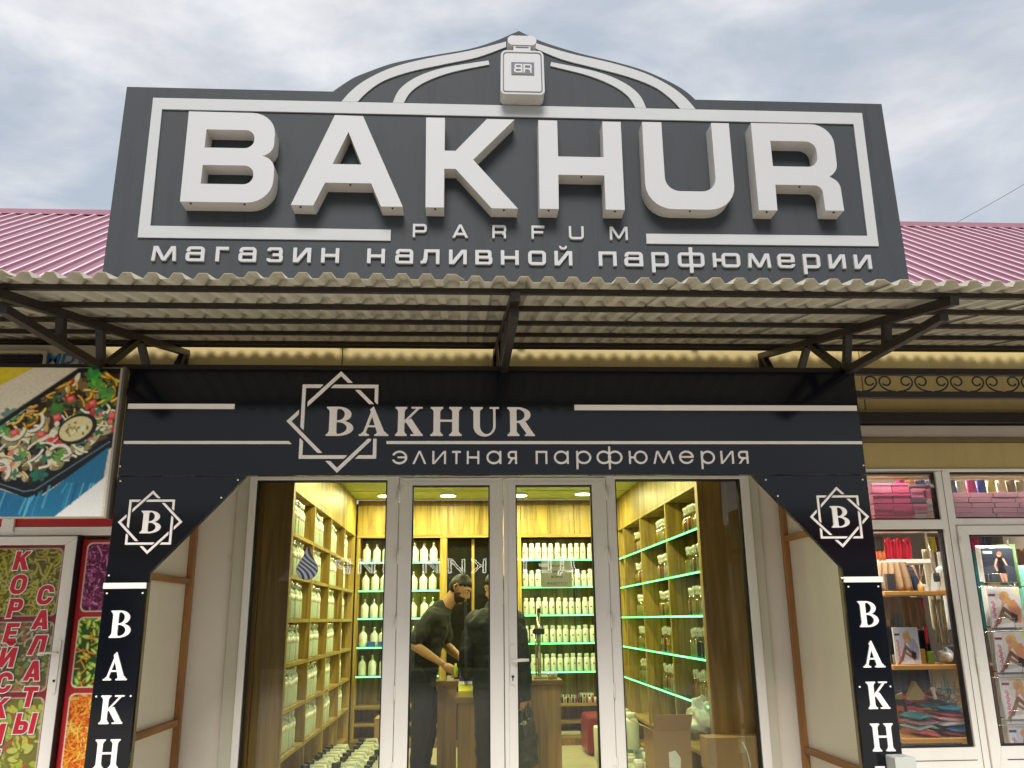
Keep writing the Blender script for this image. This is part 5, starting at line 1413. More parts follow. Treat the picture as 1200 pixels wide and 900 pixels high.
def hand(palm, d, up_, grip, parent, s=1.0):
    """palm centre, direction along the fingers, back-of-hand normal; five curled fingers"""
    d = V3(d).normalized(); n = V3(up_).normalized(); w = d.cross(n).normalized(); n = w.cross(d).normalized(); P = V3(palm)
    m = MB()
    m.tube([P-d*.055*s, P-d*.02*s, P+d*.02*s, P+d*.042*s], [.026*s, .035*s, .038*s, .030*s], 10)
    for i, (o_, ln) in enumerate(((-.030, .072), (-.010, .082), (.011, .076), (.030, .060))):
        b = P+d*.035*s+w*o_*s; pts = [b-d*.02*s]; a = 0; q = b.copy()
        for k in range(4):
            pts.append(q.copy()); a += grip*(.9+.1*i)
            q = q+(d*math.cos(a)-n*math.sin(a))*ln*s*(.42, .3, .24, .2)[k]
        m.tube(pts, [.0095*s, .0095*s, .009*s, .0085*s, .0072*s], 8)
    b = P-d*.02*s-w*.03*s
    m.tube([b, b-w*.022*s+d*.02*s-n*.01*s, b-w*.028*s+d*.05*s-n*.028*s, b-w*.014*s+d*.072*s-n*.04*s], [.012*s, .0115*s, .010*s, .008*s], 8)
    return m.build('hand', M_skin, parent=parent)
def head_parts(c, f, u, neck0):
    c, f, u = V3(c), V3(f).normalized(), V3(u); s_ = f.cross(u).normalized(); u = s_.cross(f).normalized()
    return [('ell', c+u*.025-f*.012, (.098, .078, .090), f, u), ('ell', c-u*.04+f*.022, (.068, .060, .075), f, u), ('ell', c-u*.095+f*.052, (.030, .030, .024), f, u),
            ('limb', [c+f*.080+u*.022, c+f*.104-u*.022], [.011, .016]), ('ell', c-u*.058+f*.076, (.022, .028, .018), f, u), ('ell', c+f*.074+u*.040, (.022, .050, .014), f, u),
            ('limb', [V3(neck0), c-u*.05-f*.03], [.060, .056])], s_, u
def head_bits(t, c, f, s_, u, hairm, beard=False):
    c = V3(c)
    def shell(name, cond, r, mt, n=30, m_=22, lump=.02, th=.014):
        vs = []; fs = []
        for j in range(m_+1):
            v = math.pi*j/m_
            for i in range(n):
                a = 2*math.pi*i/n; k = 1+lump*math.sin(7*a+5*v)*math.sin(6*v)
                vs.append(c-f*.010+u*.018+(f*math.sin(v)*math.cos(a)*r[0]+s_*math.sin(v)*math.sin(a)*r[1]+u*math.cos(v)*r[2])*k)
        for j in range(m_):
            for i in range(n):
                v = math.pi*(j+.5)/m_; a = 2*math.pi*(i+.5)/n
                if cond(math.sin(v)*math.cos(a), math.sin(v)*math.sin(a), math.cos(v)): fs.append((j*n+i, (j+1)*n+i, (j+1)*n+(i+1) % n, j*n+(i+1) % n))
        o = MB().add(vs, fs, 0, True).build(name, mt, parent=t)
        so_ = o.modifiers.new('thick', 'SOLIDIFY'); so_.thickness = th; so_.offset = 1
        return o
    shell('hair', lambda x, y, z: (z > .42 and x < .93) or (x < -.1 and z > -.5) or (x < .22 and z > .12) or (x < .60 and z > .30), (.104, .084, .122), hairm, lump=.035, th=.018)
    if beard:
        c0 = c; c = c-u*.060+f*.034
        shell('beard', lambda x, y, z: (z < -.05) or (x < .30 and z < .55 and x > -.25), (.071, .063, .078), mat('beard_hair', (0.05, 0.027, 0.017), .8), lump=0, th=.004)
        c = c0
    for q in (-1, 1):
        MB().lathe([(.0005, -.010), (.009, -.005), (.010, 0), (.009, .005), (.0005, .010)], 10, tuple(c+f*.076+s_*q*.030+u*.014)).build('eye', mat('eye_white', (.6, .55, .45), .2), parent=t)
        MB().lathe([(.0005, -.005), (.005, 0), (.0005, .005)], 8, tuple(c+f*.085+s_*q*.031+u*.014)).build('iris', M_gasket, parent=t)
        MB().tube([c+f*.093+s_*q*(.012+.012*k)+u*(.036+(.003 if k == 1 else 0))-f*.004*k for k in range(4)], [.003, .0045, .004, .002], 6).build('eyebrow', hairm, parent=t)
        ea = MB(); cc = c+s_*q*.078-f*.008+u*.004
        ea.tube([cc+u*.03+f*.008, cc+u*.034-f*.012+s_*q*.010, cc+u*.012-f*.024+s_*q*.016, cc-u*.012-f*.014+s_*q*.012, cc-u*.03+f*.002, cc-u*.01+f*.006, cc+u*.02+f*.006], [.005, .008, .009, .008, .006, .006, .005], 7)
        ea.build('ear', M_skin, parent=t)
    MB().tube([c+f*.082-u*.056+s_*.022, c+f*.098-u*.054, c+f*.082-u*.056-s_*.022], [.003, .006, .003], 6).build('lips', mat('lips', (.33, .11, .08), .4), parent=t)

# shop assistant, seen from his right side
cl = thing('person', (-.36, 8.0, FZ), 'dark haired man in black t-shirt leaning forward behind the left door glass', 'person')
hc = V3((-.045, 7.96, 1.815)); hf = V3((.78, -.34, -.50)).normalized(); hu = V3((.5, -.15, .85))
hp, hs_, hu = head_parts(hc, hf, hu, (-.20, 7.99, 1.63))
sd_ = (-.12, 1, 0); dp_ = (1, .12, -.25)
def torso(g, lo=1.06): return ('loft', [((-.40, 8.0, lo), .165+g, .115+g), ((-.385, 8.0, 1.14), .165+g, .115+g), ((-.36, 8.0, 1.28), .150+g, .110+g), ((-.315, 8.0, 1.42), .172+g, .120+g), ((-.28, 8.0, 1.52), .180+g, .112+g), ((-.245, 7.99, 1.60), .150+g, .085+g), ((-.225, 7.99, 1.645), .085+g, .065+g)], sd_, dp_)
arms = [('limb', [(-.285, 7.83, 1.57), (-.465, 7.77, 1.36), (-.44, 7.765, 1.34)], [.056, .043, .044]), ('limb', [(-.465, 7.77, 1.36), (-.36, 7.75, 1.29), (-.19, 7.72, 1.185)], [.042, .043, .026]),
        ('limb', [(-.22, 8.17, 1.57), (-.18, 8.24, 1.33)], [.056, .043]), ('limb', [(-.18, 8.24, 1.33), (-.12, 8.17, 1.28), (-.01, 8.05, 1.195)], [.042, .042, .026])]
legs = [('limb', [(-.39, 7.91, 1.08), (-.37, 7.88, .72), (-.375, 7.88, .66), (-.40, 7.88, .33)], [.085, .058, .054, .036]), ('limb', [(-.38, 8.10, 1.08), (-.32, 8.12, .72), (-.325, 8.12, .66), (-.36, 8.12, .33)], [.085, .058, .054, .036])]
def fat(L_, g): return [(p[0], p[1], [r+g for r in p[2]]) for p in L_]
solid('body', hp+[torso(0)]+arms+legs, M_skin, cl, .010)
solid('t_shirt', [torso(.016, 1.0), ('limb', [(-.285, 7.84, 1.575), (-.43, 7.78, 1.395)], [.076, .066]), ('limb', [(-.225, 8.16, 1.575), (-.19, 8.23, 1.38)], [.076, .066]), ('limb', [(-.25, 7.99, 1.58), (-.215, 7.99, 1.635)], [.10, .078]),
                  ('limb', [(-.46, 7.97, 1.30), (-.43, 8.0, 1.05)], [.03, .05]), ('limb', [(-.28, 7.88, 1.45), (-.30, 7.9, 1.15)], [.06, .07])], M_tee, cl, .010, 4)
solid('trousers', [('loft', [((-.40, 8.0, .98), .165, .125), ((-.39, 8.0, 1.12), .172, .125)], sd_, dp_)]+fat(legs, .020), M_trs, cl)
for y in (7.88, 8.12): MB().tube([(-.45, y, .295), (-.38, y, .30), (-.26, y, .285), (-.20, y, .28)], [.035, .045, .042, .028], 10).build('shoe', M_gasket, parent=cl)
hand((-.135, 7.715, 1.15), (.85, .1, -.5), (.35, -.6, .7), .55, cl)
hand((.04, 8.00, 1.17), (.8, -.5, -.3), (.2, -.3, .9), .5, cl)
head_bits(cl, hc, hf, hs_, hu, M_hair, True)
MB().lathe([(.018, 0), (.02, .07), (.012, .085), (.008, .11)], 10, (-.080, 7.70, 1.08)).build('held_bottle', mat('lime_liquid', (.55, .65, .05), .3), label='small lime green bottle held in the assistant’s hand', cat='bottle')
# customer, back to the street
cu_ = thing('person', (.30, 7.42, FZ), 'customer in a dark jacket standing behind the door frame, back to the street', 'person')
hc2 = V3((.255, 7.37, 1.80)); hf2 = V3((-.75, .6, -.3)).normalized()
hp, hs_, hu2 = head_parts(hc2, hf2, (-.15, .1, .95), (.255, 7.39, 1.62))
def torso2(g): return ('loft', [((.27, 7.42, 1.02), .17+g, .12+g), ((.265, 7.42, 1.14), .165+g, .12+g), ((.26, 7.42, 1.28), .155+g, .115+g), ((.25, 7.42, 1.43), .185+g, .125+g), ((.245, 7.42, 1.52), .190+g, .115+g), ((.25, 7.41, 1.59), .150+g, .085+g), ((.255, 7.40, 1.63), .08+g, .06+g)], (1, .15, 0), (-.15, 1, 0))
arm2 = [('limb', [(.085, 7.46, 1.54), (.03, 7.42, 1.28)], [.055, .044]), ('limb', [(.03, 7.42, 1.28), (.02, 7.66, 1.13)], [.042, .028]), ('limb', [(.415, 7.40, 1.54), (.47, 7.37, 1.23)], [.055, .042]), ('limb', [(.47, 7.37, 1.23), (.478, 7.35, .95)], [.040, .027])]
leg2 = [('limb', [(.18, 7.42, 1.05), (.17, 7.40, .68), (.17, 7.44, .33)], [.085, .058, .036]), ('limb', [(.36, 7.42, 1.05), (.37, 7.40, .68), (.38, 7.44, .33)], [.085, .058, .036])]
solid('body', hp+[torso2(0)]+arm2+leg2, M_skin, cu_, .011)
solid('jacket', [torso2(.028)]+fat(arm2, .026)+[('limb', [(.25, 7.41, 1.58), (.255, 7.395, 1.66)], [.11, .075])], M_jkt, cu_, .011, 4)
solid('trousers', [('loft', [((.27, 7.42, .95), .172, .13), ((.27, 7.42, 1.08), .178, .13)], (1, .15, 0), (-.15, 1, 0))]+fat(leg2, .022), M_trs, cu_)
for x in (.17, .38): MB().tube([(x, 7.38, .295), (x, 7.44, .30), (x, 7.56, .285), (x, 7.63, .28)], [.035, .045, .042, .028], 10).build('shoe', M_gasket, parent=cu_)
hand((.480, 7.345, .89), (0, 0, -1), (.3, -1, 0), .75, cu_); hand((.02, 7.72, 1.10), (0, .9, -.3), (0, .3, .9), .5, cu_)
head_bits(cu_, hc2, hf2, hs_, hu2, M_hair)
M_bbag = mat('black_plastic_bag', (0.02, 0.024, 0.016), .25, bump=.7, bscale=16, spec=.7)
bg_ = blob('shopping_bag', (.50, 7.33, .40), (.13, .08, .235), 9, M_bbag, 'shiny black plastic carrier bag hanging from the customer’s hand', 'bag', 30, 20, .16, topnarrow=.72)

# ================================================================== salad shop on the left
def salad(w, h, kind, seed):
    r = random.Random(seed)
    if kind == 'cabbage':
        p = Paint(w, h, (70, 12, 45))
        for k in range(int(w*h/26)):
            c = r.choice([(120, 40, 90), (150, 70, 125), (95, 20, 65), (175, 110, 150), (70, 15, 50)])
            p.strip(r.uniform(0, w), r.uniform(0, h), r.uniform(12, 26), r.uniform(1.2, 2.6), r.uniform(0, 6.3), r.uniform(-2.5, 2.5), c, (50, 5, 35))
    elif kind == 'carrot':
        p = Paint(w, h, (150, 60, 5))
        for k in range(int(w*h/24)):
            c = r.choice([(235, 130, 20), (245, 150, 40), (215, 100, 10), (250, 175, 70), (190, 80, 5)])
            p.strip(r.uniform(0, w), r.uniform(0, h), r.uniform(14, 30), r.uniform(1.0, 2.0), r.uniform(0, 6.3), r.uniform(-2, 2), c, (130, 50, 5))
        for k in range(5): p.ellipse(r.uniform(0, w), r.uniform(0, h), 5, 3, r.uniform(0, 3), (190, 200, 60))
    elif kind == 'cucumber':
        p = Paint(w, h, (40, 70, 10))
        for k in range(int(w*h/75)):
            x, y, a = r.uniform(0, w), r.uniform(0, h), r.uniform(0, 6.3)
            if r.random() < .62:
                p.ellipse(x+.6, y+1, r.uniform(6, 10), r.uniform(2.6, 4.2), a, (20, 50, 5)); p.ellipse(x, y, r.uniform(6, 10), r.uniform(2.2, 3.6), a, r.choice([(90, 150, 30), (120, 175, 40), (60, 120, 25)])); p.ellipse(x, y, 5, 1.8, a, (195, 215, 110))
            else: p.strip(x, y, 14, 1.5, a, r.uniform(-1, 1), (235, 130, 20), (120, 60, 10))
    elif kind == 'noodle':
        p = Paint(w, h, (110, 100, 25))
        for k in range(int(w*h/45)):
            p.strip(r.uniform(0, w), r.uniform(0, h), r.uniform(12, 26), r.uniform(2.2, 3.6), r.uniform(0, 6.3), r.uniform(-3.5, 3.5), r.choice([(190, 180, 60), (215, 205, 95), (160, 150, 40), (205, 190, 60)]), (85, 80, 20))
    elif kind == 'mixed':
        p = Paint(w, h, (120, 105, 60))
        for k in range(int(w*h/60)):
            x, y, a = r.uniform(0, w), r.uniform(0, h), r.uniform(0, 6.3); q = r.random()
            if q < .5: p.strip(x, y, 16, r.uniform(2, 3.4), a, r.uniform(-3, 3), r.choice([(220, 200, 150), (190, 170, 110), (225, 215, 175)]), (110, 90, 50))
            elif q < .75: p.ellipse(x, y, 7, 4.5, a, (85, 110, 40)); p.ellipse(x, y, 5.6, 3.4, a, (150, 165, 80))
            else: p.ellipse(x, y, 6, 3.5, a, (195, 125, 90))
    else:
        p = Paint(w, h, (120, 115, 15))
        for k in range(int(w*h/70)):
            x, y, a = r.uniform(0, w), r.uniform(0, h), r.uniform(0, 6.3)
            if r.random() < .6: p.ellipse(x+.8, y+1, 8, 4.4, a, (80, 80, 10)); p.ellipse(x, y, 7.5, 4, a, r.choice([(215, 205, 50), (180, 190, 45), (225, 215, 90)]))
            else: p.strip(x, y, 14, 3, a, r.uniform(-2, 2), r.choice([(110, 130, 30), (225, 190, 60), (200, 60, 30)]))
    # pale dish rim with rounded corners, red card outside it
    s = p.k; Y, X = p.Y, p.X; rad = 9
    def sdf(m_): qx = np.abs(X-w/2)-w/2+m_+rad; qy = np.abs(Y-h/2)-h/2+m_+rad; return np.hypot(np.maximum(qx, 0), np.maximum(qy, 0))+np.minimum(np.maximum(qx, qy), 0)-rad
    p.put((slice(None), slice(None)), (sdf(3.4) > 0).astype(float), (215, 205, 185)); p.put((slice(None), slice(None)), (sdf(1.8) > 0).astype(float), (160, 18, 24))
    return p
sp = thing('salad_poster', (-2.2, 5.99, .3), 'red poster with three framed salad pictures beside the salad shop door', 'poster')
MB().box(-2.575, -1.86, 5.988, 5.999, .12, 2.095).build('backing_board', M_red, parent=sp)
for z1, z0, kind, sd_ in ((2.085, 1.620, 'cabbage', 1), (1.600, 1.145, 'cucumber', 2), (1.125, .64, 'carrot', 3)):
    print_sheet('picture', salad(150, 108, kind, sd_), -2.555, -1.90, z0, z1, 5.9865, sp, grain=True)
# door leaf of the salad shop, slightly ajar look kept shut
sdr = thing('salad_shop_door', (-2.95, 5.97, .15), 'white glazed door with red СЛАВЯ style lettering', 'door'); sdr['label'] = 'white glazed door with red Cyrillic lettering and salad pictures on its glass'
for q in ([(-3.50, .15), (-3.44, .25), (-3.44, 2.062), (-3.50, 2.118)], [(-2.594, .15), (-2.594, 2.118), (-2.676, 2.062), (-2.676, .25)], [(-3.498, 2.1185), (-3.438, 2.0625), (-2.678, 2.0625), (-2.596, 2.1185)], [(-3.498, .15), (-2.596, .15), (-2.678, .249), (-3.438, .249)]):
    MB().prism([q], 5.94, 6.0).build('rail', M_pvc, parent=sdr, bevel=.004)
MB().box(-2.592, -2.586, 5.92, 6.02, .12, 2.124).build('gasket', M_gasket, parent=sdr)
MB().box(-3.438, -2.678, 5.968, 5.974, .252, 2.060).build('pane', M_glassR, parent=sdr)
MB().box(-3.437, -2.679, 5.981, 5.99, .253, 2.059).build('backing_card', M_red, parent=sdr)
for z1, z0, kind, sd_ in ((2.05, 1.595, 'noodle', 4), (1.575, 1.125, 'mixed', 5), (1.105, .62, 'greens', 6)):
    print_sheet('picture', salad(150, 108, kind, sd_), -3.36, -2.69, z0, z1, 5.979, sdr, grain=True)
hm = MB().prism([rloop([(-2.645, 1.12, .01), (-2.618, 1.12, .01), (-2.618, 1.45, .01), (-2.645, 1.45, .01)])], 5.930, 5.939)
hm.tube([(-2.632, 5.935, 1.37), (-2.632, 5.895, 1.37)], .008, 8); hm.tube([(-2.632, 5.893, 1.375), (-2.70, 5.89, 1.372), (-2.735, 5.89, 1.37)], .008, 8)
hm.build('handle', M_pvc, parent=sdr)
MB().tube([(-2.632, 5.928, 1.20), (-2.632, 5.924, 1.20)], .008, 8).build('keyhole', M_gasket, parent=sdr)
M_txr = mat('lettering_red', (0.62, 0.01, 0.03), .35); M_txw = mat('lettering_outline_white', (0.88, 0.84, 0.80), .4)
def door_char(ch, x, z, h):
    g, w = block_glyph(ch)
    for nm, gr, y, m_ in (('letter_outline', .055, 5.966, M_txw), ('letter', 0, 5.9645, M_txr)):
        lp = place(g.loops(gr), x-w*h*.5, z-h*.5, h, h, shear=.13)
        MB().prism(lp, y, y+.0008).build(nm, m_, parent=sdr)
for k, ch in enumerate('КОРЕЙСКИЕ'): door_char(ch, -2.960-.002*k, 1.961-.154*k, .122)
for k, ch in enumerate('САЛАТЫ'): door_char(ch, -2.782-.004*k, 1.738-.159*k, .122)

# food billboard (printed light box)
w_, h_ = 300, 196
K_ = 1.13
ox = 131
def T(x, y): return ((x+ox)*K_*.975, (y-432)*K_)
p = Paint(w_, h_, (196, 186, 168)); r = random.Random(21)
P_ = lambda pts, c: p.poly([T(*q) for q in pts], c)
P_([(-140, 432), (42, 432), (0, 458), (-140, 530)], (190, 172, 42))
P_([(-135, 640), (97, 430), (152, 430), (150, 520), (66, 584), (52, 584), (-10, 560), (-135, 560)], (14, 14, 16))
P_([(-135, 560), (0, 566), (53, 584), (72, 581), (138, 526), (136, 562), (86, 607), (38, 607), (0, 597), (-135, 560)], (28, 98, 132))
P_([(-135, 565), (-5, 567), (50, 586), (60, 612), (-135, 612)], (24, 90, 124))
P_([(-135, 565), (0, 597), (42, 609), (-135, 612)], (214, 208, 200)); P_([(84, 608), (138, 560), (138, 612)], (214, 208, 200))
for k in range(46):
    x = r.uniform(-60, 138); t0 = 566+max(0, (x-0)*.32 if x < 55 else 18-(x-55)*.68)
    p.line([T(x, t0+2), T(x-5, t0+r.uniform(12, 34))], r.uniform(.8, 2.6), r.choice([(70, 145, 172), (14, 62, 92), (42, 118, 152), (95, 165, 185)]), .8)
P_([(-135, 590), (-40, 588), (0, 597), (42, 609), (-135, 612)], (214, 208, 200)); P_([(84, 609), (138, 561), (138, 612)], (214, 208, 200))
INT = [(-135, 560), (-135, 625), (100, 436), (146, 433), (144, 512), (62, 572), (50, 572), (0, 553)]
def inp(x, y):
    # inside the tray
    top = 508-(x)*.80 if x < 100 else 434
    bot = 556+(x*.26 if x < 55 else 14-(x-55)*.70)
    return top+7 < y < bot-3 and x < 143
def spot():
    while True:
        x, y = r.uniform(-125, 144), r.uniform(433, 572)
        if inp(x, y): return x, y
for k in range(260):
    x, y = spot(); X_, Y_ = T(x, y); p.ellipse(X_, Y_, r.uniform(4, 12), r.uniform(3, 6), r.uniform(0, 3), r.choice([(58, 40, 24), (84, 62, 36), (40, 30, 20), (110, 92, 60), (30, 26, 18)]))
for k in range(170):
    x, y = spot(); X_, Y_ = T(x, y)
    if y > 500-(x-60)*.2 or r.random() < .25: p.ellipse(X_, Y_, r.uniform(3, 11), r.uniform(2, 6), r.uniform(0, 3), r.choice([(196, 186, 150), (165, 160, 120), (214, 205, 178), (140, 130, 90)]))
for k in range(200):
    x, y = spot(); X_, Y_ = T(x, y); q = r.random()
    up_ = y < 500-(x-60)*.3
    if q < .42: p.strip(X_, Y_, r.uniform(9, 22), r.uniform(1.6, 3.4), r.uniform(-1, 1), r.uniform(-2, 2), r.choice([(215, 150, 35), (200, 130, 25), (225, 170, 60)]) if up_ else r.choice([(222, 208, 165), (205, 170, 120), (230, 222, 195)]), (50, 36, 20))
    elif q < .58: p.ellipse(X_, Y_, r.uniform(2.5, 5), r.uniform(2, 3.6), r.uniform(0, 3), r.choice([(200, 60, 60), (215, 110, 100), (180, 40, 45)]))
    elif q < .78:
        c = r.choice([(70, 120, 50), (50, 95, 45), (95, 145, 60), (60, 110, 85)]); a0 = r.uniform(0, 6)
        for j in range(4): p.ellipse(X_+math.cos(a0+j*1.3)*3.4, Y_+math.sin(a0+j*1.3)*2.6, 3.8, 2.0, a0+j*1.3, c)
    elif q < .9: p.strip(X_, Y_, 12, 1.3, r.uniform(0, 6), 3.5, (28, 22, 20))
# aubergine slice and onion rings
X_, Y_ = T(100, 505)
p.ellipse(X_, Y_, 25, 19, -.5, (30, 18, 28)); p.ellipse(X_-2, Y_, 21, 15, -.5, (202, 190, 140))
for k in range(26): p.ellipse(X_-2+r.gauss(0, 8), Y_+r.gauss(0, 5), r.uniform(1, 3), r.uniform(.8, 1.8), r.uniform(0, 3), r.choice([(150, 130, 70), (225, 215, 175), (120, 95, 50)]))
for x, y, a in ((32, 545, .2), (64, 500, 1.1), (36, 520, 1.9), (84, 520, -.7), (20, 560, .4)):
    X_, Y_ = T(x, y); p.strip(X_, Y_, 30, 4, a, 2.2, (225, 212, 178), (60, 44, 28))
for x, y, c in ((115, 452, (85, 150, 60)), (128, 462, (75, 135, 55)), (110, 440, (60, 130, 60)), (64, 558, (40, 100, 80)), (10, 500, (70, 135, 95)), (22, 488, (90, 150, 105)), (74, 482, (70, 110, 50)), (-20, 530, (60, 110, 60))):
    X_, Y_ = T(x, y)
    for j in range(6): p.ellipse(X_+math.cos(j*1.05)*5.5, Y_+math.sin(j*1.05)*3.6, 6, 3.4, j*1.05, tuple(int(v*r.uniform(.8, 1.15)) for v in c))
for x, y in ((113, 475), (75, 492), (60, 512), (88, 470), (137, 490), (30, 510)):
    X_, Y_ = T(x, y); p.poly([(X_-6, Y_-3), (X_+3, Y_-6), (X_+7, Y_+1), (X_-2, Y_+6)], (196, 62, 58)); p.poly([(X_-4, Y_-2), (X_+2, Y_-4), (X_+3, Y_), (X_-2, Y_+2)], (225, 120, 105))
p.line([T(97, 432), T(0, 509), T(-60, 560)], 6.5, (18, 18, 20)); p.line([T(94, 431), T(0, 505), T(-60, 554)], 1.0, (110, 108, 100))
p.line([T(-60, 548), T(0, 562), T(50, 579), T(62, 577), T(140, 521)], 7, (16, 16, 20)); p.line([T(0, 561), T(50, 577), T(62, 575), T(138, 520)], 1.2, (95, 120, 130))
fb = thing('food_billboard', (-2.55, 4.73, 2.10), 'printed billboard of a blue tray of mixed salad, above the salad shop', 'billboard')
MB().box(-3.165, -1.881, 4.60, 4.655, 2.086, 2.905).build('box', mat('billboard_frame', (0.50, 0.45, 0.36), .5), parent=fb, bevel=.004)
print_sheet('picture', p, -3.16, -1.893, 2.092, 2.900, 4.5985, fb, M_printbox, grain=True)
MB().box(-1.8805, -1.869, 4.598, 4.655, 2.08, 2.91).build('edge_strip', mat('edge_grey', (0.12, 0.10, 0.08), .5), parent=fb)

# outdoor air conditioner unit behind the truss
ac = thing('air_conditioner', (-2.75, 5.8, 2.95), 'cream outdoor air conditioner unit with blue MDV lettering, above the food billboard', 'air conditioner')
M_ac = mat('ac_casing', (0.42, 0.37, 0.27), .5, var=.08, spots=.3, streakcol=(.2, .16, .1))
MB().prism([rloop([(-3.45, 2.79, .02), (-2.45, 2.79, .02), (-2.45, 3.328, .02), (-3.45, 3.328, .02)])], 5.52, 5.92).build('casing', M_ac, parent=ac, bevel=.008)
MB().prism([rloop([(-3.315, 2.81, .02), (-2.750, 2.81, .02), (-2.750, 3.285, .02), (-3.315, 3.285, .02)]), rloop([(-3.295, 2.83, .02), (-2.770, 2.83, .02), (-2.770, 3.265, .02), (-3.295, 3.265, .02)])], 5.50, 5.519).build('grille_frame', M_ac, parent=ac)
MB().lathe([(.20, 0), (.20, .002)], 28, (0, 0, 0)).build
gb = MB()
for k in range(22): gb.box(-3.293, -2.772, 5.505, 5.509, 2.835+k*.0198, 2.841+k*.0198)
for k in range(8): gb.box(-3.265+k*.066, -3.261+k*.066, 5.510, 5.514, 2.832, 3.263)
gb.build('grille', M_steel, parent=ac)
MB().box(-3.29, -2.775, 5.515, 5.5185, 2.835, 3.26).build('fan_recess', M_gasket, parent=ac)
fan = MB()
for k in range(3):
    a = k*2.094+.4; fan.prism([[(-3.035+math.cos(a)*.03, 3.03+math.sin(a)*.03), (-3.035+math.cos(a-.5)*.19, 3.03+math.sin(a-.5)*.19), (-3.035+math.cos(a+.1)*.2, 3.03+math.sin(a+.1)*.2), (-3.035+math.cos(a+.5)*.16, 3.03+math.sin(a+.5)*.16)]], 5.5105+.001*k, 5.5112+.001*k)
fan.build('fan', mat('fan_grey', (.10, .10, .10), .4), parent=ac)
M_mdv = mat('print_blue', (0.02, 0.13, 0.32), .5)
flat_text('lettering', 'MDV', -2.622, 3.232, 5.517, .10, M_mdv, ac, bold=.03, center=True, th=.001, sx=1.25, shear=.15)
flat_text('lettering', 'DC INVERTER', -2.622, 3.168, 5.517, .036, M_mdv, ac, bold=.02, center=True, th=.001, sx=1.1)
MB().box(-3.1, -3.06, 5.6, 6.0, 2.80, 2.859).build('bracket', M_steel, parent=ac); MB().box(-2.54, -2.50, 5.6, 6.0, 2.80, 2.859).build('bracket', M_steel, parent=ac)

# ================================================================== clothes shop on the right
cf = MB().prism([[(2.31, .2), (5.2, .2), (5.2, 2.572), (2.31, 2.572)],
                 [(2.37, 2.205), (3.392, 2.205), (3.392, 2.548), (2.37, 2.548)], [(2.37, .695), (3.400, .695), (3.400, 2.138), (2.37, 2.138)],
                 [(3.50, 2.212), (4.75, 2.212), (4.75, 2.548), (3.50, 2.548)], [(3.488, .24), (4.80, .24), (4.80, 2.165), (3.488, 2.165)]], 5.955, 6.035)
cf = cf.build('window_frame', M_pvc, parent=bld, bevel=.006); cf['label'] = 'white plastic window and door frame of the clothes shop'; WLOC[cf.name] = WLOC[bld.name]
for b in ((2.37, 3.392, 2.205, 2.548), (2.37, 3.400, .695, 2.138), (3.50, 4.75, 2.212, 2.548)):
    gasket(cf, b[0]+.0005, b[1]-.0005, b[2]+.0005, b[3]-.0005, 5.975, 6.03, .010); paneat(cf, b[0]+.005, b[1]-.005, b[2]+.005, b[3]-.005, 6.0, M_glassR)
for x in (3.437, 3.462): MB().box(x, x+.003, 5.953, 5.9548, .21, 2.56).build('joint_line', M_gasket, parent=cf) if x < 3.45 else None
MB().box(2.31, 3.40, 5.952, 5.9545, .615, .619).build('joint_line', M_gasket, parent=cf)
cd = MB()
for q in ([(3.492, .25), (3.568, .70), (3.568, 2.095), (3.492, 2.160)], [(4.79, .25), (4.79, 2.160), (4.71, 2.095), (4.71, .70)], [(3.4932, 2.160), (3.5692, 2.095), (4.7088, 2.095), (4.7888, 2.160)], [(3.4932, .25), (4.7888, .25), (4.7088, .70), (3.5692, .70)]):
    cd.prism([q], 5.942, 6.012)
cd = cd.build('door', M_pvc, parent=bld, bevel=.004); cd['label'] = 'white glazed door of the clothes shop'; WLOC[cd.name] = WLOC[bld.name]
gasket(cd, 3.5685, 4.7095, .7005, 2.0945, 5.95, 6.0, .010); paneat(cd, 3.573, 4.705, .705, 2.09, 5.985, M_glassR)
MB().box(3.60, 4.7, 5.938, 5.9415, .615, .62).build('joint_line', M_gasket, parent=cd)
for z in (2.02, 1.80 if False else 1.22):
    h = MB(); h.tube([(3.487, 5.932, z-.05), (3.487, 5.932, z+.05)], .007, 8); h.box(3.49, 3.515, 5.9345, 5.9415, z+.002, z+.05); h.build('hinge', M_pvc, parent=cd)

pre_ = set(bpy.data.objects.keys())
# boxes on the high shelves
M_pbox = [mat('pink_box', (0.38, 0.035, 0.09), .5, var=.15), mat('pink_box_pale', (0.42, 0.10, 0.16), .5, var=.15), mat('dark_box', (0.10, 0.05, 0.06), .5), mat('grey_box', (0.30, 0.24, 0.22), .5), mat('brown_box', (0.30, 0.19, 0.12), .6), mat('red_box', (0.45, 0.02, 0.05), .5)]
M_rose = mat('dusty_rose_box', (0.27, 0.11, 0.13), .5, var=.08); M_rosed = mat('dusty_rose_box_dark', (0.28, 0.10, 0.13), .5)
def shelf(x0, x1, y0, y1, z, lab, m_=None):
    MB().box(x0, x1, y0, y1, z-.03, z).build('shelf', m_ or mat('orange_shelf_edge', (0.55, 0.27, 0.05), .5), label=lab, cat='shelf', bevel=.003)
shelf(2.32, 3.39, 6.10, 6.55, 2.195, 'high shelf carrying pink boxes inside the clothes shop window', M_plaster)
shelf(3.52, 5.0, 6.10, 6.55, 2.195, 'high shelf carrying rose boxes over the clothes shop door', M_plaster)
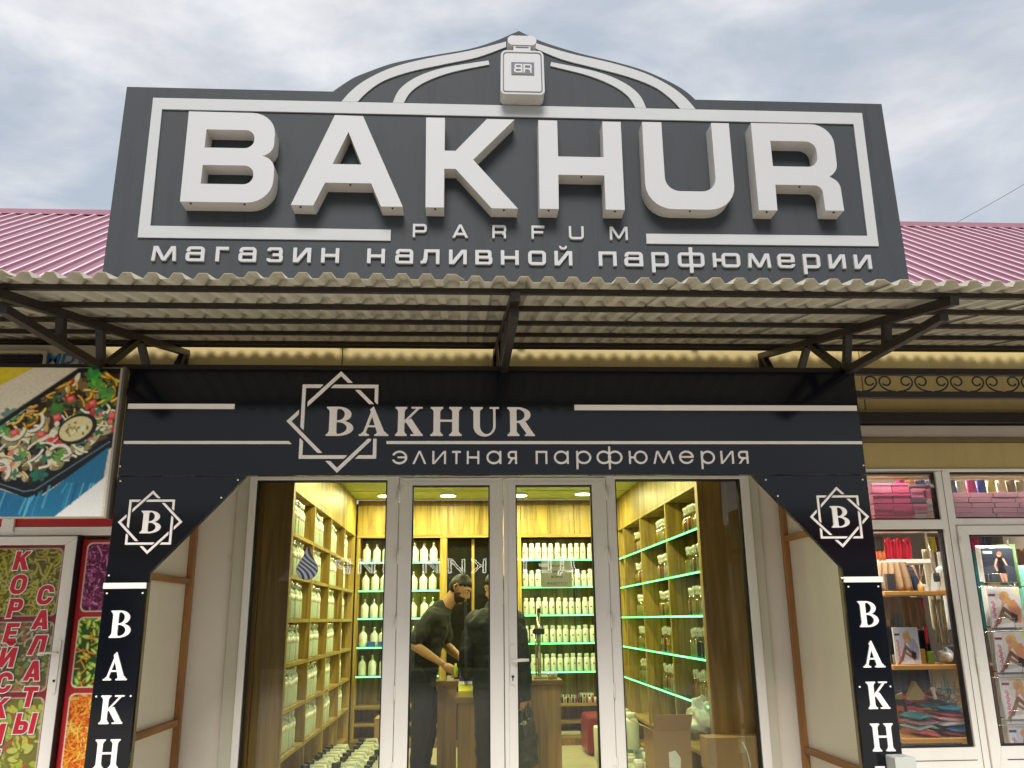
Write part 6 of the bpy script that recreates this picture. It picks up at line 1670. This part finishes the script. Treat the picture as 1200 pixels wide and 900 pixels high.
grid = [  # x, z, w, h, material, words
 (2.36, 2.196, .28, .06, 5, 'red'), (2.645, 2.196, .27, .06, 5, 'red'), (2.92, 2.196, .16, .075, 3, 'grey'), (3.085, 2.196, .26, .085, 4, 'brown'),
 (2.36, 2.258, .28, .085, 0, 'deep pink'), (2.645, 2.258, .27, .085, 0, 'deep pink'), (2.92, 2.273, .20, .07, 1, 'pink'), (3.125, 2.283, .21, .10, 3, 'grey'),
 (2.36, 2.345, .28, .075, 0, 'deep pink'), (2.645, 2.345, .25, .075, 0, 'deep pink'), (2.90, 2.345, .22, .04, 2, 'dark'), (2.92, 2.387, .19, .07, 1, 'pink'), (3.14, 2.385, .17, .07, 0, 'deep pink'),
 (2.36, 2.422, .28, .075, 1, 'pink'), (2.645, 2.422, .25, .075, 0, 'deep pink'), (2.93, 2.459, .24, .03, 2, 'dark'), (3.18, 2.457, .15, .04, 2, 'dark')]
for k, (x, z, w, h, mi, wd) in enumerate(grid):
    row = int(min(3, (z-2.196)//.075)); 
    t = MB().box(x+.002, x+w-.002, 6.14+rr.uniform(0, .02), 6.42, z+.0005, z+h-.002).build('shoe_box', M_pbox[mi], label='%s box, %s of its row from the left, %s row on the high shelf' % (wd, ordn[sum(1 for g_ in grid[:k] if int(min(3, (g_[1]-2.196)//.075)) == row)], ['bottom', 'second', 'third', 'top'][row]), cat='box', bevel=.002)
    MB().box(x+.0, x+w-.0, 6.132+.0, 6.1345, z+h-.020, z+h-.004).build('lid_edge', M_pbox[mi], parent=t)
k = 0
for rr_ in range(6):
    x = 3.55+(.02 if rr_ % 2 else 0); n = 0
    while x < 4.35:
        w = .185 if n % 2 == 0 else .175; n += 1
        MB().box(x, x+w-.004, 6.15+rr.uniform(0, .012), 6.40, 2.1965+rr_*.0385, 2.1965+rr_*.0385+.036).build('flat_box', [M_rose, M_rosed][rr_ < 2 and n % 3 == 0], label='%s flat rose box from the left, %s row from the bottom over the shop door' % (ordn[n-1], ordn[rr_]), cat='box', bevel=.002)
        x += w
cols = [(200, 30, 110), (225, 150, 40), (60, 70, 140), (150, 160, 190), (215, 40, 120), (90, 100, 120), (220, 215, 200), (205, 60, 130), (60, 70, 170), (225, 220, 120), (235, 225, 200), (150, 130, 90), (200, 190, 150), (70, 60, 60), (210, 200, 60), (180, 60, 50)]
for k, c in enumerate(cols):
    x = 3.56+k*.085
    o = MB().tube([(x+.035, 6.85, 2.30), (x+.038, 6.84, 2.42), (x+.034, 6.85, 2.62)], [.04, .041, .038], 10).build('fabric_roll', mat('cloth_%d' % k, lin(c), .9, bump=.2, bscale=12), label='%s fabric roll from the left, standing above the rose boxes' % ordn[k], cat='fabric roll')
shelf(3.5, 5.1, 6.75, 7.0, 2.295, 'rear shelf under the coloured fabric rolls', M_plaster)
MB().box(2.6, 5.9, 9.2, 9.25, .2, 2.9).build('back_rack', mat('shop_clutter_dark', (0.05, 0.04, 0.035), .8, var=.4, nscale=3), label='dark back wall rack deep inside the clothes shop', cat='rack')

# window display
shelf(2.34, 3.38, 6.12, 6.40, 1.715, 'upper orange edged shelf in the clothes shop window'); shelf(2.34, 3.38, 6.12, 6.45, 1.21, 'middle orange edged shelf in the clothes shop window')
shelf(2.34, 3.40, 6.10, 6.60, .735, 'bottom orange edged shelf under the folded clothes'); shelf(2.34, 3.38, 6.45, 6.75, 1.96, 'cream shelf under the red cloth in the clothes shop window', M_plaster)
MB().box(2.34, 3.38, 6.80, 6.83, .7, 2.15).build('dark_board', mat('display_back_dark', (0.05, 0.045, 0.04), .7, var=.5, nscale=5), label='dark board behind the clothes shop window display', cat='board')
def draped(name, x0, x1, z0, z1, y, mt, lab, cat, folds=6, amp=.02, seed=1, hem=.02, taper=0.0):
    r_ = random.Random(seed); nx_, nz_ = 28, 12; vs = []; ph = r_.uniform(0, 6)
    for j in range(nz_+1):
        v = j/nz_
        for i in range(nx_+1):
            u = i/nx_; cx = (x0+x1)/2; hw = (x1-x0)/2*(1-taper*(1-v))
            z = z1+(z0-z1)*v - (hem*abs(math.sin(u*folds*math.pi+ph)) if j == nz_ else 0)
            vs.append((cx+(u*2-1)*hw, y+amp*math.sin(u*folds*2*math.pi+ph+v*.7)*(.35+.65*v), z))
    fs = [(j*(nx_+1)+i, (j+1)*(nx_+1)+i, (j+1)*(nx_+1)+i+1, j*(nx_+1)+i+1) for j in range(nz_) for i in range(nx_)]
    o = MB().add(vs, fs, 0, True).build(name, mt, label=lab, cat=cat); s_ = o.modifiers.new('t', 'SOLIDIFY'); s_.thickness = .006; return o
M_rcl = mat('red_cloth', (0.62, 0.02, 0.05), .8, bump=.2, bscale=20)
for k in range(9):
    x = 2.745+k*.047
    MB().tube([(x, 6.50, 1.962), (x+.003, 6.49, 2.05), (x, 6.50, 2.105+.01*(k % 3))], [.024, .026, .020], 8).build('folded_cloth', M_rcl if k % 3 else mat('crimson_cloth', (0.42, 0.01, 0.03), .8), label='%s upright red cloth from the left on the cream shelf' % ordn[k], cat='cloth')
draped('orange_garment', 2.42, 2.73, 1.97, 2.12, 6.44, mat('orange_lace', (0.50, 0.13, 0.03), .8, var=.4, nscale=40), 'orange lace garment hanging at the left of the red cloth', 'garment', 5, .018, 3)
draped('black_lace', 2.50, 2.70, 2.04, 2.13, 6.42, mat('black_lace_cloth', (0.03, 0.02, 0.015), .8), 'black lace piece over the orange garment', 'garment', 4, .012, 8)
M_brn = mat('brown_suede', (0.24, 0.15, 0.075), .85, var=.15, bump=.3, bscale=50)
draped('brown_skirt', 2.38, 2.94, 1.745, 1.93, 6.30, M_brn, 'brown suede skirt on a hanger above the upper orange shelf', 'skirt', 5, .022, 4, .03, .25)
draped('brown_blouse', 2.40, 3.03, 1.48, 1.675, 6.30, M_brn, 'fringed brown suede top hanging under the upper orange shelf', 'top', 6, .022, 5, .04, .12)
draped('dark_dress', 2.45, 2.95, 1.225, 1.50, 6.36, mat('teal_black_cloth', (0.01, 0.025, 0.03), .8), 'dark teal dress hanging behind the brown fringed top', 'dress', 5, .025, 6, .01, .1)
draped('grey_scarf', 2.57, 2.67, 1.23, 1.55, 6.27, mat('grey_cloth', (0.10, 0.11, 0.13), .8), 'grey scarf hanging in front of the dark dress', 'scarf', 2, .008, 7)
draped('red_tie', 3.03, 3.07, 1.36, 1.67, 6.33, M_rcl, 'narrow red cloth strip right of the dark dress', 'cloth', 1, .004, 7)
# hanging chrome rod with bracket
t = thing('display_rod', (3.2, 6.2, 1.8), 'slanted chrome display rod hanging in the clothes shop window', 'rod')
MB().tube([(3.095, 6.2, 2.13), (3.125, 6.2, 1.98), (3.16, 6.2, 1.84)], .012, 8).build('rod', M_chr, parent=t)
MB().box(3.14, 3.20, 6.18, 6.22, 1.78, 1.845).build('clip', M_steel, parent=t, bevel=.008)
MB().prism([[(3.22, 1.72), (3.37, 1.72), (3.37, 1.90), (3.26, 1.84)]], 6.22, 6.36).build('white_bag', mat('pale_grey_card', (0.50, 0.55, 0.52), .5), label='pale grey paper bag at the right end of the upper orange shelf', cat='bag', bevel=.003)
t = thing('reed_diffuser', (2.93, 6.25, 1.716), 'small glass reed diffuser with sticks on the upper orange shelf', 'diffuser')
MB().lathe([(.03, 0), (.034, .01), (.034, .045), (.012, .06), (.012, .075)], 10, (2.93, 6.2, 1.7155)).build('jar', mat('amber_jar', (0.35, 0.2, 0.05), .2), parent=t)
for dx, dy in ((-.06, 0), (-.03, .02), (.0, -.02), (.03, .02), (.06, 0)): MB().tube([(2.93, 6.2, 1.77), (2.93+dx*1.4, 6.2+dy, 1.90)], .0025, 5).build('reed', mat('reed_tan', (0.45, 0.28, 0.12), .8), parent=t)
MB().box(2.43, 2.55, 6.16, 6.20, 1.716, 1.84).build('dark_box', M_steel, label='small dark box beside the white bar on the upper orange shelf', cat='box', bevel=.004)

def model_print(w, h, kind):
    if kind == 'dark':
        p = Paint(w, h, (26, 30, 36)); p.ellipse(w*.5, h*.85, w*.8, h*.35, 0, (48, 52, 58)); p.poly([(w*.06, h*.1), (w*.34, h*.1), (w*.34, h*.17), (w*.06, h*.17)], (120, 130, 140))
        sk = (176, 128, 104); p.ellipse(w*.55, h*.2, w*.065, h*.062, 0, sk); p.ellipse(w*.56, h*.17, w*.08, h*.06, .2, (96, 66, 44))
        p.poly([(w*.44, h*.3), (w*.67, h*.3), (w*.64, h*.5), (w*.70, h*.74), (w*.44, h*.74), (w*.48, h*.5)], (8, 8, 10)); p.line([(w*.46, h*.33), (w*.38, h*.52), (w*.43, h*.66)], w*.05, sk); p.line([(w*.66, h*.33), (w*.74, h*.5)], w*.05, sk)
        p.poly([(w*.47, h*.74), (w*.56, h*.74), (w*.60, h*.99), (w*.53, h*.99)], sk); p.poly([(w*.57, h*.74), (w*.68, h*.74), (w*.70, h*.99), (w*.63, h*.99)], sk)
    else:
        bgc = (196, 200, 214) if kind == 'light' else (206, 200, 192)
        p = Paint(w, h, bgc); sk = (196, 140, 108); st = (118, 78, 60)
        p.poly([(0, 0), (w*.22, 0), (w*.22, h), (0, h)], (216, 214, 216))
        p.poly([(w*.02, h*.16), (w*.24, h*.16), (w*.24, h*.22), (w*.02, h*.22)], (50, 56, 110) if kind == 'light' else (150, 40, 60))
        top = (140, 160, 200) if kind == 'light' else (205, 135, 98)
        p.poly([(w*.50, h*.34), (w*.80, h*.30), (w*.96, h*.55), (w*.92, h*.88), (w*.72, h*.88), (w*.60, h*.55)], top)
        p.ellipse(w*.50, h*.22, w*.15, h*.125, .3, (205, 165, 95)); p.ellipse(w*.46, h*.25, w*.09, h*.085, .2, sk); p.poly([(w*.56, h*.2), (w*.70, h*.28), (w*.66, h*.46), (w*.56, h*.40)], (196, 155, 85))
        p.line([(w*.80, h*.40), (w*.86, h*.62), (w*.72, h*.86)], w*.08, sk); p.line([(w*.52, h*.36), (w*.40, h*.48), (w*.44, h*.34)], w*.06, sk)
        p.poly([(w*.70, h*.86), (w*.22, h*.94), (w*.18, h*.99), (w*.72, h*.99)], (226, 224, 226))
        p.line([(w*.78, h*.80), (w*.44, h*.52), (w*.22, h*.88)], w*.12, st); p.line([(w*.74, h*.86), (w*.36, h*.66), (w*.10, h*.98)], w*.10, (142, 96, 74)); p.poly([(w*.66, h*.62), (w*.84, h*.70), (w*.76, h*.88), (w*.62, h*.78)], (36, 30, 34))
        # pink script along the left edge, reading upwards
        z = h*.86
        for q in range(9): p.ellipse(w*.13+(q % 2)*w*.03, z-q*h*.062, w*.045, h*.034, .5, (200, 60, 90)); p.ellipse(w*.13+(q % 2)*w*.03, z-q*h*.062, w*.022, h*.016, .5, (216, 214, 216))
        if kind != 'light': p.ellipse(w*.90, h*.10, w*.06, h*.045, 0, (200, 220, 40))
    return p
def package(x0, x1, z0, z1, y, kind, lab, tilt=0):
    t = thing('tights_package', ((x0+x1)/2, y, z0), lab, 'package')
    MB().box(x0, x1, y, y+.018, z0, z1).build('sleeve', M_tag, parent=t, bevel=.002)
    print_sheet('picture', model_print(64, 96, kind), x0+.002, x1-.002, z0+.002, z1-.002, y-.0015, t, M_printbox)
    return t
package(2.855, 3.045, 1.212, 1.465, 6.18, 'light', 'tights package with a seated blonde in blue, on the middle orange shelf')
# white and silver bags right of it
blob('clear_bag_heap', (3.17, 6.24, 1.212), (.10, .06, .05), 12, mat('clear_plastic_white', (.55, .57, .55), .25, bump=.5, bscale=30), 'crumpled clear plastic packets on the middle orange shelf', 'packets', 22, 12, .35)
MB().box(3.27, 3.38, 6.18, 6.30, 1.2115, 1.335).build('lilac_box', mat('lilac_card', (0.30, 0.24, 0.34), .5), label='lilac box at the right end of the middle orange shelf', cat='box', bevel=.003)
draped('patterned_cloth', 3.20, 3.37, 1.37, 1.66, 6.34, mat('snake_print', (0.50, 0.46, 0.28), .7, var=.8, nscale=22), 'cream and black patterned cloth hanging at the right of the window', 'cloth', 3, .015, 2)
MB().tube([(3.165, 6.24, 1.24), (3.145, 6.24, 1.69)], .010, 8).build('chrome_pole', M_chr, label='upright chrome pole by the patterned cloth', cat='pole')
draped('black_cloth', 2.78, 3.15, 1.30, 1.44, 6.40, M_trs, 'black cloth bundle behind the clear packets', 'cloth', 4, .03, 9)
# lower compartment
draped('grey_trousers', 2.36, 3.02, 1.02, 1.178, 6.34, mat('slate_cloth', (0.06, 0.07, 0.09), .8), 'slate grey cloth hanging under the middle orange shelf', 'cloth', 6, .015, 12)
for k in range(2): MB().prism([[(3.02+.18*k, 1.04), (3.17+.18*k, 1.04), (3.17+.18*k, 1.175), (3.02+.18*k, 1.175)]], 6.30, 6.31).build('price_card', mat('card_cream', (0.50, 0.42, 0.27), .6), label='%s cream card hanging under the middle orange shelf' % ['left', 'right'][k], cat='card')
t = thing('clothes_brush', (2.90, 6.2, .93), 'cream wooden brush hanging against the dark cloth', 'brush')
MB().prism([rloop([(2.87, 1.055, .01), (2.945, 1.055, .01), (2.935, 1.02, .01), (2.975, .93, .01), (2.93, .925, .01), (2.90, 1.02, .01)])], 6.20, 6.22).build('handle', mat('cream_wood', (0.58, 0.52, 0.36), .5), parent=t, bevel=.004)
t = thing('wire_rack', (3.15, 6.3, .8), 'pale wire rack with fluffy pieces right of the brush', 'rack')
for k in range(5): MB().tube([(3.06+.02*k*0, 6.30, .84+.05*k), (3.36, 6.30, .85+.05*k)], .004, 5).build('wire', M_chr, parent=t)
for k in range(4): MB().tube([(3.06+.09*k, 6.295, .82), (3.04+.09*k, 6.295, 1.09)], .004, 5).build('wire', M_chr, parent=t)
for k in range(5): blob('fluffy_piece', (3.11+.055*k, 6.36, .88+.035*(k % 3)), (.035, .03, .035), 30+k, mat('fluff_cream', (0.55, 0.50, 0.38), .9, bump=.6), '%s pale fluffy piece from the left behind the wire rack' % ordn[k], 'trinket', 14, 9, .5)
# folded clothes: soft slabs
def fold(x0, x1, z0, h, mt, lab, seed, y0=6.16, y1=6.42, wav=.010):
    r_ = random.Random(seed); n = 18; vs = []; a, b, c = r_.uniform(0, 6), r_.uniform(1, 3), r_.uniform(0, 6)
    prof = []
    for i in range(n+1):
        u = i/n; x = x0+(x1-x0)*u; e = math.sin(math.pi*min(1, max(0, u)))**.35
        mid = z0+h/2+wav*math.sin(u*b*2+a)
        prof.append((x, mid, h/2*e))
    m = MB(); rows = 7
    vs = []; fs = []
    for i, (x, zc_, hh) in enumerate(prof):
        for k in range(rows*2):
            t_ = k/(rows*2)*2*math.pi; yy = (y0+y1)/2+(y1-y0)/2*math.copysign(abs(math.cos(t_))**.5, math.cos(t_)); vs.append((x+.004*math.sin(k*3+i), yy, zc_+hh*math.sin(t_)))
    R2 = rows*2
    for i in range(n):
        for k in range(R2): fs.append((i*R2+k, (i+1)*R2+k, (i+1)*R2+(k+1) % R2, i*R2+(k+1) % R2))
    return m.add(vs, fs, 0, True).build('folded_garment', mt, label=lab, cat='garment')
MC = lambda n_, c: mat('garment_'+n_, lin(c), .85, var=.2, nscale=14, bump=.3, bscale=18)
for k, (x0, x1, z0, h, n_, c, lab) in enumerate([
    (2.95, 3.38, .737, .032, 'red', (165, 40, 50), 'red garment at the bottom right of the folded pile'), (2.98, 3.36, .768, .036, 'blue', (40, 125, 175), 'blue garment second from the bottom of the folded pile'),
    (2.90, 3.38, .800, .040, 'white', (205, 205, 215), 'white garment in the middle of the folded pile'), (2.86, 3.38, .838, .034, 'blush', (222, 165, 155), 'blush pink garment on the white one in the folded pile'),
    (2.90, 3.39, .870, .030, 'rose', (190, 75, 100), 'rose garment below the turquoise one'), (2.88, 3.26, .905, .040, 'turq', (20, 140, 175), 'turquoise garment on top of the folded pile'),
    (2.88, 3.05, .940, .028, 'black', (18, 18, 20), 'black garment crowning the folded pile'), (2.60, 2.86, .737, .045, 'coral', (200, 90, 95), 'coral garment at the lower left of the pile'),
    (2.58, 2.86, .780, .036, 'aqua', (130, 175, 175), 'pale aqua garment on the coral one'), (2.58, 2.88, .815, .034, 'mauve', (160, 110, 115), 'mauve garment on the pale aqua one'),
    (2.60, 2.80, .850, .026, 'teal', (50, 135, 140), 'small teal garment at the left of the pile'), (2.62, 2.92, .955, .05, 'brick', (165, 60, 48), 'brick red garment left of the turquoise one'),
    (2.86, 3.12, .985, .04, 'wine', (130, 28, 42), 'wine red garment behind the turquoise one')]):
    fold(x0, x1, z0, h, MC(n_, c), lab, 60+k, 6.13 if z0 < .95 else 6.28, 6.42)
MB().prism([[(2.62, 1.0), (2.72, 1.10), (2.84, 1.0), (2.80, .97), (2.62, .97)]], 6.24, 6.30).build('olive_garment', MC('olive', (150, 135, 75)), label='olive garment folded to a point beside the brush', cat='garment', bevel=.01)

# the window opening is narrow: gather everything into the stretch in view
for o in list(bpy.data.objects):
    if o.name in pre_ or o.parent is not None or o.get('category') in ('light',): continue
    if 'door' in o['label'] or o.name.startswith(('flat_box', 'fabric_roll', 'back_rack')) or o.get('label', '').startswith('rear shelf'): continue
    keep = o.name.startswith(('tights_package',))
    o.location.x = 3.012+(o.location.x-2.38)*.53
    if not keep: o.scale.x = .53
    else: o.location.x = 3.135; o.scale.x = .95
# small carded goods pegged on the dark board behind the display, and on the shelves
cr = random.Random(77)
pal = [('teal', (40, 120, 120)), ('cream', (210, 200, 170)), ('pink', (200, 70, 110)), ('gold', (180, 140, 60)), ('white', (215, 215, 210)), ('violet', (100, 70, 130)), ('lime', (140, 170, 60)), ('navy', (40, 50, 90)), ('orange', (205, 110, 40)), ('brown', (110, 75, 50))]
n_ = 0
for r_i in range(8):
    for k in range(7):
        nm, col = pal[cr.randrange(len(pal))]; x = 3.07+k*.072+cr.uniform(-.012, .012); z = 2.02-r_i*.165+cr.uniform(-.02, .02); h = cr.uniform(.09, .13); w = cr.uniform(.045, .062)
        o = MB().prism([rloop([(x, z-h, .006), (x+w, z-h-.004, .006), (x+w, z, .006), (x, z+.003, .006)], 3)], 6.745, 6.765).build('carded_item', mat('card_'+nm, lin(col), .45, var=.35, nscale=30), label='%s carded item, %s of the %s row pegged behind the display' % (nm, ordn[k], ordn[r_i]), cat='packet')
        MB().prism([[(x+.006, z-h*.75), (x+w-.006, z-h*.78), (x+w-.006, z-h*.30), (x+.006, z-h*.27)]], 6.741, 6.7445).build('paper_label', [M_tag, M_inkk, M_wcap, M_rose][cr.randrange(4)], parent=o)
for k in range(6):
    nm, col = pal[(k*3+1) % len(pal)]; x = 3.03+k*.065
    MB().box(x, x+.05, 6.33, 6.40, 1.2125, 1.2125+cr.uniform(.05, .11)).build('small_packet', mat('card_'+nm, lin(col), .45, var=.35, nscale=30), label='%s packet standing %s from the left at the back of the middle shelf' % (nm, ordn[k]), cat='packet', bevel=.003)
for k in range(7):
    nm, col = pal[(k*7+2) % len(pal)]; x = 3.03+k*.06
    MB().box(x, x+.045, 6.34, 6.39, 1.7175, 1.7175+cr.uniform(.05, .13)).build('small_packet', mat('card_'+nm, lin(col), .45, var=.35, nscale=30), label='%s packet standing %s from the left at the back of the upper shelf' % (nm, ordn[k]), cat='packet', bevel=.003)
for k in range(14):
    nm, col = pal[(k*3) % len(pal)]; x = 3.75+(k % 7)*.13; z = .55+(k//7)*.9
    draped('hanging_piece', x, x+.10, z, z+.62, 6.95, mat('garment_back_'+nm, lin(col), .85, var=.2, nscale=14), '%s piece, %s on the %s rear rail of the clothes shop' % (nm, ordn[k % 7], ['lower', 'upper'][k//7]), 'garment', 2, .014, 200+k)

# door: packages on a wire stand
t = thing('package_stand', (3.9, 6.2, .3), 'wire display stand full of tights packages behind the clothes shop door', 'stand')
for x in (3.66, 4.02): MB().tube([(x, 6.22, .3), (x, 6.22, 2.08)], .006, 6).build('upright', M_chr, parent=t)
for z in (.82, 1.13, 1.44, 1.75): MB().tube([(3.60, 6.14, z-.02), (3.72, 6.13, z-.01), (4.05, 6.13, z-.01)], .004, 5).build('wire', M_chr, parent=t); MB().tube([(3.78, 6.135, z), (3.78, 6.13, z+.08), (3.92, 6.13, z+.08), (3.92, 6.135, z)], .003, 5).build('basket_loop', M_chr, parent=t)
for k, (z0, z1, kd, lab) in enumerate(((1.77, 2.02, 'dark', 'dark package with a woman in a black dress, topmost on the wire stand'), (1.455, 1.735, 'warm', 'tights package with a blonde, second from the top of the wire stand'),
    (1.15, 1.435, 'warm', 'tights package with a blonde, third from the top of the wire stand'), (.84, 1.13, 'warm', 'tights package with a blonde, fourth from the top of the wire stand'),
    (.53, .82, 'light', 'tights package with a blue label, fifth from the top of the wire stand'))):
    x = 3.765+.0*k; package(x, x+.245, z0, z1, 6.16, kd, lab)
    for q in range(3): MB().box(x+.01, x+.235, 6.185+.02*q, 6.198+.02*q, z0+.01, z1+.008+.006*q).build('sleeve', M_wcap, parent=t)
draped('green_garment', 3.96, 4.10, 1.75, 2.05, 6.26, MC('green', (90, 120, 70)), 'green garment hanging right of the topmost package', 'garment', 4, .015, 31)
draped('aqua_garment', 4.02, 4.2, 1.50, 1.90, 6.32, MC('mint', (120, 190, 165)), 'mint garment hanging at the right edge of the photo', 'garment', 3, .015, 32)
for k, (x0, x1, z0, z1, c, w_) in enumerate(((3.575, 3.63, 1.78, 1.97, (28, 30, 34), 'black'), (3.58, 3.66, 1.58, 1.76, (170, 150, 90), 'gold patterned'), (3.58, 3.655, 1.42, 1.57, (22, 22, 26), 'charcoal'), (3.60, 3.67, 1.22, 1.40, (70, 45, 80), 'plum'), (3.60, 3.68, .95, 1.20, (70, 62, 48), 'khaki'), (3.60, 3.67, .72, .93, (20, 24, 36), 'navy'))):
    draped('hanging_piece', x0, x1, z0, z1, 6.28, MC(w_.replace(' ', '_'), c), '%s piece hanging left of the package stand' % w_, 'garment', 2, .012, 40+k)
for k, (x, c, w_) in enumerate(((3.60, (150, 140, 40), 'mustard'), (3.68, (60, 20, 30), 'maroon'), (3.76, (190, 30, 110), 'magenta'), (3.85, (30, 28, 30), 'black'), (3.95, (120, 20, 60), 'raspberry'), (4.06, (50, 40, 60), 'dusk'))):
    draped('hanging_piece', x, x+.08, 2.04, 2.14, 6.60, MC('top_'+w_, c), '%s cloth end hanging behind the top of the package stand' % w_, 'garment', 2, .012, 50+k)
for x, y in ((3.0, 7.3), (4.2, 7.3)):
    t = thing('ceiling_light', (x, y, 2.88), 'round white ceiling light %s in the clothes shop' % ('on the left' if x < 3.5 else 'on the right'), 'light')
    MB().lathe([(.09, 0), (.09, .02)], 20, (x, y, 2.879), 0, False).build('rim', M_pvc, parent=t)
    MB().lathe([(.08, 0), (.08, .004)], 20, (x, y, 2.8745), 0, False).build('diffuser', emis('lamp_disc_white', (1, .97, .9), 8), parent=t)
    ld = bpy.data.lights.new('lamp', 'AREA'); ld.shape = 'DISK'; ld.size = .18; ld.energy = 34; ld.color = (1.0, .95, .86)
    lo = bpy.data.objects.new('lamp', ld); C.objects.link(lo); lo.parent = t; lo.location = (0, 0, -.012)
for x in (2.9, 4.0):
    t = thing('display_lamp', (x, 6.07, 2.16), 'slim white strip light above the %s of the clothes shop' % ('window display' if x < 3.5 else 'door'), 'light')
    MB().box(x-.25, x+.25, 6.05, 6.09, 2.150, 2.162).build('housing', M_pvc, parent=t)
    MB().box(x-.24, x+.24, 6.055, 6.085, 2.146, 2.1495).build('tube', emis('strip_white', (1, .96, .88), 5), parent=t)
    ld = bpy.data.lights.new('lamp', 'AREA'); ld.shape = 'RECTANGLE'; ld.size = .48; ld.size_y = .03; ld.energy = 8; ld.color = (1.0, .95, .88)
    lo = bpy.data.objects.new('lamp', ld); C.objects.link(lo); lo.parent = t; lo.location = (0, 0, -.02)

for x0, x1, lab in ((2.95, 3.38, 'slim lit strip over the pink boxes behind the left top pane'), (3.52, 4.5, 'slim lit strip over the rose boxes behind the right top pane')):
    t = thing('display_lamp', ((x0+x1)/2, 6.07, 2.53), lab, 'light')
    MB().box(x0, x1, 6.05, 6.09, 2.535, 2.547).build('housing', M_pvc, parent=t)
    MB().box(x0+.01, x1-.01, 6.055, 6.085, 2.531, 2.5345).build('tube', emis('strip_white', (1, .96, .88), 5), parent=t)
    ld = bpy.data.lights.new('lamp', 'AREA'); ld.shape = 'RECTANGLE'; ld.size = x1-x0-.03; ld.size_y = .03; ld.energy = 2.2*(x1-x0); ld.color = (1.0, .95, .88)
    lo = bpy.data.objects.new('lamp', ld); C.objects.link(lo); lo.parent = t; lo.location = (0, 0, -.002); lo.rotation_euler = (.45, 0, 0)

# ================================================================== the row of shops across the street (seen only as reflections)
op = thing('opposite_building', (0, -11.5, 0), 'pale low market building across the street, seen mirrored in the glass', 'building')
MB().box(-22, 22, -12.0, -11.5, 0, 3.9).build('wall', mat('pale_facade', (0.6, 0.58, 0.53), .8, var=.08), parent=op)
for k in range(9):
    x = -17.6+4.4*k
    f = MB().box(x-1.4, x+1.4, -11.5, -11.44, .25, 2.7).build('window', M_pvc, parent=op); WLOC[f.name] = WLOC[op.name]
    MB().box(x-1.3, x-.04, -11.45, -11.42, .35, 2.6).build('pane', mat('dark_glass', (.02, .02, .02), .1), parent=f); MB().box(x+.04, x+1.3, -11.45, -11.42, .35, 2.6).build('pane', mat('dark_glass', (.02, .02, .02), .1), parent=f)
    MB().box(x-1.7, x+1.7, -11.5, -11.40, 3.0, 3.7).build('signboard', [M_red, M_black, M_yellow][k % 3], parent=op)
MB().box(-22, 22, -12.3, -11.0, 3.9, 3.96).build('awning', M_sheet, parent=op)

# lit outline sign on the far building: it shows reversed in the shop glass
cu = bpy.data.curves.new('t', 'FONT'); cu.body = 'ДЕТСКИЙ МИР'; cu.size = .50; cu.space_character = 1.28; cu.fill_mode = 'NONE'; cu.bevel_depth = .011; cu.bevel_resolution = 0; cu.resolution_u = 3
oo = bpy.data.objects.new('t', cu); C.objects.link(oo)
me_ = bpy.data.meshes.new_from_object(oo.evaluated_get(bpy.context.evaluated_depsgraph_get()))
vs = [tuple(v.co) for v in me_.vertices]; fs = [tuple(reversed(q.vertices)) for q in me_.polygons]
bpy.data.objects.remove(oo)
x0, x1 = min(v[0] for v in vs), max(v[0] for v in vs); k_ = 6.5/(x1-x0)
t = thing('lit_sign', (-.2, -11.3, 2.7), 'lit outline letters on the building across the street, reversed in the door glass', 'sign')
MB().box(-4.2, 3.8, -11.38, -11.36, 2.45, 3.45).build('board', mat('sign_dark', (.02, .02, .02), .5), parent=t)
MB().add([(3.05-(v[0]-x0)*k_, -11.33+v[2], 2.76+v[1]*1.0) for v in vs], fs).build('lettering', emis('neon_white', (1, .97, .85), 7), parent=t)
